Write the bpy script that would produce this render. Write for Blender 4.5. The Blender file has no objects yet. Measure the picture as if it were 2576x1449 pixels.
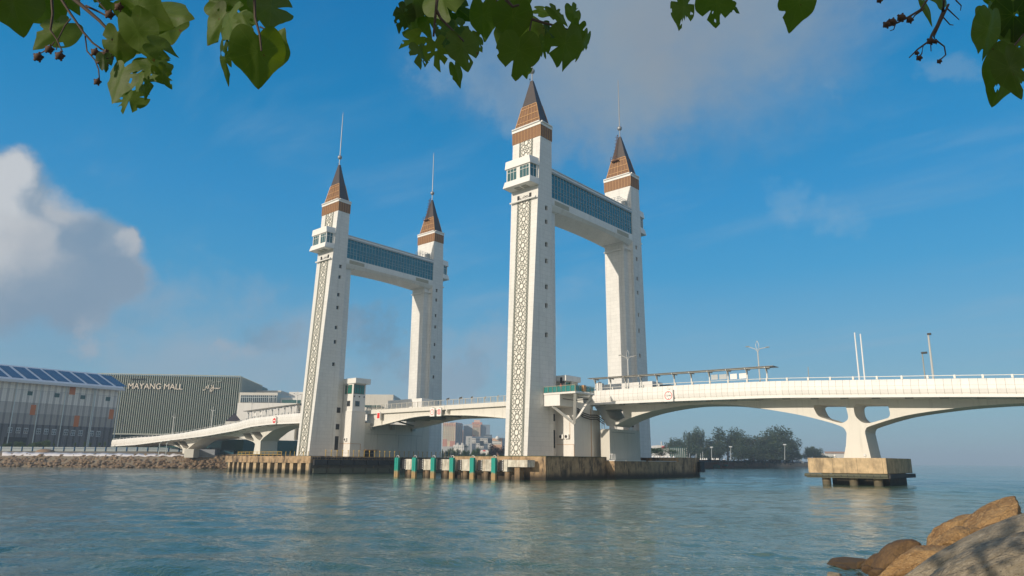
import bpy, bmesh, math, random
from mathutils import Vector, Matrix, noise
from mathutils.geometry import tessellate_polygon
R = math.radians
scene = bpy.context.scene
# ---------------- camera (bridge axes: X along the road, Y across the river mouth, Z up) -------------
H = 2.8
F_PX, PITCH, YAW, ROLL = 1765.173, R(13.869), R(-40.866), R(0.415)
FW = Vector((math.sin(YAW)*math.cos(PITCH), math.cos(YAW)*math.cos(PITCH), math.sin(PITCH)))
RT = Vector((math.cos(YAW), -math.sin(YAW), 0)); UP = RT.cross(FW)
RT2 = RT*math.cos(ROLL)+UP*math.sin(ROLL); UP2 = -RT*math.sin(ROLL)+UP*math.cos(ROLL)
cam_d = bpy.data.cameras.new('camera'); cam = bpy.data.objects.new('camera', cam_d)
scene.collection.objects.link(cam); scene.camera = cam
cam_d.sensor_width = 36; cam_d.lens = 36*F_PX/2576; cam_d.clip_start = 0.1; cam_d.clip_end = 60000
m = Matrix((RT2, UP2, -FW)).transposed().to_4x4(); m.translation = Vector((0, 0, H)); cam.matrix_world = m
# ---------------- light -------------
SUN_AZ, SUN_EL = R(9.3), R(16.5)        # from -Y, leaning towards -X
sv = Vector((-math.sin(SUN_AZ)*math.cos(SUN_EL), -math.cos(SUN_AZ)*math.cos(SUN_EL), math.sin(SUN_EL)))
sd = bpy.data.lights.new('sun', 'SUN'); sd.energy = 3.85; sd.angle = R(0.5); sd.color = (1.0, 0.885, 0.735)
so = bpy.data.objects.new('sun', sd); scene.collection.objects.link(so)
so.rotation_euler = (-sv).to_track_quat('-Z', 'Y').to_euler(); so.location = (0, 0, 60)
scene.view_settings.view_transform = 'Standard'; scene.view_settings.look = 'None'
scene.view_settings.exposure = 0.0; scene.view_settings.gamma = 1

def ray(x, y): return FW*F_PX+RT2*(x-1288)-UP2*(y-724.5)
def PY(x, y, Y): d = ray(x, y); return Vector((0, 0, H))+d*(Y/d.y)
def PX(x, y, X): d = ray(x, y); return Vector((0, 0, H))+d*(X/d.x)
def PZ(x, y, Z): d = ray(x, y); return Vector((0, 0, H))+d*((Z-H)/d.z)
def PD(x, y, D): return Vector((0, 0, H))+ray(x, y)*(D/F_PX)
def V(ox, oy, s): return lambda x, y: ((ox+x*s)/1.490683, (oy+y*s)/1.490683)
v3 = V(1060, 1350, 840/2434); v4 = V(1850, 1350, 840/2434); v5 = V(0, 1350, 660/2224); v6 = V(560, 1380, 640/2208)
v7 = V(2200, 1200, 840/2434); v8 = V(3000, 1200, 840/1902); vd = V(2350, 1550, 850/2576); ve = V(1600, 1540, 360/2576)
v16 = V(850, 1650, 400/2576); c6 = V(1440, 1690, 560/2576); v9 = V(3040, 1800, 800/2576)

SKY_SAT, SKY_HUE, SKY_TINT = 1.30, 0.49, (0.55, 1.16, 1.22, 1)
HZ_AMT, HZ_COL = .35, (.24, .37, .49)
# ---------------- world -------------
class NT:
    def __init__(s, nt): s.nt = nt; s.n = nt.nodes; s.l = nt.links
    def node(s, t, **k):
        n = s.n.new(t)
        for a, b in k.items(): setattr(n, a, b)
        return n
    def put(s, sock, v):
        if isinstance(v, bpy.types.NodeSocket): s.l.new(v, sock)
        elif v is not None: sock.default_value = v
    def math(s, op, a, b=None, c=None, clamp=False):
        n = s.node('ShaderNodeMath', operation=op, use_clamp=clamp)
        for i, v in enumerate((a, b, c)):
            if v is not None: s.put(n.inputs[i], v)
        return n.outputs[0]
    def vm(s, op, a, b=None, out=0):
        n = s.node('ShaderNodeVectorMath', operation=op); s.put(n.inputs[0], a)
        if b is not None: s.put(n.inputs[1], b)
        return n.outputs[out]
    def mix(s, f, a, b, mode='MIX'):
        n = s.node('ShaderNodeMix', data_type='RGBA', blend_type=mode)
        s.put(n.inputs[0], f); s.put(n.inputs[6], a); s.put(n.inputs[7], b); return n.outputs[2]
    def ss(s, v, a, b):
        n = s.node('ShaderNodeMapRange', interpolation_type='SMOOTHSTEP'); s.put(n.inputs[0], v)
        n.inputs[1].default_value = a; n.inputs[2].default_value = b; n.inputs[3].default_value = 0; n.inputs[4].default_value = 1
        return n.outputs[0]
    def noise(s, vec, scale, det=4, rough=.55, out=0, dist=0):
        n = s.node('ShaderNodeTexNoise'); s.put(n.inputs['Vector'], vec); n.inputs['Scale'].default_value = scale
        n.inputs['Detail'].default_value = det; n.inputs['Roughness'].default_value = rough
        n.inputs['Distortion'].default_value = dist; return n.outputs[out]
    def map(s, vec, sc=(1, 1, 1), loc=(0, 0, 0), rot=(0, 0, 0)):
        n = s.node('ShaderNodeMapping'); s.put(n.inputs[0], vec); n.inputs['Scale'].default_value = sc
        n.inputs['Location'].default_value = loc; n.inputs['Rotation'].default_value = rot; return n.outputs[0]
def c4(c): return (c[0], c[1], c[2], 1)

w = bpy.data.worlds.new('World'); scene.world = w; w.use_nodes = True
N = NT(w.node_tree); N.n.clear()
out = N.node('ShaderNodeOutputWorld'); bg = N.node('ShaderNodeBackground'); N.l.new(bg.outputs[0], out.inputs[0])
sky = N.node('ShaderNodeTexSky', sky_type='NISHITA'); sky.sun_disc = False
sky.sun_elevation = SUN_EL; sky.sun_rotation = math.atan2(sv.x, sv.y); sky.air_density = 1.0; sky.dust_density = 0.4; sky.ozone_density = 3.0
geo = N.node('ShaderNodeTexCoord').outputs['Generated']
sep = N.node('ShaderNodeSeparateXYZ'); N.put(sep.inputs[0], geo); dz = sep.outputs[2]
hs = N.node('ShaderNodeHueSaturation'); hs.inputs['Saturation'].default_value = SKY_SAT; hs.inputs['Value'].default_value = 1.0
hs.inputs['Hue'].default_value = SKY_HUE
N.put(hs.inputs['Color'], sky.outputs[0])
K = 1/0.1                                     # cloud radiance, in units of the background strength
def rad(r, g, b): return (r*K, g*K, b*K, 1)
base = N.mix(1.0, hs.outputs[0], SKY_TINT, 'MULTIPLY')
rp = N.node('ShaderNodeValToRGB'); N.put(rp.inputs[0], N.math('MULTIPLY', dz, 1.6)); cr = rp.color_ramp
for i, (e, c) in enumerate(((0, (.27, .40, .50)), (.12, (.24, .42, .56)), (.27, (.14, .38, .60)), (.40, (.055, .33, .62)), (.55, (.028, .285, .61)), (.73, (.004, .235, .54)), (1.0, (.0, .17, .45)))):
    el = cr.elements[i] if i < 2 else cr.elements.new(e); el.position = e; el.color = (*c, 1)
ramp10 = N.vm('SCALE', rp.outputs[0]); N.put(ramp10.node.inputs['Scale'], 10.0)
base = N.mix(.8, base, ramp10)
sside = N.vm('DOT_PRODUCT', geo, (.30, -.95, .05), out=1)     # bright hazy half of the sky round the morning sun, behind the viewer
base = N.mix(N.math('MULTIPLY', N.math('MULTIPLY', N.ss(sside, -.25, .55), N.ss(dz, -.3, .1)), .85), base, rad(.66, .61, .53))
# pale haze layer towards the horizon
hz = N.math('MULTIPLY', N.math('POWER', N.math('SUBTRACT', 1, N.ss(dz, -.02, .33)), 1.6), HZ_AMT)
hzn = N.noise(N.map(geo, (3, 3, 14)), 2.2, 4)
hz = N.math('MULTIPLY', hz, N.math('ADD', .8, N.math('MULTIPLY', hzn, .4)), clamp=True)
col = N.mix(hz, base, rad(*HZ_COL))
# high thin veil (wispy, everywhere)
den = N.math('ADD', dz, .12)
cmb = N.node('ShaderNodeCombineXYZ'); N.put(cmb.inputs[0], N.math('DIVIDE', sep.outputs[0], den)); N.put(cmb.inputs[1], N.math('DIVIDE', sep.outputs[1], den))
flat = cmb.outputs[0]
vn = N.noise(N.map(flat, (.55, 1.3, 1), (1.3, .4, 0), (0, 0, .6)), 1.6, 7, .6, dist=.4)
veil = N.math('MULTIPLY', N.ss(vn, .48, .80), .38)
col = N.mix(veil, col, rad(.30, .44, .58))
nz = N.noise(geo, 9, 8, .62, out=1); nz2 = N.noise(geo, 30, 6, .6, out=1)
warp = N.vm('ADD', geo, N.vm('MULTIPLY', N.vm('SUBTRACT', nz, (.5, .5, .5)), (.16, .16, .16)))
warp = N.vm('ADD', warp, N.vm('MULTIPLY', N.vm('SUBTRACT', nz2, (.5, .5, .5)), (.035, .035, .035)))
fb0 = N.noise(N.map(geo, (1.4, 1.4, 2.2), (.3, .1, .7)), 7, 8, .62)
def blob(px, py, r, soft, amt, c, w=warp, sc=(1, 1, 1)):
    global col
    d = ray(px, py).normalized()
    dd = N.vm('LENGTH', N.vm('MULTIPLY', N.vm('SUBTRACT', w, tuple(d)), sc), out=1)
    mk = N.math('MULTIPLY', N.math('MULTIPLY', N.math('SUBTRACT', 1, N.ss(dd, r*(1-soft), r*(1+soft))), amt), N.math('ADD', .55, N.math('MULTIPLY', fb0, .9)), clamp=True)
    col = N.mix(mk, col, rad(*c))
def rpx(p): return p/1765.0
warp2 = N.vm('ADD', N.vm('ADD', geo, N.vm('MULTIPLY', N.vm('SUBTRACT', nz, (.5, .5, .5)), (.16, .16, .16))), N.vm('MULTIPLY', N.vm('SUBTRACT', nz2, (.5, .5, .5)), (.05, .05, .05)))
# the big grey bank at the top right of centre
for (x, y, r, so_, a) in ((1560, -60, 300, .55, .75), (1800, 20, 260, .6, .7), (1480, 150, 190, .6, .5), (1560, 300, 110, .8, .35), (1250, 200, 110, .8, .35), (1180, 60, 110, .9, .25), (2010, 90, 110, .9, .3)):
    blob(x, y, rpx(r), so_, a*.9, (.265, .335, .40), warp2)
blob(1700, 60, rpx(130), .9, .35, (.25, .28, .33), warp2)
# cumulus on the left: a sum of puffs cut by fine noise, then shaded inside
fb = N.noise(N.map(geo, (1, 1, 1.25)), 11, 9, .60); fb2 = N.noise(geo, 4.2, 5, .55)
wc = N.vm('ADD', geo, N.vm('MULTIPLY', N.vm('SUBTRACT', N.noise(geo, 14, 6, .6, out=1), (.5, .5, .5)), (.05, .05, .05)))
def field(lst, w, ns=.55):
    f = None
    for (px, py, r) in lst:
        d = tuple(ray(px, py).normalized()); dd = N.vm('LENGTH', N.vm('SUBTRACT', w, d), out=1); v = N.math('SUBTRACT', 1, N.math('DIVIDE', dd, r/1765.0))
        f = v if f is None else N.math('SMOOTH_MAX', f, v, .25)
    return N.math('ADD', f, N.math('MULTIPLY', N.math('SUBTRACT', fb, .5), ns))
def shade(f, lo, hi, amt, c, mask):
    global ccol
    ccol = N.mix(N.math('MULTIPLY', N.ss(f, lo, hi), amt), ccol, rad(*c))
cum = field([(20, 470, 85), (-60, 560, 150), (70, 590, 120), (130, 660, 150), (40, 700, 135), (230, 640, 90), (290, 690, 85), (310, 625, 48), (190, 740, 110), (-120, 640, 200)], wc)
cm = N.ss(cum, -.02, .36)
ccol = N.mix(N.ss(fb2, .35, .65), rad(.25, .34, .44), rad(.35, .40, .47))
shade(field([(20, 455, 70), (-20, 520, 90), (-90, 600, 130)], wc, 1.2), .0, .55, .8, (.68, .68, .68), cm)
shade(field([(60, 600, 80), (120, 690, 90), (170, 520, 60), (320, 618, 36), (60, 700, 70)], wc, 1.1), .0, .5, .7, (.52, .53, .55), cm)
shade(field([(230, 720, 110), (300, 700, 80), (110, 790, 130), (200, 600, 60)], wc, .9), .0, .5, .75, (.20, .295, .41), cm)
col = N.mix(N.math('MULTIPLY', cm, .93), col, ccol)
soft = field([(120, 780, 170), (330, 760, 90)], wc, .8); col = N.mix(N.math('MULTIPLY', N.ss(soft, 0, .5), .22), col, rad(.20, .31, .43))
# low broken clouds
def wisp(lst, lo, hi, amt, c, ns=2.0):
    global col
    col = N.mix(N.math('MULTIPLY', N.ss(field(lst, warp2, ns), lo+.05, hi+.35), amt), col, rad(*c))
wisp([(600, 850, 70), (660, 865, 50), (240, 865, 60), (560, 840, 50)], 0, .5, .6, (.38, .42, .49))
wisp([(690, 825, 75), (650, 815, 50), (720, 850, 50)], 0, .5, .6, (.13, .25, .38))
wisp([(930, 865, 80), (985, 910, 80), (880, 850, 50), (1040, 940, 50)], 0, .5, .65, (.14, .25, .37))
wisp([(1150, 940, 70), (1200, 925, 60), (1120, 960, 60)], 0, .5, .5, (.16, .27, .39))
wisp([(1100, 980, 200), (700, 950, 220), (500, 900, 200), (1250, 860, 120)], -.2, .5, .5, (.33, .41, .50))
wisp([(2090, 540, 90), (1980, 520, 90)], .1, .6, .25, (.30, .46, .60)); wisp([(2110, 230, 50), (2400, 180, 60), (1150, 160, 90), (1230, 260, 80), (1300, 330, 70)], .1, .7, .3, (.26, .38, .50))
N.put(bg.inputs[0], col); bg.inputs[1].default_value = 0.1
# ---------------- mesh helpers -------------
ORD = ('first', 'second', 'third', 'fourth', 'fifth', 'sixth', 'seventh', 'eighth', 'ninth', 'tenth', 'eleventh', 'twelfth', 'thirteenth', 'fourteenth')
random.seed(7)
WL = {}
def wloc(o): return WL.get(o.name, Vector((0, 0, 0)))
class MB:
    def __init__(s): s.v = []; s.f = []; s.uv = []; s.mi = []; s.cur = 0; s.has = False
    def face(s, pts, uv=None):
        b = len(s.v); s.v += [tuple(p) for p in pts]; s.f.append(tuple(range(b, b+len(pts)))); s.mi.append(s.cur)
        s.uv.append(uv)
        if uv: s.has = True
    def hexa(s, p):
        b = len(s.v); s.v += [tuple(q) for q in p]
        for f in ((0, 3, 2, 1), (4, 5, 6, 7), (0, 1, 5, 4), (1, 2, 6, 5), (2, 3, 7, 6), (3, 0, 4, 7)):
            s.f.append(tuple(b+i for i in f)); s.mi.append(s.cur); s.uv.append(None)
    def box(s, x0, x1, y0, y1, z0, z1):
        if x0 > x1: x0, x1 = x1, x0
        if y0 > y1: y0, y1 = y1, y0
        if z0 > z1: z0, z1 = z1, z0
        s.hexa([(x0, y0, z0), (x1, y0, z0), (x1, y1, z0), (x0, y1, z0), (x0, y0, z1), (x1, y0, z1), (x1, y1, z1), (x0, y1, z1)])
    def bar(s, a, b, w, h=None, up=(0, 0, 1)):
        a = Vector(a); b = Vector(b); h = h or w; d = (b-a)
        if d.length < 1e-6: return
        d.normalize(); u = Vector(up)
        if abs(d.dot(u)) > .98: u = Vector((1, 0, 0))
        r = d.cross(u).normalized(); u = r.cross(d); r *= w/2; u *= h/2
        s.hexa([a-r-u, a+r-u, a+r+u, a-r+u, b-r-u, b+r-u, b+r+u, b-r+u])
    def tube(s, pts, rad, n=8, cap=True):
        pts = [Vector(p) for p in pts]; rs = rad if isinstance(rad, (list, tuple)) else [rad]*len(pts)
        b = len(s.v)
        for i, p in enumerate(pts):
            d = (pts[min(i+1, len(pts)-1)]-pts[max(i-1, 0)]).normalized()
            u = Vector((0, 0, 1)) if abs(d.z) < .95 else Vector((1, 0, 0))
            r = d.cross(u).normalized(); u = r.cross(d)
            for k in range(n):
                a = 2*math.pi*k/n; s.v.append(tuple(p+r*math.cos(a)*rs[i]+u*math.sin(a)*rs[i]))
        for i in range(len(pts)-1):
            for k in range(n):
                s.f.append((b+i*n+k, b+i*n+(k+1) % n, b+(i+1)*n+(k+1) % n, b+(i+1)*n+k)); s.mi.append(s.cur); s.uv.append(None)
        if cap:
            s.f.append(tuple(b+k for k in range(n))[::-1]); s.f.append(tuple(b+(len(pts)-1)*n+k for k in range(n))); s.mi += [s.cur]*2; s.uv += [None]*2
    def sphere(s, c, r, n=12, m_=8, sc=(1, 1, 1)):
        c = Vector(c); b = len(s.v)
        for i in range(m_+1):
            t = math.pi*i/m_
            for k in range(n):
                a = 2*math.pi*k/n; s.v.append((c.x+r*sc[0]*math.sin(t)*math.cos(a), c.y+r*sc[1]*math.sin(t)*math.sin(a), c.z+r*sc[2]*math.cos(t)))
        for i in range(m_):
            for k in range(n):
                s.f.append((b+i*n+k, b+(i+1)*n+k, b+(i+1)*n+(k+1) % n, b+i*n+(k+1) % n)); s.mi.append(s.cur); s.uv.append(None)
    def prism(s, poly, holes, place, a, b):
        """poly + holes in 2-D, place(u, v, t) -> 3-D, extruded t = a..b"""
        loops = [poly]+list(holes); flat = [q for l in loops for q in l]
        tris = tessellate_polygon([[Vector((q[0], q[1], 0)) for q in l] for l in loops])
        for t in (a, b):
            base = len(s.v); s.v += [tuple(place(q[0], q[1], t)) for q in flat]
            for tr in tris: s.f.append(tuple(base+i for i in tr)); s.mi.append(s.cur); s.uv.append(None)
        for l in loops:
            for i in range(len(l)):
                p, q = l[i], l[(i+1) % len(l)]
                s.face([place(p[0], p[1], a), place(q[0], q[1], a), place(q[0], q[1], b), place(p[0], p[1], b)])
    def build(s, name, mat, parent=None, smooth=False, label=None, recalc=True, bevel=0):
        me = bpy.data.meshes.new(name); o = wloc(parent) if parent else Vector((0, 0, 0))
        me.from_pydata([(x-o.x, y-o.y, z-o.z) for x, y, z in s.v], [], s.f)
        mats = mat if isinstance(mat, (list, tuple)) else [mat]
        for q in mats: me.materials.append(q)
        if len(mats) > 1: me.polygons.foreach_set('material_index', s.mi)
        if s.has:
            ul = me.uv_layers.new(name='UVMap'); k = 0
            for fi, f in enumerate(s.f):
                for j in range(len(f)):
                    ul.data[k].uv = s.uv[fi][j] if s.uv[fi] else (0, 0); k += 1
        if recalc:
            bm = bmesh.new(); bm.from_mesh(me)
            bmesh.ops.remove_doubles(bm, verts=bm.verts, dist=1e-4)
            bmesh.ops.recalc_face_normals(bm, faces=bm.faces); bm.to_mesh(me); bm.free()
        if smooth:
            me.polygons.foreach_set('use_smooth', [True]*len(me.polygons))
            try: me.set_sharp_from_angle(angle=R(40))
            except Exception: pass
        ob = bpy.data.objects.new(name, me); scene.collection.objects.link(ob)
        if parent: ob.parent = parent
        WL[ob.name] = o.copy()
        if bevel:
            bv = ob.modifiers.new('bevel', 'BEVEL'); bv.width = bevel; bv.segments = 2; bv.limit_method = 'ANGLE'
        if label: ob['label'] = label
        return ob
def tag(o, label, cat, group=None, kind=None):
    if label: o['label'] = label
    if cat: o['category'] = cat
    if group: o['group'] = group
    if kind: o['kind'] = kind
    return o
def struct(o): o['kind'] = 'structure'; return o
def thing(name, loc, label, cat, group=None):
    o = bpy.data.objects.new(name, None); scene.collection.objects.link(o); o.location = loc; o.empty_display_size = .5
    WL[o.name] = Vector(loc); return tag(o, label, cat, group)
def copy_tree(o, parent=None, delta=None, label=None):
    c = o.copy(); scene.collection.objects.link(c); c.parent = parent
    if parent is None and delta is not None: c.location = Vector(o.location)+Vector(delta)
    if label: c['label'] = label
    WL[c.name] = Vector(c.location) if parent is None else wloc(parent)
    for ch in [q for q in CH.get(o.name, [])]: copy_tree(ch, c)
    return c
class _CH(dict):
    def get(s, name, d=None): return [q for q in bpy.data.objects[name].children]
CH = _CH()

# ---------------- materials -------------
def newmat(name):
    mt = bpy.data.materials.new(name); mt.use_nodes = True; n = NT(mt.node_tree)
    b = n.n['Principled BSDF']; return mt, n, b
def coords(n): return n.node('ShaderNodeNewGeometry').outputs['Position']
def wallco(n):      # (x+y, z) of the point, so a wall facing any way gets upright coordinates
    s = n.node('ShaderNodeSeparateXYZ'); n.put(s.inputs[0], coords(n)); c = n.node('ShaderNodeCombineXYZ')
    n.put(c.inputs[0], n.math('ADD', s.outputs[0], s.outputs[1])); n.put(c.inputs[1], s.outputs[2]); return c.outputs[0], s
def plain(name, col, rough=.6, metal=0, var=.12, scale=1.5, bump=0, streak=0, spec=None, streakcol=None):
    mt, n, b = newmat(name); p = coords(n)
    nn = n.noise(p, scale, 5, .6); v = n.math('ADD', 1-var, n.math('MULTIPLY', nn, 2*var))
    cc = n.mix(1, c4(col), c4((1, 1, 1)), 'MULTIPLY')
    m_ = n.vm('SCALE', cc, None); sc = m_.node; n.put(sc.inputs['Scale'], v)
    cc = m_
    if streak:
        sn = n.noise(n.map(p, (1.6, 1.6, .12)), 1.3, 6, .65); mk = n.math('MULTIPLY', n.ss(sn, .5, .75), streak)
        cc = n.mix(mk, cc, c4(streakcol or tuple(q*.45 for q in col)))
    n.put(b.inputs['Base Color'], cc); b.inputs['Roughness'].default_value = rough; b.inputs['Metallic'].default_value = metal
    if spec is not None: b.inputs['Specular IOR Level'].default_value = spec
    if bump:
        bp = n.node('ShaderNodeBump'); bp.inputs['Strength'].default_value = bump; bp.inputs['Distance'].default_value = .05
        n.put(bp.inputs['Height'], n.noise(p, scale*5, 5, .6)); n.put(b.inputs['Normal'], bp.outputs[0])
    return mt
def tile_mat(name, col, bw=1.2, bh=.6, line=.55, var=.07, mort=.012):
    mt, n, b = newmat(name); wc, s = wallco(n)
    br = n.node('ShaderNodeTexBrick'); n.put(br.inputs['Vector'], wc); br.inputs['Scale'].default_value = 1
    br.inputs['Brick Width'].default_value = bw; br.inputs['Row Height'].default_value = bh; br.inputs['Mortar Size'].default_value = mort
    br.inputs['Color1'].default_value = c4(tuple(q*(1-var) for q in col)); br.inputs['Color2'].default_value = c4(tuple(min(1, q*(1+var)) for q in col))
    br.inputs['Mortar'].default_value = c4(tuple(q*line for q in col)); br.inputs['Mortar Smooth'].default_value = .3; br.inputs['Bias'].default_value = 0
    p = coords(n); big = n.noise(n.map(p, (1, 1, .35)), .25, 5, .6)
    sn = n.noise(n.map(p, (1.2, 1.2, .07)), 1.0, 6, .7)
    cc = n.mix(n.math('MULTIPLY', n.ss(sn, .50, .76), .5), br.outputs[0], c4(tuple(q*.6 for q in col)))
    cc2 = n.vm('SCALE', cc); n.put(cc2.node.inputs['Scale'], n.math('ADD', .9, n.math('MULTIPLY', big, .2)))
    n.put(b.inputs['Base Color'], cc2); b.inputs['Roughness'].default_value = .55
    return mt
def concrete_mat(name, col, stain=.7, z0=.0, z1=1.3, wet=(.035, .03, .018), dark=(.07, .06, .045)):
    mt, n, b = newmat(name); p = coords(n); wc, s = wallco(n)
    nn = n.noise(p, 1.1, 6, .65); base = n.mix(n.ss(nn, .3, .7), c4(tuple(q*.75 for q in col)), c4(tuple(min(1, q*1.12) for q in col)))
    st = n.noise(n.map(p, (.85, .85, .26)), 1.0, 8, .74); blotch = n.noise(p, .45, 5, .6)
    mk = n.math('MULTIPLY', n.math('MULTIPLY', n.ss(st, .42, .62), n.ss(blotch, .36, .56)), stain, clamp=True)
    base = n.mix(mk, base, c4(dark))
    rust = n.math('MULTIPLY', n.ss(n.noise(n.map(p, (2.2, 2.2, .2), (4, 2, 1)), 1.2, 5, .6), .56, .74), .5)
    base = n.mix(rust, base, (.33, .17, .06, 1))
    jt = n.math('FRACT', n.math('DIVIDE', n.math('ADD', s.outputs[0], s.outputs[1]), 3.1)); base = n.mix(n.math('MULTIPLY', n.math('LESS_THAN', jt, .02), .55), base, (.08, .07, .05, 1))
    wl = n.math('ADD', s.outputs[2], n.math('MULTIPLY', n.math('SUBTRACT', n.noise(n.map(p, (1, 1, .6)), .9, 4), .5), .7))
    base = n.mix(n.math('SUBTRACT', 1, n.ss(wl, z0+.1, z1)), base, c4(wet))
    n.put(b.inputs['Base Color'], base); b.inputs['Roughness'].default_value = .8
    bp = n.node('ShaderNodeBump'); bp.inputs['Strength'].default_value = .35; bp.inputs['Distance'].default_value = .08
    n.put(bp.inputs['Height'], n.noise(p, 3.5, 6, .65)); n.put(b.inputs['Normal'], bp.outputs[0]); return mt
def louvre_mat(name, col, pitch=.18, rough=.6):
    mt, n, b = newmat(name); p = coords(n); s = n.node('ShaderNodeSeparateXYZ'); n.put(s.inputs[0], p)
    d = n.math('ADD', n.math('ADD', s.outputs[0], s.outputs[1]), s.outputs[2]); f = n.math('FRACT', n.math('DIVIDE', d, pitch))
    k = n.math('ADD', .75, n.math('MULTIPLY', n.math('ABSOLUTE', n.math('SUBTRACT', f, .5)), .8))
    nn = n.noise(p, .9, 4); k = n.math('MULTIPLY', k, n.math('ADD', .82, n.math('MULTIPLY', nn, .36)))
    cc = n.vm('SCALE', c4(col)[:3]); n.put(cc.node.inputs['Scale'], k); n.put(b.inputs['Base Color'], cc); b.inputs['Roughness'].default_value = rough; return mt
def glass_mat(name, col, rough=.06, spec=.9, metal=0.0, wob=.25):
    mt, n, b = newmat(name); p = coords(n)
    nn = n.noise(n.map(p, (1, 1, 1)), .9, 3); cc = n.mix(nn, c4(tuple(q*.6 for q in col)), c4(tuple(q*1.4 for q in col)))
    n.put(b.inputs['Base Color'], cc); b.inputs['Roughness'].default_value = rough; b.inputs['Specular IOR Level'].default_value = spec; b.inputs['IOR'].default_value = 1.6
    b.inputs['Metallic'].default_value = metal
    bp = n.node('ShaderNodeBump'); bp.inputs['Strength'].default_value = wob*.2; bp.inputs['Distance'].default_value = .05
    n.put(bp.inputs['Height'], n.noise(p, 1.2, 2)); n.put(b.inputs['Normal'], bp.outputs[0]); return mt
def clad_mat(name, col, pw=.92):        # parapet panels: joints every pw metres, one horizontal joint, slight soiling
    mt, n, b = newmat(name); uv = n.node('ShaderNodeUVMap').outputs[0]; s = n.node('ShaderNodeSeparateXYZ'); n.put(s.inputs[0], uv); p = coords(n)
    u = n.math('DIVIDE', s.outputs[0], pw); fu = n.math('FRACT', u); j1 = n.math('LESS_THAN', fu, .045)
    j2 = n.math('LESS_THAN', n.math('ABSOLUTE', n.math('SUBTRACT', s.outputs[1], .58)), .012)
    wn = n.node('ShaderNodeTexWhiteNoise', noise_dimensions='1D'); n.put(wn.inputs['W'], n.math('FLOOR', u))
    v = n.math('ADD', .93, n.math('MULTIPLY', wn.outputs[0], .09)); c = n.vm('SCALE', c4(col)[:3]); n.put(c.node.inputs['Scale'], v)
    dirt = n.math('MULTIPLY', n.ss(n.noise(n.map(p, (1.5, 1.5, .5)), 1.6, 6, .7), .55, .8), .4)
    cc = n.mix(dirt, c, (.42, .37, .28, 1)); cc = n.mix(n.math('MULTIPLY', j1, .75), cc, (.20, .16, .11, 1)); cc = n.mix(n.math('MULTIPLY', j2, .45), cc, (.3, .27, .22, 1))
    n.put(b.inputs['Base Color'], cc); b.inputs['Roughness'].default_value = .5; return mt
M = {}
M['tile'] = tile_mat('tower_tile', (.70, .685, .645), 1.5, .75, .78, .035, .02)
M['white'] = plain('white_paint', (.78, .76, .72), .5, var=.05, streak=.18, scale=.6)
M['white2'] = plain('white_concrete', (.74, .715, .665), .6, var=.07, streak=.25, scale=.4)
M['grey_wall'] = plain('painted_wall', (.60, .57, .50), .65, var=.08, streak=.3, scale=.35)
M['panelw'] = tile_mat('white_cladding', (.76, .74, .70), 1.6, 1.1, .7, .03)
M['cream'] = plain('cream_panel', (.80, .76, .68), .6, var=.04)
M['lattice'] = plain('green_grey_lattice', (.15, .165, .135), .6, var=.15)
M['bronze'] = louvre_mat('bronze_louvre', (.23, .108, .036), .32)
M['bronzed'] = louvre_mat('dark_bronze', (.21, .10, .036), .30)
M['frame'] = plain('tan_metal', (.52, .29, .12), .5, var=.12)
M['slate'] = louvre_mat('slate_roof', (.062, .047, .042), .55, .5)
M['railglass'] = None
M['railg'] = plain('olive_rail', (.30, .30, .20), .5)
M['skin'] = plain('skin', (.35, .20, .13), .6)
M['sand'] = plain('brown_sand', (.26, .17, .10), .9)
M['wallg'] = plain('grey_block_wall', (.24, .26, .29), .6)
M['gpanel'] = glass_mat0 = plain('green_panel', (.015, .08, .075), .3)
M['paleframe'] = plain('pale_surround', (.42, .47, .50), .6)
M['pipe'] = plain('pale_pipe', (.55, .62, .62), .5)
M['roofm'] = plain('metal_roof', (.60, .60, .62), .45, .3)
M['malldark'] = plain('mall_wall', (.018, .085, .078), .4, var=.3, scale=.15)
M['mallband'] = plain('mall_floor_band', (.05, .06, .065), .6)
M['fin'] = plain('pale_fin', (.42, .45, .39), .5)
M['letter'] = plain('raised_letter', (.75, .66, .55), .5)
M['bluegl'] = plain('blue_glass_panel', (.015, .09, .13), .3, var=.5, scale=.5)
M['blue2'] = plain('blue_grey_hoarding', (.10, .16, .24), .6)
M['blue3'] = plain('bright_blue', (.02, .14, .45), .5)
M['ghostw'] = plain('pale_wall', (.70, .68, .64), .7)
M['pink'] = plain('pink_red', (.6, .06, .10), .6)
M['pinkroof'] = plain('pale_red_roof', (.40, .26, .20), .7)
M['cream2'] = plain('cream_wall', (.78, .70, .50), .7)
M['pinkw'] = plain('pink_wall', (.64, .44, .36), .7)
M['pinkd'] = plain('terracotta_wall', (.48, .22, .17), .7)
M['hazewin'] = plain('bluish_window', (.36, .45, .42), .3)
M['shadeblue'] = plain('blue_grey_shade_wall', (.30, .36, .42), .7)  # shade on the pink towers' turned-away walls, put into the colour
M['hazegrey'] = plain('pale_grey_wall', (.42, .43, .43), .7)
M['hoteld'] = plain('dark_blue_wall', (.055, .08, .115), .6)
M['hotelm'] = plain('mid_blue_wall', (.12, .16, .21), .6)
M['hoteldd'] = plain('darkest_panel', (.02, .035, .055), .5)
M['peach'] = plain('peach_wall', (.60, .36, .22), .7)
M['steel'] = plain('brushed_steel', (.30, .31, .32), .5, .5, .1)
M['dark'] = plain('dark_void', (.02, .022, .025), .8)
M['darkwin'] = glass_mat('dark_window', (.02, .035, .045))
M['glass'] = glass_mat('teal_glass', (.016, .12, .15), .04, .9)
M['glass2'] = glass_mat('cabin_glass', (.03, .11, .12), .05, .8)
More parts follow.
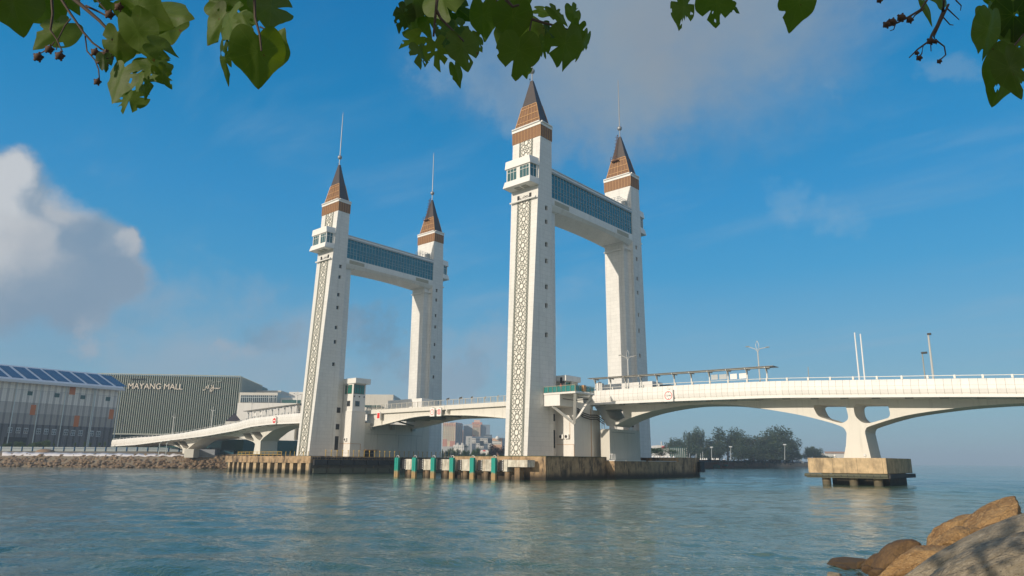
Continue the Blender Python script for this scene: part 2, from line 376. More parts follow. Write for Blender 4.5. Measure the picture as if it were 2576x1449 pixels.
M['gglass'] = glass_mat('green_glass', (.01, .16, .12), .06, .8)
M['mull'] = plain('aluminium', (.55, .57, .57), .4, .2, .05)
M['mullb'] = plain('brown_frame', (.07, .05, .04), .5)
M['conc'] = concrete_mat('pier_concrete', (.44, .30, .165), 1.0, .2, 1.6, (.035, .024, .012), (.06, .042, .026))
M['conc2'] = concrete_mat('foundation_concrete', (.56, .41, .235), .5, .3, 1.2, (.12, .10, .06))
M['pile'] = concrete_mat('pile_concrete', (.30, .20, .11), .3, -.2, 1.2, (.08, .06, .035))
M['panel'] = concrete_mat('fender_panel', (.66, .62, .52), .5, -1, 1.2, (.4, .2, .08), (.16, .12, .07))
M['rubber'] = plain('black_rubber', (.012, .012, .014), .6)
M['teal'] = None
M['clad'] = clad_mat('parapet_cladding', (.80, .78, .735))
M['girder'] = plain('bridge_girder', (.70, .67, .60), .6, var=.08, streak=.3, scale=.3)
M['under'] = plain('under_steel', (.34, .34, .30), .6, var=.2, scale=.6)
M['rail'] = plain('rail_grey', (.55, .54, .50), .5, .2)
M['yellow'] = plain('yellow_rail', (.55, .36, .06), .55)
M['orange'] = plain('orange_panel', (.52, .15, .03), .6)
M['red'] = plain('sign_red', (.70, .02, .015), .5, var=.03)
M['signw'] = plain('sign_white', (.82, .80, .76), .5, var=.03)
M['black'] = plain('black_paint', (.015, .015, .015), .6)
M['solar'] = None
M['trunk'] = plain('bark', (.11, .08, .055), .9, var=.3, scale=4, bump=.4)
def teal():
    mt, n, b = newmat('teal_pile'); p = coords(n); s = n.node('ShaderNodeSeparateXYZ'); n.put(s.inputs[0], p)
    z = n.math('ADD', s.outputs[2], n.math('MULTIPLY', n.math('SUBTRACT', n.noise(p, 2.5, 5), .5), .9))
    c = n.mix(n.ss(z, .75, 1.25), (.36, .24, .10, 1), (.0, .27, .21, 1)); c = n.mix(n.ss(n.noise(p, 3, 5), .6, .75), c, (.10, .12, .07, 1))
    n.put(b.inputs['Base Color'], c); b.inputs['Roughness'].default_value = .5; return mt
M['teal'] = teal()
def solar():
    mt, n, b = newmat('solar_cells'); uv = n.node('ShaderNodeUVMap').outputs[0]; s = n.node('ShaderNodeSeparateXYZ'); n.put(s.inputs[0], uv)
    l = n.math('LESS_THAN', n.math('FRACT', n.math('MULTIPLY', s.outputs[1], 12)), .12)
    k = n.math('LESS_THAN', n.math('ABSOLUTE', n.math('SUBTRACT', s.outputs[0], .5)), .008)
    c = n.mix(n.math('MAXIMUM', n.math('MULTIPLY', l, .5), k), (.008, .035, .10, 1), (.10, .16, .24, 1))
    n.put(b.inputs['Base Color'], c); b.inputs['Roughness'].default_value = .25; return mt
M['solar'] = solar()
def foliage(name, cols, trans=.25, rough=.6):
    mt, n, b = newmat(name); p = coords(n); oi = n.node('ShaderNodeNewGeometry').outputs['Random Per Island']
    a = n.mix(n.ss(n.noise(p, .35, 4), .35, .65), c4(cols[0]), c4(cols[1])); a = n.mix(oi, a, c4(cols[2]))
    n.put(b.inputs['Base Color'], a); b.inputs['Roughness'].default_value = rough
    tr = n.node('ShaderNodeBsdfTranslucent'); n.put(tr.inputs[0], a); mx = n.node('ShaderNodeMixShader'); mx.inputs[0].default_value = trans
    n.l.new(b.outputs[0], mx.inputs[1]); n.l.new(tr.outputs[0], mx.inputs[2]); n.l.new(mx.outputs[0], n.n['Material Output'].inputs[0]); return mt
M['casu'] = foliage('casuarina_foliage', ((.035, .065, .028), (.055, .09, .035), (.03, .05, .025)))
M['bush'] = foliage('bush_foliage', ((.065, .13, .03), (.12, .17, .045), (.05, .09, .025)))
M['redbush'] = foliage('rusty_foliage', ((.11, .05, .03), (.09, .07, .03), (.14, .06, .04)))
def rock_mat(name, c1, c2, c3, grain=40, bumpd=.03, wetz=None):
    mt, n, b = newmat(name); p = n.node('ShaderNodeTexCoord').outputs['Object']
    a = n.mix(n.ss(n.noise(p, 1.6, 6, .65), .38, .62), c4(c1), c4(c2)); g = n.noise(p, grain, 3, .7)
    a = n.mix(n.math('MULTIPLY', n.ss(g, .52, .62), .7), a, c4(c3))
    a = n.mix(n.math('MULTIPLY', n.ss(n.noise(p, grain*1.7, 2, .6), .60, .66), .6), a, (.04, .035, .03, 1))
    a = n.mix(n.math('MULTIPLY', n.ss(n.noise(p, 3.5, 6, .7), .58, .7), .5), a, c4(tuple(q*.35 for q in c1)))
    if wetz is not None:
        s = n.node('ShaderNodeSeparateXYZ'); n.put(s.inputs[0], coords(n)); z = n.math('ADD', s.outputs[2], n.math('MULTIPLY', n.noise(p, 2, 4), .3))
        a = n.mix(n.math('SUBTRACT', 1, n.ss(z, wetz, wetz+.25)), a, (.10, .06, .022, 1))
    n.put(b.inputs['Base Color'], a); b.inputs['Roughness'].default_value = .75
    bp = n.node('ShaderNodeBump'); bp.inputs['Strength'].default_value = .7; bp.inputs['Distance'].default_value = bumpd
    h = n.math('ADD', n.noise(p, 9, 7, .7), n.math('MULTIPLY', g, .5)); vo = n.node('ShaderNodeTexVoronoi', feature='DISTANCE_TO_EDGE'); vo.inputs['Scale'].default_value = 1.7; n.put(vo.inputs['Vector'], n.vm('ADD', p, n.vm('MULTIPLY', n.noise(p, 3, 5, .6, out=1), (.35, .35, .35)))); ck = n.ss(vo.outputs[0], .0, .035); a = n.mix(n.math('MULTIPLY', n.math('SUBTRACT', 1, ck), .22), a, (.05, .035, .02, 1)); n.put(b.inputs['Base Color'], a); h = n.math('ADD', h, n.math('MULTIPLY', ck, .25))
    n.put(bp.inputs['Height'], h); n.put(b.inputs['Normal'], bp.outputs[0]); return mt
M['riprap'] = rock_mat('riprap_stone', (.13, .08, .045), (.27, .18, .105), (.40, .29, .17), 2.5, .12)
M['rock'] = rock_mat('brown_rock', (.25, .135, .05), (.41, .24, .095), (.55, .35, .16), 15, .10, .35)
M['wetrock'] = rock_mat('wet_brown_rock', (.11, .06, .025), (.16, .09, .035), (.22, .13, .05), 18, .04, .25)
M['granite'] = rock_mat('grey_granite', (.24, .195, .13), (.32, .265, .185), (.42, .35, .25), 20, .05)
def water():
    mt, n, b = newmat('river_water'); p = coords(n)
    big = n.noise(n.map(p, (1, 1, 1), rot=(0, 0, .7)), .035, 4, .55)
    c = n.mix(n.ss(big, .35, .65), (.062, .112, .070, 1), (.088, .148, .095, 1))
    n.put(b.inputs['Base Color'], c); b.inputs['Roughness'].default_value = .07; b.inputs['IOR'].default_value = 1.6; b.inputs['Specular IOR Level'].default_value = .8; b.inputs['Specular Tint'].default_value = (1, .99, .88, 1)
    q = n.map(p, (.9, 1.25, 1), rot=(0, 0, R(41)))
    def ridge(x): return n.math('SUBTRACT', 1, n.math('MULTIPLY', n.math('ABSOLUTE', n.math('SUBTRACT', x, .5)), 2))
    patch = n.ss(n.noise(n.map(p, (.5, 1.6, 1), rot=(0, 0, R(41))), .05, 4, .6), .35, .65)
    h = n.math('MULTIPLY', n.math('MULTIPLY', ridge(n.noise(q, 1.7, 4, .6, dist=.4)), .05), n.math('ADD', .4, patch))
    h = n.math('ADD', h, n.math('MULTIPLY', n.math('MULTIPLY', n.noise(q, 6, 3, .6), .018), n.math('ADD', .4, patch)))
    bp = n.node('ShaderNodeBump'); bp.inputs['Strength'].default_value = 1.0; bp.inputs['Distance'].default_value = WAVE
    n.put(bp.inputs['Height'], h); n.put(b.inputs['Normal'], bp.outputs[0]); return mt
WAVE = 1.0
M['water'] = water()
def railglass():
    mt, n, b = newmat('green_rail_glass'); b.inputs['Base Color'].default_value = (.04, .26, .24, 1); b.inputs['Roughness'].default_value = .08; b.inputs['Alpha'].default_value = .72; return mt
M['railglass'] = railglass()
# ================= SETTING =================
import numpy as np
def water_mesh():
    """one water surface: real wave geometry over the river, flat towards the sea horizon"""
    fine = np.linspace(YAW-R(50), YAW+R(52), 1000); coarse = np.linspace(YAW+R(52), YAW-R(50)+2*math.pi, 40)[1:-1]
    ang = np.concatenate([fine, coarse]); rad_ = 7.0*(430/7.0)**(np.arange(880)/879.0); rad_ = np.concatenate([[.5, 3, 5], rad_, 430*(9200/430)**(np.arange(1, 15)/14.0)])
    A, Rr = np.meshgrid(ang, rad_); X = Rr*np.sin(A); Y = Rr*np.cos(A); Z = np.zeros_like(X); rng = np.random.RandomState(4)
    wx = X+1.2*np.sin(Y*.11+.7)+.8*np.sin(X*.17+Y*.05); wy = Y+1.2*np.sin(X*.13+1.1)+.7*np.sin(Y*.19-X*.07)
    group = .75+.25*np.sin(X*.031+Y*.043+1)*np.sin(X*.017-Y*.027+2)+.25*np.sin(X*.083-Y*.021)*np.sin(Y*.061+X*.05)
    for k in range(64):
        lam = .33*(5.0/.33)**rng.rand(); th = YAW+rng.randn()*.62; kk = 2*math.pi/lam; ph = rng.rand()*6.28
        slope = .018*(1.15 if .7 < lam < 2.5 else .85); amp = slope/kk; res = np.maximum(Rr*.00465, 0); fade = np.clip((lam/res-3.0)/3.0, 0, 1)
        c = np.sin(kk*(wx*math.sin(th)+wy*math.cos(th))+ph); Z += amp*fade*(c+.25*np.cos(2*np.arcsin(np.clip(c, -1, 1))))
    off = np.abs((A-YAW+math.pi) % (2*math.pi)-math.pi); Z *= group*np.clip((R(56)-off)/R(6), 0, 1)*np.clip((430-Rr)/120, 0, 1)*np.clip((Rr-5)/3, 0, 1)
    nr, na = X.shape; co = np.stack([X, Y, Z], -1).reshape(-1, 3); i = np.arange(nr-1)[:, None]*na; j = np.arange(na)[None, :]; j2 = (j+1) % na
    F = np.stack([i+j, i+j2, i+na+j2, i+na+j], -1).reshape(-1, 4)
    me = bpy.data.meshes.new('water'); me.vertices.add(len(co)); me.vertices.foreach_set('co', co.ravel()); me.loops.add(F.size); me.loops.foreach_set('vertex_index', F.ravel())
    me.polygons.add(len(F)); me.polygons.foreach_set('loop_start', np.arange(len(F))*4); me.polygons.foreach_set('loop_total', np.full(len(F), 4)); me.polygons.foreach_set('use_smooth', [True]*len(F))
    me.update(calc_edges=True); me.materials.append(M['water']); o = bpy.data.objects.new('water', me); scene.collection.objects.link(o); o['kind'] = 'structure'
water_mesh()
M['earth'] = plain('earth', (.20, .16, .11), .9, var=.25, scale=.3)
M['asph'] = plain('asphalt', (.06, .06, .06), .9)

# ================= TOWERS =================
TX, TY = -76.455, 93.864; DX, DY = -61.407, 31.013; ZB = 3.65
Z60, ZBT = 60.5, 62.8
WIN_Z = [(46.55, 47.45), (44.0, 44.85), (39.75, 40.6), (36.7, 37.55), (32.0, 32.85), (28.65, 29.5), (23.5, 24.35)]
def yfr(z): return -4.25+(z-ZB)/(Z60-ZB)*(4.25-1.72)
def hwf(z): return 2.42+(z-ZB)/(Z60-ZB)*(3.31-2.42)
def build_tower(cx, cy, mm, name, label):
    t = thing('bridge_tower', (cx, cy, ZB), label, 'tower', 'four tiled towers of the drawbridge')
    P = lambda x, y, z: (cx+x, cy+mm*y, z)
    def hx(mb, pts): mb.hexa([P(*p) for p in pts])
    # shaft with real window openings in both side faces
    mb = MB(); zs = sorted({ZB, Z60}|{z for w_ in WIN_Z for z in w_}|{10, 16, 53})
    ya, yb = -.30, .38
    for sx in (-1, 1):
        for i in range(len(zs)-1):
            z0, z1 = zs[i], zs[i+1]; iswin = (z0, z1) in WIN_Z
            def pt(k, z):
                yf = yfr(z); y = (yf, ya, yb, 1.6)[k]; f = (y-yf)/(1.6-yf); return P(sx*(hwf(z)*(1-f)+3.3*f), y, z)
            for k in range(3):
                if iswin and k == 1:
                    a, b, c, d = pt(1, z0), pt(2, z0), pt(2, z1), pt(1, z1); r = lambda q: (q[0]-sx*.45, q[1], q[2])
                    for e, g in ((a, b), (b, c), (c, d), (d, a)): mb.face([e, g, r(g), r(e)])
                    continue
                mb.face([pt(k, z0), pt(k+1, z0), pt(k+1, z1), pt(k, z1)])
    for i in range(len(zs)-1):
        z0, z1 = zs[i], zs[i+1]
        mb.face([P(-hwf(z0), yfr(z0), z0), P(hwf(z0), yfr(z0), z0), P(hwf(z1), yfr(z1), z1), P(-hwf(z1), yfr(z1), z1)])
    # rear wall with the narrower stair block behind it
    mb.face([P(-3.3, 1.6, ZB), P(3.3, 1.6, ZB), P(3.3, 1.6, Z60), P(-3.3, 1.6, Z60)])
    mb.face([P(-3.31, yfr(Z60), Z60), P(3.31, yfr(Z60), Z60), P(3.3, 1.6, Z60), P(-3.3, 1.6, Z60)])
    mb.build('shaft', M['tile'], t, recalc=False)
    mb = MB(); c = .45
    pl = [(-2.33, 3.7), (2.33, 3.7), (2.33, 2.1), (2.33+c, 1.62), (-2.33-c, 1.62), (-2.33, 2.1)]
    mb.prism(pl, [], lambda u, v, s: P(u, v, s), ZB, 47.4)
    mb.build('rear_pilaster', M['tile'], t)
    for z0, z1 in WIN_Z:
        for sx in (-1, 1):
            mb = MB(); x = sx*(hwf(z0)*.4+3.3*.6-.32); mb.box(*sorted((cx+x, cx+x-sx*.05)), *sorted((cy+mm*ya, cy+mm*yb)), z0, z1)
            mb.build('window', M['darkwin'], t)
    for (z, xw) in ((5, 3.3), (9.5, 3.3), (13.2, 3.3)):      # openings beside the stair block
        mb = MB(); mb.box(cx-2.42, cx+2.42, cy+mm*2.2, cy+mm*3.2, z, z+(1.2 if z > 6 else 3)); mb.build('opening', M['dark'], t)
    # patterned screen up the outer face
    def F(u, z, o): return P(u, yfr(z)-o, z)
    for (za, zb_, nt) in ((ZB+.02, 48.75, 18), (56.3, 60.45, 1.66)):
        mb = MB()
        mb.hexa([F(-1.6, za, -.1), F(1.6, za, -.1), F(1.6, za, .02), F(-1.6, za, .02), F(-1.6, zb_, -.1), F(1.6, zb_, -.1), F(1.6, zb_, .02), F(-1.6, zb_, .02)])
        sc = mb.build('screen_panel', M['cream'], t)
        for s_ in (-1, 1):
            mb = MB(); a, b = s_*1.6, s_*1.2
            mb.hexa([F(a, za, .02), F(b, za, .02), F(b, za, .08), F(a, za, .08), F(a, zb_, .02), F(b, zb_, .02), F(b, zb_, .08), F(a, zb_, .08)])
            mb.build('screen_border', M['border'], sc)
        mb = MB(); th = (zb_-za)/nt; tw = 1.18; wd = .058
        def seg(p, q, k, wd=wd):
            (u0, w0), (u1, w1) = p, q
            A = (u0*tw, za+(k+.5+w0*.5)*th); B = (u1*tw, za+(k+.5+w1*.5)*th)
            if max(A[1], B[1]) > zb_+.01: return
            dx, dz = B[0]-A[0], B[1]-A[1]; L = math.hypot(dx, dz) or 1; nx, nz_ = -dz/L*wd/2, dx/L*wd/2
            q4 = [(A[0]+nx, A[1]+nz_), (A[0]-nx, A[1]-nz_), (B[0]-nx, B[1]-nz_), (B[0]+nx, B[1]+nz_)]
            lo = [F(u, z, .03) for u, z in q4]; hi = [F(u, z, .075) for u, z in q4]
            mb.face(hi)
            for i in range(4): mb.face([lo[i], lo[(i+1) % 4], hi[(i+1) % 4], hi[i]])
        shapes = []
        ring = [(.37*math.cos(a*math.pi/6), .37*math.sin(a*math.pi/6)) for a in range(12)]
        shapes.append(ring)
        for q in range(4):
            ca, sa = round(math.cos(q*math.pi/2)), round(math.sin(q*math.pi/2))
            st = []
            for i in range(10):
                rr = .31 if i % 2 == 0 else .14; an = math.pi/2+i*math.pi/5; st.append((rr*math.cos(an), .62+rr*math.sin(an)))
            shapes.append([(x*ca-y*sa, x*sa+y*ca) for x, y in st])
            kt = [(.78, .78), (.80, .42), (.50, .26), (.30, .30), (.26, .50), (.42, .80)]
            shapes.append([(x*ca-y*sa, x*sa+y*ca) for x, y in kt])
        k = 0
        while k < nt:
            for sh in shapes:
                for i in range(len(sh)): seg(sh[i], sh[(i+1) % len(sh)], k)
            for sx in (-1, 1):
                for sz in (-1, 1):
                    seg((sx*.30, sz*.72), (sx*.66, sz), k); seg((sx*.80, sz*.35), (sx, sz*.62), k)
            seg((-1, -1), (1, -1), k, .13); k += 1
        for s_ in (-1, 1):
            for kk in range(int(nt+.99)): seg((s_, -1), (s_, 1), kk, .07)
        mb.build('screen_lattice', M['lattice'], sc, recalc=False)
    mb = MB(); rr = random.Random(3)                           # dark inscription under the cabin
    for i in range(9):
        x = -1.35+i*.32; z = 49.15+rr.uniform(-.1, .25); y = yfr(49)-.14
        mb.bar(P(x, y, z), P(x+rr.uniform(.1, .3), y, z+rr.uniform(-.35, .3)), .10, .05); mb.sphere(P(x+.1, y, z-.25), .07, 6, 4)
    mb.box(cx-1.6, cx-1.2, *sorted((cy+mm*(yfr(49)-.12), cy+mm*(yfr(49)+.02))), 48.8, 49.7); mb.box(cx+1.2, cx+1.6, *sorted((cy+mm*(yfr(49)-.12), cy+mm*(yfr(49)+.02))), 48.8, 49.7)
    mb.build('inscription', M['black'], t)
    mb = MB(); z = 48.5; mb.tube([P(-3.0, yfr(z)-.45, z), P(3.0, yfr(z)-.45, z)], .17, 10)
    for x in (-2.6, 0, 2.6): mb.bar(P(x, yfr(z), z), P(x, yfr(z)-.45, z), .1)
    mb.build('light_tube', M['white'], t)
    # lookout cabin
    mb = MB()
    hx(mb, [(-3.0, -4.3, 54.6), (3.0, -4.3, 54.6), (3.22, -1.9, 54.6), (-3.22, -1.9, 54.6), (-2.78, -4.3, 56.05), (2.78, -4.3, 56.05), (3.1, -1.85, 56.05), (-3.1, -1.85, 56.05)])
    rf = mb.build('cabin_roof', M['white'], t)
    mb = MB()
    hx(mb, [(-3.15, -4.62, 50.85), (3.15, -4.62, 50.85), (3.28, -2.1, 50.85), (-3.28, -2.1, 50.85), (-2.95, -4.3, 52.1), (2.95, -4.3, 52.1), (3.25, -2.0, 52.1), (-3.25, -2.0, 52.1)])
    bx = mb.build('cabin_floor', M['white'], t)
    for x in (-1.3, .35):
        mb = MB(); hx(mb, [(x, -3.6, 50.75), (x+1.1, -3.6, 50.75), (x+1.1, -2.5, 50.75), (x, -2.5, 50.75), (x, -3.6, 50.86), (x+1.1, -3.6, 50.86), (x+1.1, -2.5, 50.86), (x, -2.5, 50.86)])
        mb.build('floor_recess', M['under'], bx)
    mb = MB(); hx(mb, [(-2.62, -3.95, 52.1), (2.62, -3.95, 52.1), (2.95, -2.0, 52.1), (-2.95, -2.0, 52.1), (-2.62, -3.95, 54.6), (2.62, -3.95, 54.6), (2.95, -1.9, 54.6), (-2.95, -1.9, 54.6)])
    cg = mb.build('cabin_window', M['glass2'], t)
    mb = MB()
    for x in (-2.62, -1.85, -1.1, -.34, .34, 1.1, 1.85, 2.62):
        w_ = .2 if abs(x) in (2.62,) else (.14 if abs(x) == .34 else .06)
        mb.bar(P(x, -3.98, 52.1), P(x, -3.98, 54.6), w_)
    for z, h_ in ((53.85, .07), (52.2, .12), (54.5, .1)): mb.bar(P(-2.62, -3.98, z), P(2.62, -3.98, z), .08, h_)
    mb.bar(P(0, -3.97, 52.1), P(0, -3.97, 54.6), .68, .1, up=(0, 1, 0))
    for sx in (-1, 1):
        for f in (.0, .42, .85): mb.bar(P(sx*(2.66+.33*f), -3.95+1.95*f, 52.1), P(sx*(2.66+.33*f), -3.95+1.95*f, 54.6), .07 if f else .16)
        for z in (53.85,): mb.bar(P(sx*2.66, -3.95, z), P(sx*2.97, -2.0, z), .06)
        mb.hexa([P(sx*2.9, -2.5, 52.1), P(sx*3.02, -2.5, 52.1), P(sx*3.06, -2.0, 52.1), P(sx*2.9, -2.0, 52.1), P(sx*2.9, -2.5, 54.6), P(sx*3.02, -2.5, 54.6), P(sx*3.06, -2.0, 54.6), P(sx*2.9, -2.0, 54.6)])
    mb.build('window_frame', M['mullw'], cg)
    # bronze collar
    mb = MB(); hx(mb, [(-3.36, -1.77, Z60), (3.36, -1.77, Z60), (3.36, 1.66, Z60), (-3.36, 1.66, Z60), (-3.36, -1.77, ZBT), (3.36, -1.77, ZBT), (3.36, 1.66, ZBT), (-3.36, 1.66, ZBT)])
    co = mb.build('collar', M['bronze'], t)
    mb = MB()
    for i in range(10):
        x = -3.36+6.72*i/9
        for y in (-1.79, 1.68): mb.bar(P(x, y, Z60), P(x, y, ZBT), .05)
    for i in range(6):
        y = -1.77+3.43*i/5
        for x in (-3.38, 3.38): mb.bar(P(x, y, Z60), P(x, y, ZBT), .05)
    mb.build('collar_batten', M['frame'], co)
    # white ledge and its light tubes
    mb = MB(); hx(mb, [(-3.45, -1.87, ZBT+.003), (3.45, -1.87, ZBT+.003), (3.45, 1.76, ZBT+.003), (-3.45, 1.76, ZBT+.003), (-3.45, -1.87, 63.35), (3.45, -1.87, 63.35), (3.45, 1.76, 63.35), (-3.45, 1.76, 63.35)])
    ld = mb.build('ledge', M['white'], t)
    mb = MB()
    for y in (-1.98, 1.87): mb.tube([P(-3.3, y, 63.42), P(3.3, y, 63.42)], .16, 8)
    for x in (-3.52, 3.52): mb.tube([P(x, -1.6, 63.42), P(x, 1.5, 63.42)], .16, 8)
    mb.build('light_tube', M['white'], ld)
    # spire roof: louvred lower part front and rear, slate elsewhere
    zb0, zap = 63.36, 73.5; bx0, by0 = 3.05, 1.45; ax, ay = .26, .2; fz = .46
    def S(sx, sy, f): return (sx*(bx0+(ax-bx0)*f), sy*(by0+(ay-by0)*f)-.05, zb0+(zap-zb0)*f)
    mb = MB(); cs = [(-1, -1), (1, -1), (1, 1), (-1, 1)]
    for i in range(4):
        a, b = cs[i], cs[(i+1) % 4]
        if i in (0, 2): mb.face([P(*S(*a, fz)), P(*S(*b, fz)), P(*S(*b, 1)), P(*S(*a, 1))])
        else: mb.face([P(*S(*a, 0)), P(*S(*b, 0)), P(*S(*b, 1)), P(*S(*a, 1))])
    mb.face([P(*S(*c_, 1)) for c_ in cs]); sp = mb.build('spire_roof', M['slate'], t, recalc=False)
    for s_ in (-1, 1):
        mb = MB(); mb.face([P(*S(-1, s_, 0)), P(*S(1, s_, 0)), P(*S(1, s_, fz)), P(*S(-1, s_, fz))]); lv = mb.build('louvre_panel', M['bronzed'], sp, recalc=False)
        mb = MB(); off = .03*s_
        def L(u, f): p = S(1, s_, f); return P(p[0]*u, p[1]+off, p[2])
        for u in (-1, 1): mb.bar(L(u, 0), L(u, fz), .12)
        mb.bar(L(0, 0), L(0, fz), .2, .1)
        for f in (.02, .12, .26, .40, fz): mb.bar(L(-1, f), L(1, f), .11)
        for u in (.34, .67):
            for q in (-1, 1):
                mb.bar(L(q*u, 0), L(q*u, fz if u < .5 else .40), .06)
        mb.build('louvre_frame', M['frame'], lv)
    # ladder on the inner slope
    mb = MB()
    for x in (-.95, -.45):
        a = S(0, 1, .40); b = S(0, 1, .98); mb.bar(P(x*.9-.1, a[1]+.35, a[2]), P(x*.4, b[1]+.3, b[2]+.5), .07)
    for i in range(15):
        f = .40+.6*i/15; p = S(0, 1, f); k = 1-(i/15)*.5; mb.bar(P(-.95*k*.95, p[1]+.34, p[2]+.1), P(-.42*k, p[1]+.34, p[2]+.1), .05)
        if i % 2 == 0:
            mb.bar(P(-.95*k, p[1]+.34, p[2]+.1), P(-.95*k, p[1]+.85, p[2]+.1), .04); mb.bar(P(-.42*k, p[1]+.34, p[2]+.1), P(-.42*k, p[1]+.85, p[2]+.1), .04); mb.bar(P(-.95*k, p[1]+.85, p[2]+.1), P(-.42*k, p[1]+.85, p[2]+.1), .04)
    p = S(0, 1, .40); mb.box(*sorted((cx-1.5, cx+.3)), *sorted((cy+mm*p[1], cy+mm*(p[1]+.8))), p[2]-.1, p[2]); 
    for x in (-1.5, -.6, .3): mb.bar(P(x, p[1]+.8, p[2]), P(x, p[1]+.8, p[2]+.9), .05)
    for z in (.45, .9): mb.bar(P(-1.5, p[1]+.8, p[2]+z), P(.3, p[1]+.8, p[2]+z), .05)
    mb.build('roof_ladder', M['rust'], sp)
    # mast
    mb = MB(); mb.tube([P(0, -.05, 73.4), P(0, -.05, 75.3)], .11, 8); mb.tube([P(0, -.05, 76), P(0, -.05, 86.9), P(0, -.05, 87.9)], [.13, .085, .03], 8)
    ms = mb.build('mast', M['steel'], t, smooth=True)
    mb = MB(); mb.sphere(P(0, -.05, 75.6), .55, 16, 10); mb.build('mast_ball', M['steel'], ms, smooth=True)
    mb = MB(); mb.sphere(P(-.55, -.05, 74.1), .12, 8, 6); mb.bar(P(-.55, -.05, 73.4), P(-.55, -.05, 74.1), .04); mb.build('beacon', M['black'], ms)
    return t
M['border'] = None
def border():
    mt, n, b = newmat('carved_border'); wc, s = wallco(n)
    wv = n.math('SINE', n.math('MULTIPLY', s.outputs[2], 9)); u = n.math('FRACT', n.math('DIVIDE', n.math('ADD', s.outputs[0], s.outputs[1]), .4))
    k = n.math('LESS_THAN', n.math('ABSOLUTE', n.math('SUBTRACT', u, n.math('ADD', .5, n.math('MULTIPLY', wv, .25)))), .12)
    n.put(b.inputs['Base Color'], n.mix(k, (.12, .13, .11, 1), (.42, .42, .37, 1))); b.inputs['Roughness'].default_value = .7; return mt
M['border'] = border(); M['mullw'] = plain('white_frame', (.72, .71, .67), .5); M['rust'] = plain('rusty_steel', (.13, .06, .035), .8)
T3 = build_tower(TX, TY, 1, 'near', 'front tower of the near pair, its mast top hidden behind the hanging leaves')
T4 = build_tower(TX, TY+DY, -1, 'far', 'rear tower of the near pair, joined to the tallest tower by the glass bridge')
T1 = copy_tree(T3, delta=(DX, 0, 0), label='front tower of the far pair, beside the mall, leftmost of the four')
T2 = copy_tree(T4, delta=(DX, 0, 0), label='rear tower of the far pair, standing on the far pier past the bascule span')

# ================= SKY BRIDGES =================
def sky_bridge():
    cx = TX; y0, y1 = TY+1.6+.003, TY+DY-1.603; X = 3.29
    t = thing('sky_bridge', (cx, (y0+y1)/2, 47.3), 'enclosed glass bridge between the tops of the near pair of towers', 'sky bridge', 'glazed bridges joining the tower tops')
    n = 24
    def sweep(mb, prof, closed=True):
        rings = []
        for i in range(n+1):
            f = i/n; y = y0+(y1-y0)*f; arch = 1.0*(4*f*(1-f)); rings.append([(cx+x, y, z+(arch*.55 if z < 48 else 0)) for x, z in prof])
        for i in range(n):
            for k in range(len(prof)): a, b = k, (k+1) % len(prof); mb.face([rings[i][a], rings[i][b], rings[i+1][b], rings[i+1][a]])
    mb = MB(); sweep(mb, [(-X-.02, 49.45), (-X-.02, 48.1), (-X+.6, 47.1), (X-.6, 47.1), (X+.02, 48.1), (X+.02, 49.45)]); mb.build('floor_girder', M['panelw'], t)
    mb = MB(); pr_ = [(-X-.02, 54.2)]+[(-X-.02+.75-.75*math.cos(a*math.pi/12), 54.5+.85*math.sin(a*math.pi/12)) for a in range(0, 7)]
    pr_ += [(-x, z) for x, z in pr_[::-1]]; sweep(mb, pr_); rf = mb.build('roof', M['white'], t, smooth=True)
    mb = MB()
    for s in (-1, 1):
        for z in (54.22, 54.36, 54.5): mb.box(cx+s*(X+.03), cx+s*(X+.12), y0, y1, z-.03, z+.03)
        mb.tube([(cx+s*(X-.1), y0, 55.1), (cx+s*(X-.1), y1, 55.1)], .16, 8)
    mb.build('gutter', M['mull'], rf)
    for s in (-1, 1):
        mb = MB(); mb.box(cx+s*(X-.25), cx+s*(X-.15), y0, y1, 49.45, 54.2); g = mb.build('glass_wall', M['glass'], t)
        mb = MB()
        for i in range(31):
            y = y0+.03+(y1-y0-.06)*i/30; mb.box(cx+s*(X-.17), cx+s*(X-.06), y-.03, y+.03, 49.45, 54.2)
        for z in (50.65, 51.25, 52.1, 53.45): mb.box(cx+s*(X-.16), cx+s*(X-.08), y0, y1, z-.025, z+.025)
        mb.build('mullions', M['mull2'], g)
    for (a, b) in ((y0+.8, y0+5.2), (y1-6.0, y1-1.6)):
        for s in (-1, 1):
            mb = MB(); mb.box(cx+s*(X-.05), cx+s*(X+.05), a, b, 48.25, 49.1); mb.build('vent_grille', M['vent'], t)
    mb = MB(); yy = y1-1.0
    for (a, b) in (((cx+1.2, y1-4.6), (cx+3.1, y1-4.6)), ((cx+3.1, y1-4.6), (cx+3.1, y1-.3)), ((cx+1.2, y1-4.6), (cx+1.2, y1-.3))):
        for z in (55.9, 56.3, 56.7): mb.bar((*a, z), (*b, z), .05)
        L = math.dist(a, b)
        for i in range(int(L/.8)+1): f = i*.8/L; mb.bar((a[0]+(b[0]-a[0])*f, a[1]+(b[1]-a[1])*f, 55.3), (a[0]+(b[0]-a[0])*f, a[1]+(b[1]-a[1])*f, 56.7), .05)
    mb.build('roof_railing', M['rail'], rf); mb = MB(); mb.box(cx+2.1, cx+3.0, y1-2.0, y1-1.0, 55.33, 56.6); mb.build('roof_hatch', M['grey_wall'], rf)
    mb = MB(); mb.tube([(cx-2.3, y1-2.4, 45.9), (cx+1.9, y1-2.4, 45.9)], .16, 8); mb.tube([(cx+2.8, y1-2.4, 46.1), (cx+2.8, y1-.1, 46.1)], .16, 8)
    mb.build('light_tube', M['white'], t)
    return t
M['mull2'] = plain('blue_grey_mullion', (.42, .48, .49), .4, .3); M['vent'] = louvre_mat('tan_vent', (.42, .38, .28), .25)
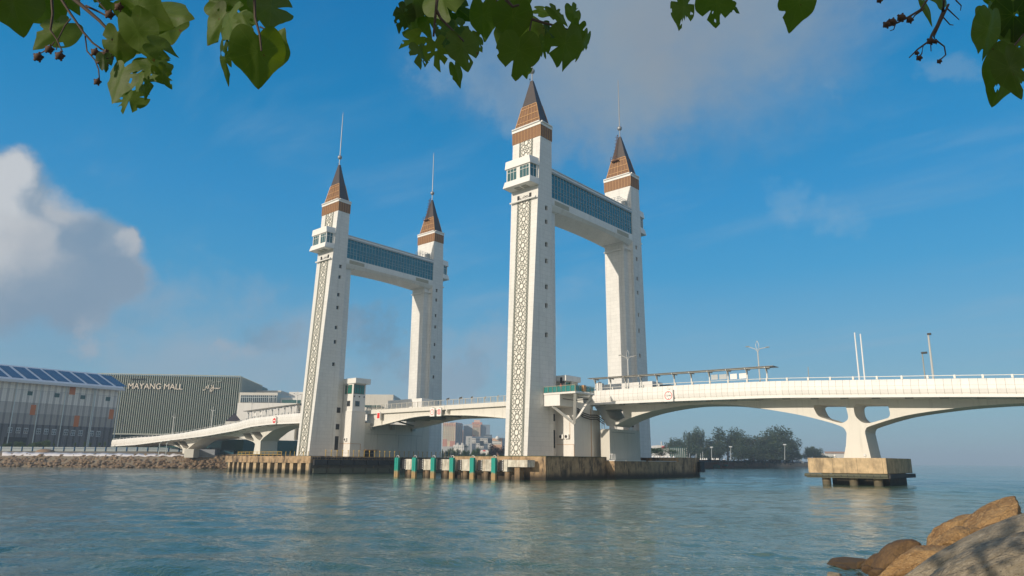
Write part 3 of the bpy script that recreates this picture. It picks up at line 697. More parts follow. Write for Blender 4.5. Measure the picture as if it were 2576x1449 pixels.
SB = sky_bridge(); copy_tree(SB, delta=(DX, 0, 0), label='enclosed glass bridge between the tops of the far pair of towers')
# ================= PIERS =================
def pier_near():
    t = thing('bridge_pier', (-76, 108, 0), 'stained concrete pier under the near pair of towers', 'pier')
    pl = [(-87.5, 86.2), (-67.6, 86.2), (-67.4, 101.6), (-66.0, 101.8), (-66.0, 116), (-67.6, 118), (-67.8, 133.5), (-87.5, 133.5)]
    mb = MB(); mb.prism(pl[:2]+[(-67.4, 102.6), (-87.5, 102.6)], [], lambda u, v, s: (u, v, s), -1.5, 3.55); mb.build('front_block', M['conc'], t)
    mb = MB(); mb.prism([(-87.5, 102.6), (-67.4, 102.6), (-66.0, 102.8), (-66.0, 116), (-67.5, 118), (-67.6, 128.6), (-87.5, 128.6)], [], lambda u, v, s: (u, v, s), -1.5, 2.95); mb.build('side_block', M['conc'], t)
    mb = MB(); mb.box(-87.5, -67.8, 128.6, 137.5, -1.5, 3.75); mb.build('end_block', M['conc'], t)
    mb = MB(); mb.box(-67.3, -66.7, 135.6, 137.6, .9, 3.0); mb.build('rubber_fender', M['rubber'], t)
    mb = MB(); mb.box(-68.4, -65.9, 102.7, 106.1, 2.955, 3.08); mb.box(-67.4, -65.9, 106.5, 113, 2.955, 3.06); mb.box(-69, -67.4, 119, 127, 2.955, 3.05); mb.build('white_ledge', M['white'], t)
    mb = MB()
    for x in (-67.2, -66.5):
        mb.bar((x, 103.2, 3.08), (x, 103.2, 4.1), .07); mb.bar((x, 103.8, 3.08), (x, 103.8, 4.1), .07)
    mb.bar((-67.2, 103.2, 4.1), (-66.5, 103.2, 4.1), .07); mb.build('ladder_hoop', M['signw'], t)
    mb = MB(); mb.box(-87.5, -67.35, 86.15, 86.6, 3.552, 3.62); mb.box(-67.9, -67.32, 86.6, 102.4, 3.552, 3.62); mb.build('grass_edge', M['bush'], t)
    return t
pier_near()
def pier_far():
    t = thing('bridge_pier', (-138, 108, 0), 'long concrete pier under the far pair of towers, on pillars towards the bank', 'pier')
    mb = MB(); mb.box(-165, -129.5, 86.2, 128, 2.15, 3.55); mb.build('deck_slab', M['conc'], t)
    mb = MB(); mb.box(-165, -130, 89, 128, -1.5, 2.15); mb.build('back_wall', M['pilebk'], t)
    x = -163.8
    while x < -131:
        mb = MB(); w_ = .75 if x < -156 else 1.25
        mb.box(x, x+w_, 86.4, 88.6, -1.5, 2.15); mb.build('pillar', M['conc2'], t); x += 2.1 if x < -156 else 3.0
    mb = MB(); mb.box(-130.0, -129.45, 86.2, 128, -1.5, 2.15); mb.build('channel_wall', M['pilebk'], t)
    for i in range(12):
        y = 86.8+i*3.4
        mb = MB(); mb.box(-129.45, -128.95, y, y+3.1, 1.75, 2.85); mb.build('rubber_fender', M['rubber2'], t)
        mb = MB(); mb.box(-129.45, -129.1, y, y+3.1, .1, 1.05); mb.build('lower_beam', M['beam'], t)
    mb = MB()
    for i in range(60): y = 86.6+i*.68; mb.box(-129.5, -129.2, y, y+.35, 3.0, 3.3)
    mb.build('chain_hook', M['rubber'], t)
    return t
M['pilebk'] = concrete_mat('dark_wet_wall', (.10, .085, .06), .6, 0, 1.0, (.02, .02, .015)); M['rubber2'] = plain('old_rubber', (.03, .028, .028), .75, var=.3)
M['beam'] = plain('weathered_beam', (.10, .10, .065), .8, var=.3)
pier_far()
# yellow railing along the far pier
t = thing('yellow_railing', (-147, 86.5, 3.55), 'low yellow railing along the front edge of the far pier', 'railing')
mb = MB(); x = -160
while x < -130: mb = MB(); mb.bar((x, 86.6, 3.55), (x, 86.6, 4.55), .09); x += 1.7; mb.build('post', M['yellow'], t)
mb = MB(); x = -160
while x < -143: mb.box(x, x+1.5, 86.56, 86.64, 4.42, 4.5); mb.box(x, x+1.5, 86.56, 86.64, 3.9, 3.98); x += 1.7
mb.build('rail', M['yellow'], t)
t = thing('yellow_railing', (-130, 105, 3.55), 'yellow posts standing along the channel edge of the far pier', 'railing')
mb = MB()
for i in range(26): y = 90+i*1.45; mb = MB(); mb.bar((-129.8, y, 3.55), (-129.8, y, 4.85), .1); mb.box(-130.0, -129.6, y-.05, y+.05, 4.75, 4.87); mb.build('post', M['yellow'], t)
mb = MB(); mb.bar((-129.8, 90, 4.3), (-129.8, 126, 4.3), .04); mb.build('chain', M['rail'], t)
# small jetty left of the far pier
t = thing('small_jetty', (-172, 90, 0), 'short concrete jetty on piles left of the far pier', 'jetty')
a = PY(*v6(1030, 1160), 88); b = PY(*v6(1255, 1160), 88); c = PY(*v6(1030, 1215), 88)
mb = MB(); mb.box(a.x, b.x, 88, 96, c.z, a.z); mb.build('deck_slab', M['conc2'], t)
mb = MB(); mb.box(a.x-.4, b.x, 87.8, 88.2, c.z-.75, c.z-.003); mb.build('fender_beam', M['beam'], t)
for x in (a.x+1.5, a.x+4.6):
    mb = MB(); mb.tube([(x, 89.2, -1.5), (x, 89.2, c.z)], .45, 10); mb.build('pile', M['conc2'], t, smooth=True)
# fender line in front of the near pier
YF = 84.0
for i, (p0, f0, f1, q0, q1) in enumerate(((252, 297, 388, 390, 540), (552, 600, 693, 695, 855), (876, 920, 1012, 1015, 1190), (1200, 1255, 1348, 1350, 1540), (1552, 1607, 1703, 1705, 1908), (1924, 1982, 2068, 2070, 2142))):
    X = lambda p: PY(*c6(p, 200), YF).x
    t = thing('mooring_fender', (X(p0), YF, 0), ('first mooring fender with teal piles, farthest left in the channel', 'second mooring fender from the left end of the teal row', 'third mooring fender from the left, before the gap of bright water', 'fourth mooring fender from the left with streaked white panel', 'fifth mooring fender from the left, with broad streaked panel', 'last mooring fender with teal piles, nearest the pier, narrow panel')[i], 'fender', 'teal and white fenders in front of the near pier')
    zt, zb_ = 3.05, 1.25
    for k in (0, 1):
        mb = MB(); x = X(p0+k*33)+.0; mb.box(x-.26, x+.2, YF-.75, YF-.3, -1.5, 3.3); pl_ = mb.build('fender_pile', M['teal'], t, bevel=.04)
    mb = MB(); mb.tube([(X(p0+20)+.35*math.cos(a), YF-.5, 3.3+.35*math.sin(a)) for a in [math.pi*j/8 for j in range(9)]], .06, 6); mb.build('lifting_hoop', M['rail'], t)
    mb = MB(); mb.box(X(f0), X(f1), YF+.1, YF+.9, zb_+.1, zt-.1); mb.box(X(f0+2), X(f0+30), YF-.2, YF+.1, zb_, zb_+.15); mb.build('fender_backing', M['rubber'], t)
    mb = MB(); mb.box(X(q0), X(q1), YF-.25, YF+.9, zb_, zt); mb.build('fender_panel', M['panel'], t, bevel=.03)
    mb = MB(); xx = X(q0)+.02; mb.box(xx-.12, xx+.12, YF-.33, YF-.24, zb_+.1, zt-.05); ch = mb.build('chain_strip', M['rubber'], t)
    mb = MB()
    for k in range(6): z = zb_+.2+k*.28; mb.box(xx-.07, xx+.07, YF-.38, YF-.33, z, z+.13)
    mb.build('chain_link', M['signw'], ch)
    mb = MB(); x = X(q0+38); mb.tube([(x, YF+.4, -1.5), (x, YF+.4, zb_)], .5, 12); mb.build('support_pile', M['pile'], t, smooth=True)
    if i < 5: mb = MB(); x = X(f0+10); mb.tube([(x, YF+1.2, -1.5), (x, YF+1.2, zb_+.2)], .3, 10); mb.build('brace_pile', M['pile'], t, smooth=True)
t = thing('fender_beam', (-68, YF, 0), 'long grey fender beam beside the last teal fender, streaked and on a dark pile', 'fender')
mb = MB(); a = PY(*c6(2148, 155), YF); b = PY(*c6(2488, 250), YF); mb.box(a.x, b.x, YF-.2, YF+1.6, 1.95, 3.0); mb.build('beam', M['greyb'] if 'greyb' in M else M['panel'], t)
x = PY(*c6(2287, 300), YF).x; mb = MB(); mb.box(x-.5, x+.5, YF+.1, YF+1.2, -1.5, 1.95); mb.build('pile', M['pile'], t)

# ================= HOUSES ON THE PIERS =================
def windows(t, cells, mat, fr, face, pos, proud=.02, fw=.07):
    """cells (u0,u1,z0,z1,nu,transom) on a wall plane; face 'y-' or 'x+'"""
    for (u0, u1, z0, z1, nu, tr) in cells:
        mb = MB()
        if face == 'y': mb.box(u0, u1, pos-proud, pos+.05, z0, z1)
        else: mb.box(pos-.05, pos+proud, u0, u1, z0, z1)
        g = mb.build('window', mat, t); mb = MB()
        def b3(a0, a1, c0, c1):
            if face == 'y': mb.box(a0, a1, pos-proud-.05, pos-proud+.001, c0, c1)
            else: mb.box(pos+proud-.001, pos+proud+.05, a0, a1, c0, c1)
        for k in range(nu+1): u = u0+(u1-u0)*k/nu; b3(u-fw/2, u+fw/2, z0-fw/2, z1+fw/2)
        for z in [z0, z1]+([z0+(z1-z0)*tr] if tr else []):
            for k in range(nu): a = u0+(u1-u0)*k/nu+fw/2; b = u0+(u1-u0)*(k+1)/nu-fw/2; b3(a, b, z-fw/2, z+fw/2)
        mb.build('window_frame', fr, g)
t = thing('control_house', (-133.6, 99.5, ZB-.1), 'white bridge control house with green windows beside the far front tower', 'building')
mb = MB(); mb.box(-137.0, -131.95, 97.75, 101.2, 13.55, 19.75); mb.build('upper_wall', M['white2'], t)
mb = MB(); mb.box(-137.2, -131.75, 97.55, 101.4, 3.55, 13.55); mb.build('lower_wall', M['white2'], t)
mb = MB(); mb.box(-137.2, -130.85, 97.45, 101.7, 19.753, 20.95); mb.build('roof', M['white2'], t, bevel=.04)
windows(t, [(-134.95, -134.3, 17.5, 19.45, 1, .72), (-133.95, -132.5, 17.5, 19.45, 2, .72)], M['gglass'], M['mullb'], 'y', 97.75)
windows(t, [(97.95, 100.75, 17.5, 19.5, 4, .72)], M['gglass'], M['mullb'], 'x', -131.95)
windows(t, [(-133.9, -132.9, 14.7, 15.85, 2, 0)], M['darkwin'], M['mullb'], 'y', 97.75)
windows(t, [(98.5, 99.6, 14.7, 15.8, 2, 0)], M['darkwin'], M['mullb'], 'x', -131.95)
for y in (98.0, 99.4, 100.7):
    mb = MB(); mb.box(-131.95, -131.8, y, y+.2, 16.75, 17.0); mb.build('spot_light', M['rubber'], t)
mb = MB(); mb.box(-137.1, -131.65, 97.5, 101.5, 13.5, 13.6); mb.build('string_course', M['white'], t)
def ac(t, x, y, z):
    mb = MB(); mb.box(x, x+.85, y-.4, y, z, z+.7); a = mb.build('air_conditioner', M['signw'], t)
    mb = MB(); mb.tube([(x+.35, y-.42, z+.35), (x+.35, y-.395, z+.35)], .27, 14); mb.build('fan_grille', M['rubber2'], a)
ac(t, -133.7, 97.54, 6.9)
mb = MB(); mb.bar((-137, 97.5, 6.4), (-131.7, 97.5, 6.4), .06); mb.bar((-131.7, 97.5, 6.4), (-131.7, 100.4, 6.35), .06); mb.bar((-131.7, 100.4, 6.35), (-131.7, 100.4, 5.0), .06); mb.build('pipe', M['frame'], t)
# counterweight housings (base wall) of both piers
def base_wall(x1, y0, y1, zt, label, extra):
    t = thing('pier_house', (x1-4, (y0+y1)/2, 3.55), label, 'building')
    mb = MB(); mb.box(x1-11.5, x1, y0, y1, 3.0, zt); w_ = mb.build('wall', M['grey_wall'], t); extra(t); return t
def exA(t):
    mb = MB(); 
    for y in (105.2, 111.5, 117.3): mb.box(-131.85, -131.815, y, y+.06, 3.7, 8.6)
    mb.box(-131.85, -131.81, 102, 119, 8.6, 8.68); mb.build('panel_joint', M['under'], t)
    for y in (103, 108.8, 115.3): mb = MB(); mb.box(-131.85, -131.2, y, y+.9, 9.7, 11.0); mb.build('bearing', M['under'], t)
    mb = MB(); mb.box(-131.84, -131.78, 99.3+2.3, 104.3, 3.56, 4.95); mb.build('doorway', M['dark'], t); mb = MB(); mb.box(-131.85, -130.9, 101.4, 105.2, 5.0, 5.12); mb.build('canopy', M['frame'], t)
base_wall(-131.85, 101.402, 121.3, 11.1, 'grey machine house between the far towers below the bascule span', exA)
t = thing('control_house', (-72, 100, 3.6), 'white control house behind the glass railed balcony at the near front tower', 'building')
mb = MB(); mb.box(-76.5, -70.46, 97.6, 103.3, 3.0, 12.6); mb.build('lower_wall', M['white2'], t)
mb = MB(); mb.box(-76, -70.5, 103.302, 105.5, 3.0, 11.6); mb.build('side_wall', M['grey_wall'], t)
mb = MB(); mb.box(-76.5, -72.9, 98.6, 102.3, 13.9, 16.4); mb.build('upper_wall', M['grey_wall'], t)
mb = MB(); mb.box(-76.8, -72.3, 98.0, 102.4, 16.403, 17.35); mb.build('roof', M['white2'], t)
mb = MB(); mb.box(-72.92, -72.86, 98.8, 99.9, 13.95, 16.2); mb.build('glass_door', M['gglass'], t)
mb = MB(); mb.box(-72.75, -72.45, 99.9, 100.3, 13.9, 16.4); mb.build('column', M['grey_wall'], t)
mb = MB(); mb.box(-73.5, -73.1, 97.9, 98.5, 16.0, 17.0); mb.build('loudspeaker', M['rubber'], t)
ac(t, -73.35, 97.58, 6.55); ac(t, -72.2, 97.58, 6.55)
mb = MB(); mb.bar((-74.6, 97.57, 5.6), (-70.5, 97.57, 5.6), .05); mb.bar((-70.5, 97.57, 5.6), (-70.5, 97.57, 3.6), .05); mb.bar((-71.3, 97.57, 6.5), (-71.3, 97.57, 10.0), .05)
mb.bar((-70.44, 102.6, 3.6), (-70.44, 102.6, 11.8), .09); mb.build('pipe', M['frame'], t)
mb = MB(); pts = [(-70.3, 98.5, 11.6), (-70.1, 99.8, 10.9), (-69.9, 101.5, 10.6), (-69.8, 103.5, 10.7), (-69.6, 105.5, 9.9)]
for k in range(3): mb.tube([(x, y, z-.35*k) for x, y, z in pts], .09, 6)
mb.build('cable_bundle', M['rubber2'], t)
# the balcony
t = thing('balcony', (-70, 95.5, 13.6), 'projecting balcony with green glass railing held by a white branching strut', 'balcony')
mb = MB(); mb.box(-73.4, -66.85, 93.1, 98.6, 13.6, 13.9); mb.box(-73.4, -70.2, 98.6, 102.3, 13.6, 13.9); mb.build('deck_slab', M['white2'], t)
mb = MB(); mb.box(-73.4, -70.1, 93.25, 98.2, 11.75, 13.597); mb.build('box_beam', M['white'], t)
mb = MB()
for (a, b) in (((-73.35, 93.2), (-66.95, 93.2)), ((-66.95, 93.2), (-66.95, 98.5))):
    mb.bar((*a, 14.42), (*b, 14.42), .03, .9)
mb.build('glass_panel', M['railglass'], t)
mb = MB()
for i in range(8): x = -73.35+6.4*i/7; mb.bar((x, 93.12, 13.9), (x, 93.12, 14.95), .06)
for i in range(6): y = 93.2+5.3*i/5; mb.bar((-66.87, y, 13.9), (-66.87, y, 14.95), .06)
mb.bar((-73.35, 93.12, 14.95), (-66.87, 93.12, 14.95), .07); mb.bar((-66.87, 93.12, 14.95), (-66.87, 98.5, 14.95), .07); mb.build('railing', M['railg'], t)
mb = MB(); o = (-70.3, 97.45, 9.0)
for e in ((-67.2, 93.5, 13.6), (-67.2, 98.3, 13.6), (-71.9, 93.6, 11.75)): mb.bar(o, e, .42, .32)
mb.build('strut', M['white'], t)
mb = MB(); mb.tube([(-70.0, 93.9, 12.9), (-68.3, 95.0, 12.6), (-67.4, 97.5, 12.9)], .07, 6); mb.build('drain_pipe', M['rubber2'], t)
mb = MB(); mb.box(-66.95, -66.5, 95.0, 95.6, 14.0, 15.0); mb.build('cabinet', M['frame'], t)
t = thing('person_in_red', (-71.3, 95.2, 13.9), 'person in a red shirt standing at the glass railed balcony', 'person')
mb = MB(); mb.tube([(-71.3, 95.2, 13.9), (-71.3, 95.2, 14.7)], [.13, .17], 10); mb.build('trousers', M['rubber'], t, smooth=True)
mb = MB(); mb.tube([(-71.3, 95.2, 14.68), (-71.3, 95.2, 15.0), (-71.3, 95.2, 15.28), (-71.3, 95.2, 15.36)], [.17, .21, .2, .07], 12); mb.tube([(-71.52, 95.2, 15.2), (-71.58, 95.1, 14.9), (-71.5, 94.95, 14.7)], .05, 6); mb.tube([(-71.08, 95.2, 15.2), (-71.02, 95.1, 14.9), (-71.1, 94.95, 14.7)], .05, 6); mb.build('shirt', M['red'], t, smooth=True)
mb = MB(); mb.sphere((-71.3, 95.2, 15.5), .115, 12, 8, (.9, 1, 1.15)); mb.tube([(-71.3, 95.2, 15.3), (-71.3, 95.2, 15.45)], .05, 8); mb.build('head', M['skin'], t, smooth=True)
mb = MB(); mb.sphere((-71.3, 95.22, 15.55), .12, 12, 8, (.95, 1, 1)); mb.build('hair', M['rubber'], t, smooth=True)
# machine box under the approach leg
t = thing('machine_box', (-68.6, 109, 2.95), 'pale concrete box under the first leg of the approach bridge', 'building')
mb = MB(); mb.prism([(104, 2.9), (104, 8.1), (104.35, 8.35), (113.6, 8.35), (114, 8.1), (114, 2.9)], [], lambda u, v, s: (s, u, v), -69.55, -67.6); mb.build('wall', M['grey_wall'], t)
mb = MB(); mb.box(-67.6, -67.56, 104.8, 112.2, 7.75, 7.85); mb.build('joint', M['under'], t)
mb = MB()
for y in (104.1, 104.9): mb.bar((-69.2, y, 8.35), (-69.2, y, 9.5), .05)
mb.bar((-69.2, 104.1, 9.5), (-69.2, 104.9, 9.5), .05); mb.bar((-69.2, 104.1, 9.0), (-69.2, 104.9, 9.0), .05); mb.build('guard_rail', M['frame'], t)
t = thing('deck_house', (-70, 118.5, 12), 'low white house on the deck at the near rear tower', 'building')
mb = MB(); mb.box(-76, -63.7, 112.4, 116.2, 12.6, 17.0); mb.build('wall', M['white2'], t)
mb = MB(); mb.box(-63.68, -60.3, 112.5, 116.1, 12.6, 16.2); mb.build('glazed_annex', M['darkwin'], t)
t = thing('deck_house', (-131.4, 118.5, 12), 'low white house on the deck at the far rear tower', 'building')
mb = MB(); mb.box(-137.4, -125.1, 112.4, 116.2, 13.99, 17.1); mb.build('wall', M['white2'], t)
for (px0, py0, px1, py1) in ():
    pass

# ================= BASCULE SPAN =================
def bascule(x0, x1, label, left):
    t = thing('bascule_leaf', ((x0+x1)/2, 109.4, 13.5), label, 'bridge leaf', 'two leaves of the lifting span')
    yn, yf_ = 102.5, 116.3; zb_, zt = 13.12, 13.98
    mb = MB(); mb.box(x0, x1, yn, yf_, zb_, zt); mb.build('deck', M['girder'], t)
    tab = [(-134, 10.2), (-131, 10.35), (-126.9, 10.73), (-123.5, 11.2), (-120.2, 11.66), (-117, 12.0), (-114.2, 12.16), (-107.2, 12.1), (-100.5, 11.8), (-95.4, 11.4), (-90, 10.85), (-84, 10.0), (-79, 9.2)]
    def zl(x):
        for (a, za), (b, zb2) in zip(tab, tab[1:]):
            if a <= x <= b: return za+(zb2-za)*(x-a)/(b-a)
        return tab[0][1] if x < -130 else tab[-1][1]
    for y in (103.4, 115.4):
        mb = MB(); n = 24; top = []; bot = []
        xs = [x0+.0+(x1-x0)*i/n for i in range(n+1)]
        pl = [(x, zl(x)) for x in xs]+[(x1, zb_-.003), (x0, zb_-.003)]
        mb.prism(pl, [], lambda u, v, s: (u, s, v), y-.15, y+.15)
        for i in range(n): mb.hexa([(xs[i], y-.45, zl(xs[i])-.1), (xs[i+1], y-.45, zl(xs[i+1])-.1), (xs[i+1], y+.45, zl(xs[i+1])-.1), (xs[i], y+.45, zl(xs[i])-.1), (xs[i], y-.45, zl(xs[i])+.03), (xs[i+1], y-.45, zl(xs[i+1])+.03), (xs[i+1], y+.45, zl(xs[i+1])+.03), (xs[i], y+.45, zl(xs[i])+.03)])
        mb.build('main_girder', M['girder'], t)
    k = 0; x = x0+3
    while x < x1-1:
        mb = MB(); mb.box(x, x+.3, 103.6, 115.2, max(zl(x)+.25, 11.9), zb_-.003); mb.build('cross_beam', M['under'], t)
        if x+6 < x1: mb = MB(); s = 1 if k % 2 else -1; mb.bar((x, 109.4-s*5.5, zl(x)+.5), (x+6, 109.4+s*5.5, zl(x+6)+.5), .35, .3); mb.build('wind_brace', M['under'], t)
        x += 5.2; k += 1
    for xx in ((-128.2, -106.4) if left else (-86,)):       # curved web stiffeners
        mb = MB(); mb.prism([(0, zb_), (-.9, zb_), (-.85, zb_-.35), (-.35, zb_-.9), (-.22, zl(xx)), (0, zl(xx))], [], lambda u, v, s: (xx+s, 103.26+u, v), 0, .3); mb.build('bracket', M['girder'], t)
    # railing with pickets
    mb = MB(); x = x0+.6
    while x < x1: mb.box(x-.06, x+.06, yn+.1, yn+.22, zt, zt+1.15); x += 1.75
    mb.box(x0+.4, x1, yn+.12, yn+.2, zt+1.08, zt+1.15); mb.box(x0+.4, x1, yn+.12, yn+.2, zt+.15, zt+.2); x = x0+.5; i = 0
    while x < x1:
        if i % 6 != 5: mb.box(x-.022, x+.022, yn+.14, yn+.18, zt+.2, zt+1.08)
        x += .29; i += 1
    mb.build('railing', M['railw'], t)
    mb = MB(); mb.box(x0, x1, yf_-.2, yf_-.1, zt, zt+1.1); mb.build('parapet', M['railw'], t)
M['railw'] = plain('pale_rail', (.50, .48, .42), .5); M['greyb'] = M['panel']
bascule(-133.6, -107.03, 'left leaf of the lifting span, ending beside the control house with red sign', True)
bascule(-106.97, -80.0, 'right leaf of the lifting span, running behind the near front tower', False)
# flags on the far parapet
for i, (x, y) in enumerate(((1193, 468), (1297, 470), (1410, 460), (1508, 450), (1628, 442), (1812, 418), (1952, 407), (2068, 402), (2207, 402), (2345, 388))):
    p = PY(*v3(x, y), 116.1); t = thing('flag', (p.x, 116.1, 15.0), ORD[i]+' small dark flag from the left on the far railing of the lifting span', 'flag', 'small dark flags on the far railing of the lifting span')
    mb = MB(); mb.bar((p.x, 116.1, 14.9), (p.x, 116.1, max(p.z, 15.6)+.25), .05); mb.build('pole', M['rail'], t)
    w_ = (.25, .3, .25, .5, .3, .95, .95, .6, .25, .2)[i]; z = max(p.z, 15.6)
    mb = MB(); mb.hexa([(p.x-.02, 116.08, z-.3), (p.x-w_, 116.0, z-.45), (p.x-w_, 116.02, z-.45), (p.x-.02, 116.12, z-.3), (p.x-.02, 116.08, z+.2), (p.x-w_, 116.0, z), (p.x-w_, 116.02, z), (p.x-.02, 116.12, z+.2)]); mb.build('cloth', M['black'], t)

# ================= signs =================
def text_mesh(body, size, loc, rot, mat, parent, name='lettering', ext=.02, sx=1, font_shear=0):
    cu = bpy.data.curves.new(name, 'FONT'); cu.body = body; cu.size = size; cu.extrude = ext; cu.align_x = 'CENTER'; cu.align_y = 'CENTER'; cu.shear = font_shear
    tmp = bpy.data.objects.new('tmp', cu); scene.collection.objects.link(tmp); bpy.context.view_layer.update()
    me = bpy.data.meshes.new_from_object(tmp.evaluated_get(bpy.context.evaluated_depsgraph_get())); bpy.data.objects.remove(tmp)
    me.materials.clear(); me.materials.append(mat); me.name = name
    ob = bpy.data.objects.new(name, me); scene.collection.objects.link(ob); o = wloc(parent) if parent else Vector((0, 0, 0))
    ob.parent = parent; ob.location = Vector(loc)-o; ob.rotation_euler = rot; ob.scale = (sx, 1, 1); WL[ob.name] = o.copy(); return ob
def ring(mb, x, y, z, r0, r1, n=36, d=.03):
    for i in range(n):
        a, b = 2*math.pi*i/n, 2*math.pi*(i+1)/n; q = lambda r, an: (x+r*math.cos(an), y, z+r*math.sin(an))
        mb.face([q(r0, a), q(r1, a), q(r1, b), q(r0, b)])
def sign_at(px, py, w_, h_, Y, label, kind):
    p = PY(px, py, Y); t = thing('marine_sign', (p.x, Y, p.z-h_/2), label, 'sign')
    mb = MB(); mb.box(p.x-w_/2, p.x+w_/2, Y, Y+.3, p.z-h_/2, p.z+h_/2); bd = mb.build('sign_board', M['signw'], t)
    mb = MB(); mb.bar((p.x-w_*.3, Y-.1, p.z+h_/2+.2), (p.x+w_*.25, Y+.1, p.z+h_/2+.12), .1); mb.bar((p.x, Y+.2, p.z+h_/2), (p.x, Y+.6, p.z+h_/2+.2), .1); mb.build('lamp_arm', M['rail'], t)
    yy = Y-.012; mb = MB()
    if kind == 'red': mb.box(p.x-w_*.38, p.x+w_*.38, yy, Y-.001, p.z-h_*.38, p.z+h_*.38); mb.build('red_panel', M['red'], bd)
    elif kind == 'noentry':
        mb.tube([(p.x, yy, p.z), (p.x, Y-.001, p.z)], w_*.45, 32); mb.build('red_disc', M['red'], bd)
        mb = MB(); mb.box(p.x-w_*.32, p.x+w_*.32, yy-.012, yy-.001, p.z-.14, p.z+.14); mb.build('white_bar', M['signw'], bd)
    else:
        r = min(w_, h_)*.44; ring(mb, p.x, yy, p.z, r*.86, r); mb.build('red_ring', M['red'], bd)
        if kind == 'bars':
            mb = MB()
            for x in (-.26, .0, .26): mb.box(p.x+(x-.07)*r*1.4, p.x+(x+.07)*r*1.4, yy, Y-.001, p.z-r*.8, p.z+r*.8)
            mb.build('red_bar', M['red'], bd)
        else:
            text_mesh('12.4m' if kind == 'text' else '< >', r*.62 if kind == 'text' else r*.7, (p.x, Y-.02, p.z), (R(90), 0, 0), M['black'], bd, 'lettering', .006)
            mb = MB()
            for s in (-1, 1): mb.prism([(-.13, s*.80), (.13, s*.80), (0, s*.58)], [], lambda u, v, q: (p.x+u*r, q, p.z+v*r), yy, Y-.001)
            mb.build('arrow', M['black'], bd)
    return t
sign_at(*v4(1902, 386), 1.55, 1.9, 102.1, 'square white clearance sign reading 12.4m hung on the approach parapet', 'text')
sign_at(*v3(1040, 605), 1.15, 1.6, 102.2, 'white sign with plain red square at the left end of the lifting span', 'red')
sign_at(*v3(1624, 567), 1.35, 1.75, 102.2, 'white square sign with red ring and small dark writing, left of the span joint', 'ring')
sign_at(*v3(1697, 564), 1.3, 1.75, 102.2, 'white square sign with red ring and red bars, right of the span joint', 'bars')
sign_at(*v6(1616, 681), 1.55, 1.9, 102.1, 'round red no entry sign on the left approach parapet', 'noentry')

# ================= APPROACH BRIDGES =================
def parapet(mb, st, Y, s):
    """st: (x, z_low, z_high); bulging cladding, u in metres"""
    prof = [(0, 0.0), (.16, .12), (.24, .35), (.22, .6), (.12, .82), (0, 1.0)]; u = 0
    for (a, b) in zip(st, st[1:]):
        L = math.hypot(b[0]-a[0], b[1]-a[1])
        for (o0, f0), (o1, f1) in zip(prof, prof[1:]):
            mb.face([(a[0], Y-s*o0, a[1]+(a[2]-a[1])*f0), (b[0], Y-s*o0, b[1]+(b[2]-b[1])*f0), (b[0], Y-s*o1, b[1]+(b[2]-b[1])*f1), (a[0], Y-s*o1, a[1]+(a[2]-a[1])*f1)],
                    [(u, f0), (u+L, f0), (u+L, f1), (u, f1)])
        u += L
def interp(tab, x, k):
    for a, b in zip(tab, tab[1:]):
        if a[0] <= x <= b[0]:
            f = (x-a[0])/(b[0]-a[0]); return a[k]+(b[k]-a[k])*f
    return tab[0][k] if x < tab[0][0] else tab[-1][k]
def smooth_tab(tab, step):
    n = int(abs(tab[-1][0]-tab[0][0])/step)+1; r = []
    for i in range(n+1):
        x = tab[0][0]+(tab[-1][0]-tab[0][0])*i/n; c = [0]*(len(tab[0])-1)
        for q in (-1, -.5, 0, .5, 1):
            xx = min(max(x+q*3, tab[0][0]), tab[-1][0])
            for k in range(1, len(tab[0])): c[k-1] += interp(tab, xx, k)/5
        r.append((x, *c))
    return r
def approach(name, label, tab, yn, yf_, web, holes, wy, capx):
    cx = (tab[0][0]+tab[-1][0])/2; t = thing(name, (cx, 109.4, 12), label, 'bridge')
    st = smooth_tab(tab, 1.0)          # x, slab bottom, slab top, panel top
    mb = MB()
    for a, b in zip(st, st[1:]): mb.hexa([(a[0], yn, a[1]), (b[0], yn, b[1]), (b[0], yf_, b[1]), (a[0], yf_, a[1]), (a[0], yn, a[2]), (b[0], yn, b[2]), (b[0], yf_, b[2]), (a[0], yf_, a[2])])
    mb.build('deck_slab', M['white'], t)
    mb = MB(); parapet(mb, [(a[0], a[2]+.002, a[3]) for a in st], yn+.25, 1); mb.build('parapet', M['clad'], t, recalc=False)
    mb = MB(); parapet(mb, [(a[0], a[2]+.002, a[3]) for a in st], yf_-.25, -1); mb.build('parapet', M['clad'], t, recalc=False)
    mb = MB()
    for a, b in zip(st, st[1:]):
        for z in (.42,): mb.bar((a[0], yn+.5, a[3]+z), (b[0], yn+.5, b[3]+z), .07)
    for a in st[::3]: mb.bar((a[0], yn+.5, a[3]-.5), (a[0], yn+.5, a[3]+.5), .09); mb.box(a[0]-.12, a[0]+.12, yn+.4, yn+.62, a[3]+.05, a[3]+.5)
    mb.build('hand_rail', M['rail'], t)
    mb = MB()
    for a in st[::2]: mb.box(a[0]-.06, a[0]+.06, yn+.26, yn+.4, a[2], a[3]-.05)
    mb.build('rail_post', M['rail'], t)
    mb = MB()
    for a in st[3::4]: mb.box(a[0]-.0, a[0]+.9, yn+.7, yn+1.3, a[1]-.16, a[1]+.01)
    mb.build('drain_box', M['under'], t)
    mb = MB(); mb.prism(web, holes, lambda u, v, s: (u, s, v), wy[0], wy[1]); w_ = mb.build('arch_girder', M['girder'], t)
    mb = MB()
    return t
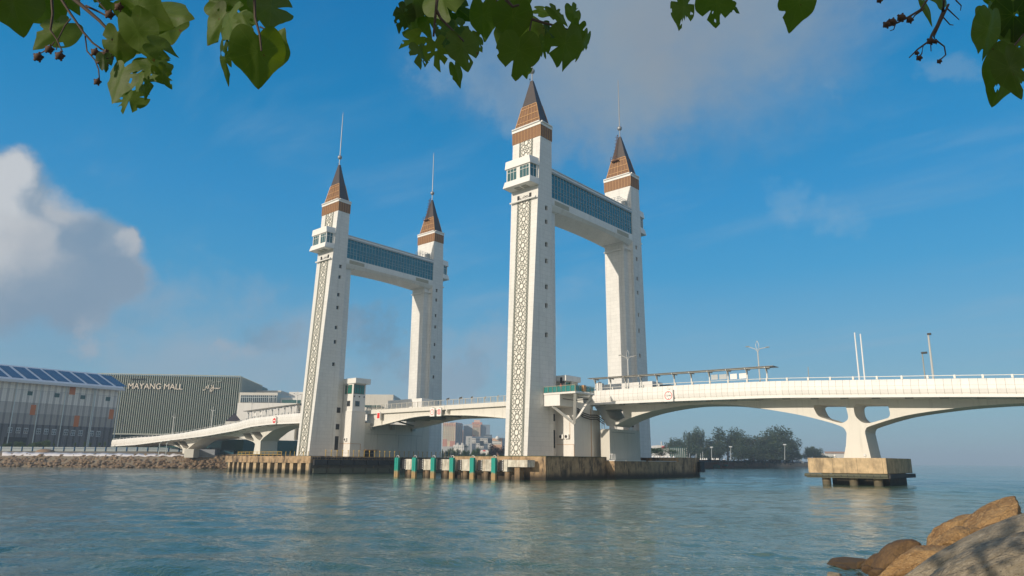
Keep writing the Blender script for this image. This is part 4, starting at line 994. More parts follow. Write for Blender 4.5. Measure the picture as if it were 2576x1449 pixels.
def rc(pts, r=.35, n=4):        # round the corners of a polygon
    o = []
    for i in range(len(pts)):
        p, a, b = Vector(pts[i]), Vector(pts[i-1]), Vector(pts[(i+1) % len(pts)])
        ra = min(r, (a-p).length*.4); rb = min(r, (b-p).length*.4); s = p+(a-p).normalized()*ra; e = p+(b-p).normalized()*rb
        for k in range(n+1): f = k/n; o.append(tuple(s*(1-f)**2+p*2*f*(1-f)+e*f*f))
    return o
TR = [(-72.0, 12.43, 12.80, 14.86), (-53.4, 12.28, 12.64, 14.80), (-38.4, 12.01, 12.36, 14.46), (-28.8, 11.56, 11.90, 13.94), (-17, 11.02, 11.36, 13.33), (-8.6, 10.58, 10.92, 12.83), (6, 9.8, 10.14, 12.0), (30, 8.3, 8.64, 10.5)]
top = [(x, z+.1) for x, z in ((30, 8.3), (6, 9.8), (-8.6, 10.58), (-17, 11.02), (-28.8, 11.56), (-38.4, 12.0), (-53.4, 12.28), (-72.2, 12.43))]
def spl(pts, n=6):
    o = []
    for i in range(len(pts)-1):
        p0, p1, p2, p3 = [Vector(pts[max(0, min(len(pts)-1, j))]) for j in (i-1, i, i+1, i+2)]
        for k in range(n): f = k/n; o.append(tuple(.5*((2*p1)+(p2-p0)*f+(2*p0-5*p1+4*p2-p3)*f*f+(3*p1-p0-3*p2+p3)*f**3)))
    return o+[pts[-1]]
arch1 = spl([(-68.3, 8.85), (-65.55, 9.98), (-62.2, 10.88), (-59, 11.42), (-55.6, 11.78), (-52.3, 11.9), (-47.6, 11.7), (-44.7, 11.33), (-40.4, 10.58), (-36.2, 9.68), (-32.9, 8.74), (-31.2, 8.15), (-30.3, 7.65), (-30.0, 6.96)], 4)
arch2 = spl([(-27.6, 6.9), (-27.45, 7.45), (-26.7, 7.9), (-22.3, 9.11), (-16.75, 9.81), (-12.9, 10.06), (-9.2, 10.12), (-4, 9.9), (2, 9.0), (6, 7.9), (7.6, 7.0), (7.9, 6)], 4)
web = [(-72.2, 12.4), (-69.75, 9.0)]+arch1+[(-30.25, 5.3), (-30.75, 3.5), (-27.2, 3.5)]+arch2+[(7.0, 3.5), (10.5, 3.5), (10.2, 6), (12, 7), (30, 8.0)]+top
holes = [rc([(-34.3, 11.08), (-29.75, 10.9), (-29.5, 8.9), (-30.3, 8.35), (-31.0, 8.42), (-33.7, 9.4)], .6), rc([(-28.72, 10.9), (-24.3, 10.74), (-24.15, 8.95), (-27.0, 8.2), (-27.9, 8.35), (-28.7, 9.3)], .6),
         rc([(-70.0, 11.85), (-66.6, 11.8), (-65.9, 10.35), (-67.6, 9.7), (-69.15, 10.4)], .3)]
approach('approach_bridge', 'long white approach bridge with arched girder and panelled parapet, right of the near towers', TR, 102.5, 116.5, web, holes, (106.5, 111.8), None)
t = thing('river_pier', (-29, 109.4, 0), 'stained concrete foundation on round piles under the white column of the right approach', 'pier')
mb = MB(); mb.box(-34.3, -24.4, 102.4, 116.3, 1.55, 3.55); mb.build('pile_cap', M['conc2'], t, bevel=.05)
mb = MB(); mb.box(-34.5, -24.3, 102.1, 102.4, .95, 1.5); mb.tube([(-34.75, 102.15, 1.28), (-24.3, 102.15, 1.28)], .22, 10)
mb.build('fender_beam', M['beam'], t)
mb = MB(); mb.box(-24.4, -24.05, 102.2, 116.3, .95, 1.5); mb.build('fender_beam', M['rubber2'], t)
mb = MB(); x = -34
while x < -24.6: mb.box(x, x+.08, 101.9, 101.95, 1.1, 1.35); x += .8
mb.build('bolt', M['rubber'], t)
for x in (-32.4, -28.9, -25.9):
    for y in (103.6, 108, 112.5):
        mb = MB(); mb.tube([(x, y, -1.5), (x, y, 1.55)], .55, 14); mb.build('pile', M['conc2'], t, smooth=True)
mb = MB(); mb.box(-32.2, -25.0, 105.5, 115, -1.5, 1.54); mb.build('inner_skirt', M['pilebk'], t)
mb = MB(); mb.sphere((-30.8, 102.9, 3.85), .16, 8, 6); mb.bar((-30.8, 102.9, 3.55), (-30.8, 102.9, 3.8), .08); mb.sphere((-27.0, 102.9, 3.85), .2, 8, 6); mb.bar((-27, 102.9, 3.55), (-27, 102.9, 3.8), .1); mb.build('lamp', M['signw'], t)
# left approach, descending to the bank
L = []
for (tp, bt) in ((v3(200, 572), v3(190, 690)), (v3(0, 590), v3(0, 695)), (v6(1560, 622), v6(1560, 730)), (v6(1260, 655), v6(1260, 768)), (v6(1190, 688), v6(1190, 798)), (v6(1000, 730), v6(1000, 832)), (v6(700, 787), v6(700, 885)), (v6(400, 843), v6(400, 920)), (v6(0, 888), v6(0, 972)), (v5(1700, 980), v5(1700, 1075)), (v5(1400, 1010), v5(1400, 1093))):
    a, b = PY(*tp, 102.5), PY(*bt, 102.5); L.append((b.x, b.z, b.z+.36, a.z))
L = sorted(L); L[-1] = (-139.5, L[-1][1], L[-1][2], L[-1][3])
WY = 106.5; Q = lambda x, y: tuple((lambda p: (p.x, p.z))(PY(*v6(x, y), WY)))
up_ = [(a[0], a[1]+.1) for a in L[::-1]]
aR = spl([Q(1990, 742), Q(1850, 742), Q(1700, 772), Q(1600, 808), Q(1520, 868), Q(1475, 905), Q(1440, 945)], 4); aL = spl([Q(1368, 985), Q(1345, 958), Q(1290, 935), Q(1200, 905), Q(1100, 885), Q(1000, 878), Q(860, 880), Q(740, 900), Q(620, 950), Q(540, 1010), Q(495, 1050)], 4)
b2 = PY(*v6(480, 1110), WY); b3 = PY(*v6(430, 1110), WY)
aF = spl([Q(430, 1050), Q(330, 1010), Q(200, 990), Q(60, 985), Q(-60, 1000)], 4)
webL = [(-139.5, L[-1][1]+.05)]+aR+[Q(1430, 1112), Q(1345, 1112)]+aL+[(b2.x, 3.4), (b3.x, 3.4)]+aF+[(L[0][0], L[0][1]+.05)]
webL = webL+[(a[0], a[1]+.1) for a in L]
holesL = [rc([Q(1205, 846), Q(1300, 834), Q(1352, 925), Q(1350, 948), Q(1250, 915)], .5), rc([Q(1318, 830), Q(1420, 815), Q(1472, 885), Q(1432, 940), Q(1390, 915)], .5), rc([Q(300, 965), Q(355, 950), Q(430, 1045), Q(400, 1040)], .3), rc([Q(375, 950), Q(460, 945), Q(515, 1020), Q(485, 1047), Q(445, 1035)], .3)]
approach('approach_bridge', 'white approach bridge curving down to the left bank past the mall', L, 102.5, 116.5, webL, holesL, (106.5, 111.8), None)
M['canopyroof'] = plain('grey_canopy_sheet', (.16, .15, .13), .5)
# stations: canopy walkways
def canopy(p0, p1, Y, cols, boards, label, X0=None):
    a, b = PY(*p0, Y), PY(*p1, Y); t = thing('walkway_canopy', ((a.x+b.x)/2, Y, a.z-3), label, 'canopy')
    mb = MB(); mb.hexa([(a.x, Y-.9, a.z+.05), (b.x, Y-.9, b.z+.05), (b.x, Y+1.3, b.z+.05), (a.x, Y+1.3, a.z+.05), (a.x, Y-.9, a.z+.13), (b.x, Y-.9, b.z+.13), (b.x, Y+1.3, b.z+.13), (a.x, Y+1.3, a.z+.13)]); mb.build('roof', M['canopyroof'], t)
    mb = MB(); mb.bar((a.x+.4, Y-.6, a.z-.02), (b.x-.6, Y-.6, b.z-.02), .12); mb.build('edge_beam', M['railw'], t)
    for (q, zf) in cols:
        x = PY(*q, Y).x; zt = a.z+(b.z-a.z)*(x-a.x)/(b.x-a.x); mb = MB()
        mb.bar((x, Y, zf), (x, Y, zt-.1), .17); mb.bar((x, Y, zt-.95), (x, Y-.5, zt-.1), .12); mb.bar((x, Y, zt-.15), (x+.5, Y, zt-.1), .2, .12); mb.bar((x, Y-.8, zt-.05), (x, Y+1, zt-.12), .14); mb.build('column', M['rail'], t)
    for (q0, q1, q2, mt) in boards:
        e, g, h_ = PY(*q0, Y), PY(*q1, Y), PY(*q2, Y); mb = MB(); mb.box(e.x, g.x, Y-.04, Y+.04, h_.z, e.z); mb.build('notice_board', mt, t)
    return t
M['ghost'] = plain('pale_grey_panel', (.42, .45, .46), .5)
canopy(v7(40, 646), v7(2050, 510), 103.5, [(v7(x, 700), 12.7) for x in (97, 262, 425, 595, 768, 955, 1142, 1340, 1543, 1752, 1968)],
       [(v7(1352, 597), v7(1424, 597), v7(1352, 652), M['ghost']), (v7(1440, 593), v7(1522, 593), v7(1440, 648), M['ghost']), (v7(1558, 588), v7(1632, 588), v7(1558, 645), M['signw']), (v7(1656, 582), v7(1734, 582), v7(1656, 639), M['signw'])], 'long flat canopy on thin posts along the right approach deck')
canopy(v6(1250, 566), v6(1990, 466), 103.5, [(v6(x, 600), 12.2) for x in (1285, 1365, 1437, 1510, 1590, 1670, 1750, 1832, 1920)],
       [(v6(1355, 580), v6(1384, 580), v6(1355, 622), M['signw']), (v6(1432, 570), v6(1458, 570), v6(1432, 608), M['signw'])], 'flat canopy on thin posts along the left approach deck by the far front tower')
mb = MB(); a = PY(*v7(105, 690), 104.5); b = PY(*v7(172, 735), 104.5); tag(thing('deck_cabinet', (a.x, 104.5, 12.8), 'white utility cabinet at the start of the right approach canopy', 'cabinet'), None, None)
cb = bpy.data.objects['deck_cabinet']; mb.box(a.x, b.x-.3, 104.3, 105.1, 12.8, a.z); mb.box(a.x+.5, b.x-.5, 104.3, 105.0, a.z, a.z+.25); mb.build('body', M['signw'], cb); mb = MB(); mb.box(b.x-.3, b.x, 104.4, 105, 12.8, a.z-.05); mb.build('door', M['rail'], cb)
# lamp posts
def lamp(px, py0, py1, Y, zf, label, s=1.0, group='double armed street lamps on the approach decks'):
    top_, base = PY(px[1], py1, Y), PY(px[0], py0, Y); x = base.x; t = thing('street_lamp', (x, Y, zf), label, 'street lamp', group); zt = top_.z; xt = top_.x
    mb = MB(); mb.tube([(x, Y, zf), (x+(xt-x)*.7, Y, zt-1.4*s)], [.14, .09], 8); mb.build('pole', M['rail'], t, smooth=True)
    xm = x+(xt-x)*.7
    for sg in (-1, 1):
        mb = MB(); mb.tube([(xm, Y, zt-1.6*s), (xm+sg*.35*s, Y, zt-1.1*s), (xm+sg*1.5*s, Y, zt-.85*s+(.25*s if sg < 0 else -.15*s))], .06, 6); ar = mb.build('arm', M['rail'], t)
        mb = MB(); e = (xm+sg*1.6*s, Y, zt-.83*s+(.25*s if sg < 0 else -.15*s)); mb.sphere(e, .25*s, 10, 6, (1.5, .7, .35)); mb.build('lamp_head', M['under'], ar)
    mb = MB(); n = 14
    for sg in (-1, 1): mb.tube([(xm+sg*.26*s*math.sin(math.pi*i/n), Y, zt-1.3*s+1.5*s*i/n) for i in range(n+1)], .035, 5)
    mb.build('finial', M['rail'], t)
(x0, y0), (x1, y1) = v7(455, 740), v7(445, 340); lamp((x0, x1), y0, y1, 109.4, 12.7, 'double armed street lamp in front of the near rear tower')
(x0, y0), (x1, y1) = v7(1885, 660), v7(1850, 240); lamp((x0, x1), y0, y1, 109.4, 12.3, 'double armed street lamp at the right end of the long canopy')
(x0, y0), (x1, y1) = v6(1905, 560), v6(1918, 300); lamp((x0, x1), y0, y1, 109.4, 13, 'double armed street lamp just left of the far front tower')
(x0, y0), (x1, y1) = v6(1318, 650), v6(1330, 410); lamp((x0, x1), y0, y1, 112, 12, 'street lamp at the left end of the left canopy')
(x0, y0), (x1, y1) = v6(803, 760), v6(822, 510); lamp((x0, x1), y0, y1, 112, 9, 'street lamp before the striped mall, second from its left')
(x0, y0), (x1, y1) = v6(303, 840), v6(322, 600); lamp((x0, x1), y0, y1, 112, 8, 'street lamp before the striped mall under the first letters')
(x0, y0), (x1, y1) = v5(1520, 1000), v5(1550, 740); lamp((x0, x1), y0, y1, 120, 6, 'street lamp at the foot of the left approach')
def pole(q0, q1, Y, r, mat, name, label, cat, cap=None, zf=None, group=None):
    a, b = PY(*q0, Y), PY(*q1, Y); t = thing(name, (a.x, Y, zf or a.z-2.2), label, cat, group); mb = MB(); mb.tube([(a.x, Y, zf or a.z-2.2), tuple(b)], [r, r*.7], 8); mb.build('pole', mat, t, smooth=True)
    if cap: mb = MB(); mb.box(b.x-.1, b.x+cap, Y-.2, Y+.2, b.z-.12, b.z+.12); mb.build('lamp_head', M['black'], t)
    return t
pole(v8(503, 510), v8(463, 107), 109.4, .12, M['signw'], 'flagpole', 'tall bare white flagpole on the right approach, left of the two', 'flagpole', group='bare white flagpoles')
pole(v8(548, 505), v8(512, 118), 109.4, .12, M['signw'], 'flagpole', 'tall bare white flagpole on the right approach, right of the two', 'flagpole', group='bare white flagpoles')
pole(v8(1060, 495), v8(1037, 280), 109.4, .1, M['under'], 'traffic_camera_pole', 'short dark pole with camera box on the right approach', 'pole', .6)
pole(v8(1130, 495), v8(1088, 120), 109.4, .16, M['rail'], 'street_lamp', 'thick pale lamp post near the right edge of the bridge', 'street lamp', .35)
pole(v8(75, 505), v8(68, 400), 109.4, .07, M['under'], 'thin_post', 'thin grey post beyond the right end of the canopy', 'post')
pole(v6(1537, 610), v6(1553, 335), 112, .06, M['rail'], 'thin_post', 'thin pale mast behind the left canopy, left of two', 'post', zf=12)
pole(v6(1597, 600), v6(1608, 335), 112, .06, M['rail'], 'thin_post', 'thin pale mast behind the left canopy, right of two', 'post', zf=12)
# ================= LEFT BANK =================
def shore_pt(px, py): return PZ(px, py, 0)
SH = [PZ(*q, 0) for q in ((-260, 1171), (0, 1173.5), (150, 1175), (335, 1177), (480, 1178.3), (580, 1179), (640, 1180))]
g0 = 5.2
def along(i, off, z):      # off metres inland, roughly away from the camera
    p = SH[i]; d = Vector((p.x, p.y, 0)).normalized(); q = p+d*off; return (q.x, q.y, z)
mb = MB()
rows = [(-2, -1.5), (6, 3.4), (9, 4.3), (24, g0), (700, g0+.5)]
for i in range(len(SH)-1):
    for (a, za), (b, zb_) in zip(rows, rows[1:]): mb.face([along(i, a, za), along(i+1, a, za), along(i+1, b, zb_), along(i, b, zb_)])
bank = mb.build('left_bank', M['earth'], recalc=False); bank['kind'] = 'structure'
mb = MB(); p = SH[-1]; mb.face([(p.x, p.y, 4.2), (-150, 131, 3.3), (-150, 500, 5), (-600, 700, 5.4), (p.x-60, p.y+60, 5.2)]); struct(mb.build('bank_ground', M['earth'], recalc=False))
def rockmesh(name, seed, sub=2, rough=.35, mat='riprap', facets=9):
    bm = bmesh.new(); bmesh.ops.create_icosphere(bm, subdivisions=sub, radius=1); rr = random.Random(seed); big = sub > 3
    pl = []
    for k in range(facets):
        d = Vector((rr.uniform(-1, 1), rr.uniform(-1, 1), rr.uniform(-1, 1))).normalized(); pl.append((d, rr.uniform(.58, .9) if big else rr.uniform(.55, .9)))
    off = Vector((seed*3.1, seed*1.7, 0)); N_ = noise.noise
    for v in bm.verts:
        n0 = v.co.normalized(); w_ = v.co+Vector((N_(v.co*2+off), N_(v.co*2-off), N_(v.co*2+off*2)))*(.07 if big else 0)
        sh = 0
        for d, l in pl: sh = max(sh, w_.dot(d)-l)
        if big:
            rc_ = 1.0
            for d, l in pl:
                c_ = w_.normalized().dot(d)
                if c_ > .05: rc_ = min(rc_, l/c_)
            v.co = n0*rc_
        else: v.co -= n0*sh*.9
        q = N_(v.co*1.3+off)*rough*.5
        if big:
            r1 = 1-2*abs(N_(v.co*2.3+off)); r2 = 1-2*abs(N_(v.co*6+off)); crack = max(0, .10-abs(N_(v.co*1.7-off)))*-1.2
            q = q*.5+r1*rough*.07+r2*rough*.06+N_(v.co*14+off)*rough*.07+N_(v.co*34+off)*rough*.04+crack*rough
        else: q += N_(v.co*4+off)*rough*.12
        v.co += n0*q
    me = bpy.data.meshes.new(name); bm.to_mesh(me); bm.free(); me.materials.append(M[mat])
    if big: me.polygons.foreach_set('use_smooth', [True]*len(me.polygons))
    return me
protos = [rockmesh('boulder', s, 2) for s in range(1, 7)]
rr = random.Random(11); spots = []
def lerp_shore(t): i = min(int(t), len(SH)-2); return SH[i].lerp(SH[i+1], t-i)
for k in range(760):
    t_ = rr.uniform(.6, 5.95); p = lerp_shore(t_); d = Vector((p.x, p.y, 0)).normalized(); f = rr.random()**.9; off = -1+f*9.0; z = -.2+f*4.0+rr.uniform(-.1, .15); s = rr.uniform(.38, .8)*(1.25 if rr.random() < .12 else 1)
    if f > .9: s *= .8
    q = p+d*off; spots.append((q.x, q.y, z, s, rr.randrange(6), t_))
spots.sort(key=lambda s: -s[3])
for k, (x, y, z, s, pi_, _) in enumerate(spots[:290]):
    o = bpy.data.objects.new('riprap_boulder', protos[pi_]); scene.collection.objects.link(o); o.location = (x, y, z)
    o.scale = (s*rr.uniform(1.1, 1.7), s*rr.uniform(.9, 1.3), s*rr.uniform(.65, .95)); o.rotation_euler = (rr.uniform(-.4, .4), rr.uniform(-.4, .4), rr.uniform(0, 6.3))
    tag(o, 'large brown boulder in the rock slope along the left bank', 'boulder', 'large brown boulders in the rock slope along the left bank')
bm = bmesh.new()
for (x, y, z, s, pi_, _) in spots[290:]:
    n0 = len(bm.verts); bm.from_mesh(protos[pi_]); bm.verts.ensure_lookup_table(); R3 = Matrix.LocRotScale(Vector((x, y, z)), Matrix.Rotation(rr.uniform(0, 6), 3, 'Z').to_quaternion(), Vector((s*1.5, s*1.2, s*.8)))
    for v in bm.verts[n0:]: v.co = R3 @ v.co
me = bpy.data.meshes.new('riprap'); bm.to_mesh(me); bm.free(); me.materials.append(M['riprap']); o = bpy.data.objects.new('riprap', me); scene.collection.objects.link(o)
tag(o, 'small brown stones filling the rock slope of the left bank', 'riprap', None, 'stuff')
# white geotextile sheet draped near the crest
M['sheet'] = plain('white_geotextile', (.62, .60, .62), .8, var=.1, scale=2)
mb = MB(); n = 150; top_, bot = [], []
for i in range(n+1):
    t_ = 1.0+i/n*3.6; p = lerp_shore(t_); d = Vector((p.x, p.y, 0)).normalized(); w1 = noise.noise(Vector((i*.22, 0, 0))); w2 = noise.noise(Vector((i*.16, 5, 0)))
    f = i/n; ht = 1.15*(1-f)+.45*f; sag = abs(math.sin(i*.33+w1*2))*.5
    a = p+d*8.2; b = p+d*6.0; top_.append((a.x, a.y, 4.55+w1*.3-.25*f-sag*.3*f*2)); bot.append((b.x, b.y, 4.55-ht+w2*.3-.3*f-sag*.4))
for i in range(n): mb.face([bot[i], bot[i+1], top_[i+1], top_[i]])
tag(mb.build('geotextile_sheet', M['sheet'], smooth=True), 'white sheet draped along the crest of the left rock slope', 'sheet')
bpy.data.objects['geotextile_sheet'].modifiers.new('s', 'SOLIDIFY').thickness = .05
# hoarding with blue posts
def lineAB(qa, qb, D0, D1): return PD(*qa, D0), PD(*qb, D1)
M['hoard'] = plain('grey_hoarding', (.17, .20, .21), .5, .2, .12); M['blue'] = plain('blue_post', (.01, .10, .22), .5)
t = thing('hoarding', (-270, 110, g0), 'long grey metal hoarding with blue posts between the rock slope and the building', 'fence')
mb = MB(); ps = []
for i in range(60):
    px = -160+i*(620+160)/59; ps.append(px)
def fence_pt(px, z):
    f = (px+160)/780; p = PD(px, 1150, 246-14*f); return (p.x, p.y, z)
for a, b in zip(ps, ps[1:]): mb.bar(fence_pt(a, 5.3), fence_pt(b, 5.3), .12, 2.3)
mb.build('sheet_panel', M['hoard'], t)
for i, a in enumerate(ps[::2]): mb = MB(); p = fence_pt(a, 0); d = Vector((p[0], p[1], 0)).normalized(); mb.bar((p[0]-d.x*.2, p[1]-d.y*.2, 4.1), (p[0]-d.x*.2, p[1]-d.y*.2, 6.55), .28); mb.build('post', M['blue'], t)
mb = MB()
for a, b in zip(ps, ps[1:]):
    for z in (4.7, 6.0): p, q = fence_pt(a, z), fence_pt(b, z); mb.bar((p[0]*.9992, p[1]*.9992, z), (q[0]*.9992, q[1]*.9992, z), .07)
mb.build('rail', M['blue'], t)
mb = MB(); p = Vector(fence_pt(112, 4.5))*.985; mb.sphere((p.x, p.y, 4.6), 1.3, 14, 8, (3.2, 2.2, .9)); tag(mb.build('sand_heap', M['sand'], smooth=True), 'small heap of brown sand against the hoarding', 'sand heap')

# ---- grey warehouse-like building with solar roof ----
D0, D1 = 262, 292
def B1(px, z, off=0):       # facade line, off metres towards the camera
    f = px/275.0; p = PD(0, 1150, D0).lerp(PD(275, 1150, D1), f); d = Vector((p.x, p.y, 0)).normalized(); return Vector((p.x-d.x*off, p.y-d.y*off, z))
t = thing('solar_roof_building', B1(140, g0), 'grey block with orange and green panels and rows of solar panels on its sloping roof', 'building')
A, Bq = B1(-70, g0), B1(275, g0); ax = (Bq-A).normalized(); nrm_ = Vector((ax.y, -ax.x, 0)); 
if nrm_.dot(Vector((A.x, A.y, 0))) > 0: nrm_ = -nrm_
LEN = (Bq-A).length
def W(u, z, o=0): p = A+ax*u+nrm_*o; return (p.x, p.y, z)
def ucol(px): # where the sight line px meets the facade
    d = ray(px, 1150); den = d.x*ax.y-d.y*ax.x; return (A.y*d.x-A.x*d.y)/(-den)
def zat(px, py): u = ucol(px); p = A+ax*u; d = ray(px, py); k = math.hypot(p.x, p.y)/math.hypot(d.x, d.y); return H+d.z*k
ZE = zat(0, 957)
def wbox(mb, u0, u1, z0, z1, o0, o1): mb.hexa([W(u0, z0, o0), W(u1, z0, o0), W(u1, z0, o1), W(u0, z0, o1), W(u0, z1, o0), W(u1, z1, o0), W(u1, z1, o1), W(u0, z1, o1)])
mb = MB(); wbox(mb, 0, LEN, g0-1, ZE, -34, 0); mb.build('wall', M['wallg'], t)
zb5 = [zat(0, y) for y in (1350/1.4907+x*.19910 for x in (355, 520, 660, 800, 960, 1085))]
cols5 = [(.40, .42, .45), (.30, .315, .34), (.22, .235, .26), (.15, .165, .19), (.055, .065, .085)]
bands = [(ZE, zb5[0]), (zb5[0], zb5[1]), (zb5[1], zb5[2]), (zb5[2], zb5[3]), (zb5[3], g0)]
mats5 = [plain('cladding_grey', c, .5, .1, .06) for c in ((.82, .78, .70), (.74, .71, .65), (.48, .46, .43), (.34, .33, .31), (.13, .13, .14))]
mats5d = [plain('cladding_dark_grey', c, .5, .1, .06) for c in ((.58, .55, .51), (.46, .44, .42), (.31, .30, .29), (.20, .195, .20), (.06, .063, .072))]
px_u = {}
x = 0; i = 0; nb = 64; du = LEN/nb
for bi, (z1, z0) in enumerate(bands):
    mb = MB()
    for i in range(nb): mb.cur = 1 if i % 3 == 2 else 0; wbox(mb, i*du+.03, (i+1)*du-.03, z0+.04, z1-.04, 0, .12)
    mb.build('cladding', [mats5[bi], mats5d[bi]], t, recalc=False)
def patch(x5, y5, x5b, y5b, mat, nm, o=.16):
    (xa, ya), (xb, yb) = v5(x5, y5), v5(x5b, y5b); mb = MB(); ua, ub = ucol(xa), ucol(xb); za, zb_ = zat((xa+xb)/2, ya), zat((xa+xb)/2, yb); wbox(mb, ua, ub, zb_, za, 0, o); return mb.build(nm, mat, t)
for q in ((745, 335, 822, 432), (280, 562, 348, 692), (862, 700, 928, 842), (1298, 622, 1356, 744)): patch(*q, M['orange'], 'orange_panel')
for q in ((208, 388, 274, 440), (560, 414, 626, 466), (900, 440, 962, 490), (1228, 462, 1286, 514)): patch(*q, M['gpanel'], 'green_window')
for (x5, y5) in ((65, 885), (170, 890), (270, 895), (430, 902), (530, 905), (628, 910), (782, 915), (872, 922), (968, 925), (1110, 930), (1198, 935)):
    f = patch(x5-28, y5-38, x5+28, y5+34, M['paleframe'], 'window_surround', .17)
    (xa, ya), (xb, yb) = v5(x5-22, y5-28), v5(x5+22, y5+26)
    for k in (0, 1):
        for j in (0, 1):
            mb = MB(); ua, ub = ucol(xa), ucol(xb); um = (ua+ub)/2; za, zb_ = zat(xa, ya), zat(xa, yb); zm = (za+zb_)/2; wbox(mb, (ua if k == 0 else um+.08), (um-.08 if k == 0 else ub), (zm+.08 if j else zb_), (za if j else zm-.08), 0, .2); mb.build('pane', M['darkwin'], f)
patch(10, 975, 300, 1100, M['dark'], 'loading_bay', .15)
for x5 in (55, 375, 700, 1068, 1085, 1400): 
    (xa, _) = v5(x5, 900); u = ucol(xa); mb = MB(); wbox(mb, u-.14, u+.14, g0, ZE-.2, .1, .42); mb.build('downpipe', M['pipe'], t)
# roof
mb = MB(); e0, e1 = -2, LEN+1.5; ZR = ZE+7.0
mb.hexa([W(e0, ZE, 2.2), W(e1, ZE, 2.2), W(e1-4, ZR, -14), W(e0, ZR, -14), W(e0, ZE+.5, 2.2), W(e1, ZE+.5, 2.2), W(e1-4, ZR+.5, -14), W(e0, ZR+.5, -14)])
rf = mb.build('roof', M['roofm'], t); mb = MB(); mb.hexa([W(e0, ZE, -34), W(e1, ZE, -34), W(e1, ZE, -30), W(e0, ZE, -30), W(e0, ZR+.4, -14.1), W(e1-4, ZR+.4, -14.1), W(e1-4, ZR+.5, -14), W(e0, ZR+.5, -14)]); mb.build('rear_roof', M['roofm'], t)
mb = MB(); mb.hexa([W(e0, ZE-.5, 2.2), W(e1, ZE-.5, 2.2), W(e1, ZE-.5, 2.5), W(e0, ZE-.5, 2.5), W(e0, ZE+.5, 2.2), W(e1, ZE+.5, 2.2), W(e1, ZE+.5, 2.5), W(e0, ZE+.5, 2.5)]); mb.build('gutter', M['roofm'], rf)
edges = [(1320, 1480), (1135, 1300), (945, 1115), (750, 925), (550, 730), (350, 535), (150, 330), (-50, 125), (-255, -75)]
for i, (xa5, xb5) in enumerate(edges):
    ua, ub = ucol(v5(xa5, 300)[0])+.25, ucol(v5(xb5, 300)[0])-.25; f0, f1 = .12, .90
    def RP(u, f, lift=.56): return W(u-2.4*f+.6, ZE+7.0*f+lift, 2.2-16.2*f)
    mb = MB(); mb.face([RP(ua, f0), RP(ub, f0), RP(ub, f1), RP(ua, f1)], [(0, 0), (1, 0), (1, 1), (0, 1)]); mb.face([RP(ua, f0, .52), RP(ub, f0, .52), RP(ub, f0), RP(ua, f0)], [(0, 0)]*4); mb.build('solar_panel', M['solar'], rf, recalc=False)

# ---- striped mall ----
t = thing('mall', PD(420, 1100, 330), 'shopping mall wrapped in pale vertical fins, with large raised letters', 'building')
MA = PD(215, 1150, 338); MBp = PD(584.5, 1150, 345)
ax = (MBp-MA); ax.z = 0; LEN = ax.length; ax.normalize(); A = Vector((MA.x, MA.y, 0)); nrm_ = Vector((ax.y, -ax.x, 0))
if nrm_.dot(A) > 0: nrm_ = -nrm_
A = Vector((MA.x, MA.y, 0)); MZT, MZB = zat(480, 944), zat(480, 1092)
mb = MB(); wbox(mb, 0, LEN, MZB, MZT-.3, -60, -1.2); mb.build('wall', M['malldark'], t)
mb = MB(); wbox(mb, 3, LEN-2, g0, MZB-.003, -58, -4); mb.build('ground_floor', M['malldark'], t)
for k in range(5):
    mb = MB(); z = MZB+(MZT-MZB)*(.12+k*.19); wbox(mb, .5, LEN-.5, z, z+.7, -1.2, -.9); mb.build('floor_band', M['mallband'], t)
mb = MB(); nf = 66
for i in range(nf+1): u = LEN*i/nf; wbox(mb, u-.115, u+.115, MZB, MZT, -.9, 0)
wbox(mb, -.2, LEN+.2, MZT, MZT+.35, -1.2, .1); wbox(mb, -.2, LEN+.2, MZB-.5, MZB, -1.2, .1)
mb.build('fins', M['fin'], t)
mb = MB(); ns = 26; sw = 42
for i in range(ns+1): o = -1.2-sw*i/ns; wbox(mb, LEN+.1, LEN+.9, MZB, MZT, o-.22, o+.22)
mb.build('side_fins', M['fin'], t); mb = MB(); wbox(mb, LEN-.1, LEN+.1, MZB, MZT, -45, -1); mb.build('side_wall', M['malldark'], t)
ang = math.atan2(ax.y, ax.x)
def letters(body, qa, qb, ytop, ybot):
    ua, ub = ucol(qa[0]), ucol(qb[0]); zt, zb_ = zat((qa[0]+qb[0])/2, ytop), zat((qa[0]+qb[0])/2, ybot); p = W((ua+ub)/2, (zt+zb_)/2, .35)
    o = text_mesh(body, (zt-zb_)/.70, p, (R(90), 0, ang), M['letter'], t, 'lettering', .25); wd = max(v.co.x for v in o.data.vertices)-min(v.co.x for v in o.data.vertices); o.scale = ((ub-ua)/wd, 1, 1); return o
letters('MAYANG MALL', v5(1500, 330), v5(2205, 350), v5(0, 296)[1]+0, v5(0, 366)[1]+.6)
jawi = [[(600, 275), (612, 285), (632, 275), (640, 250), (645, 230)], [(645, 250), (660, 268), (668, 235)], [(668, 215), (670, 262)], [(700, 228), (708, 222), (716, 228)], [(692, 265), (705, 285), (725, 292), (740, 278), (712, 262), (700, 250), (712, 240), (728, 250), (738, 262)], [(736, 215), (738, 262)], [(738, 262), (760, 258), (785, 266), (810, 264), (828, 250), (820, 240)], [(780, 250), (786, 262)], [(695, 285), (700, 300), (720, 304)]]
small = [[(655, 160), (668, 166), (680, 160), (690, 166), (705, 162)], [(720, 175), (735, 182), (752, 178)], [(780, 172), (800, 178), (825, 168), (838, 158)], [(815, 150), (830, 146)]]
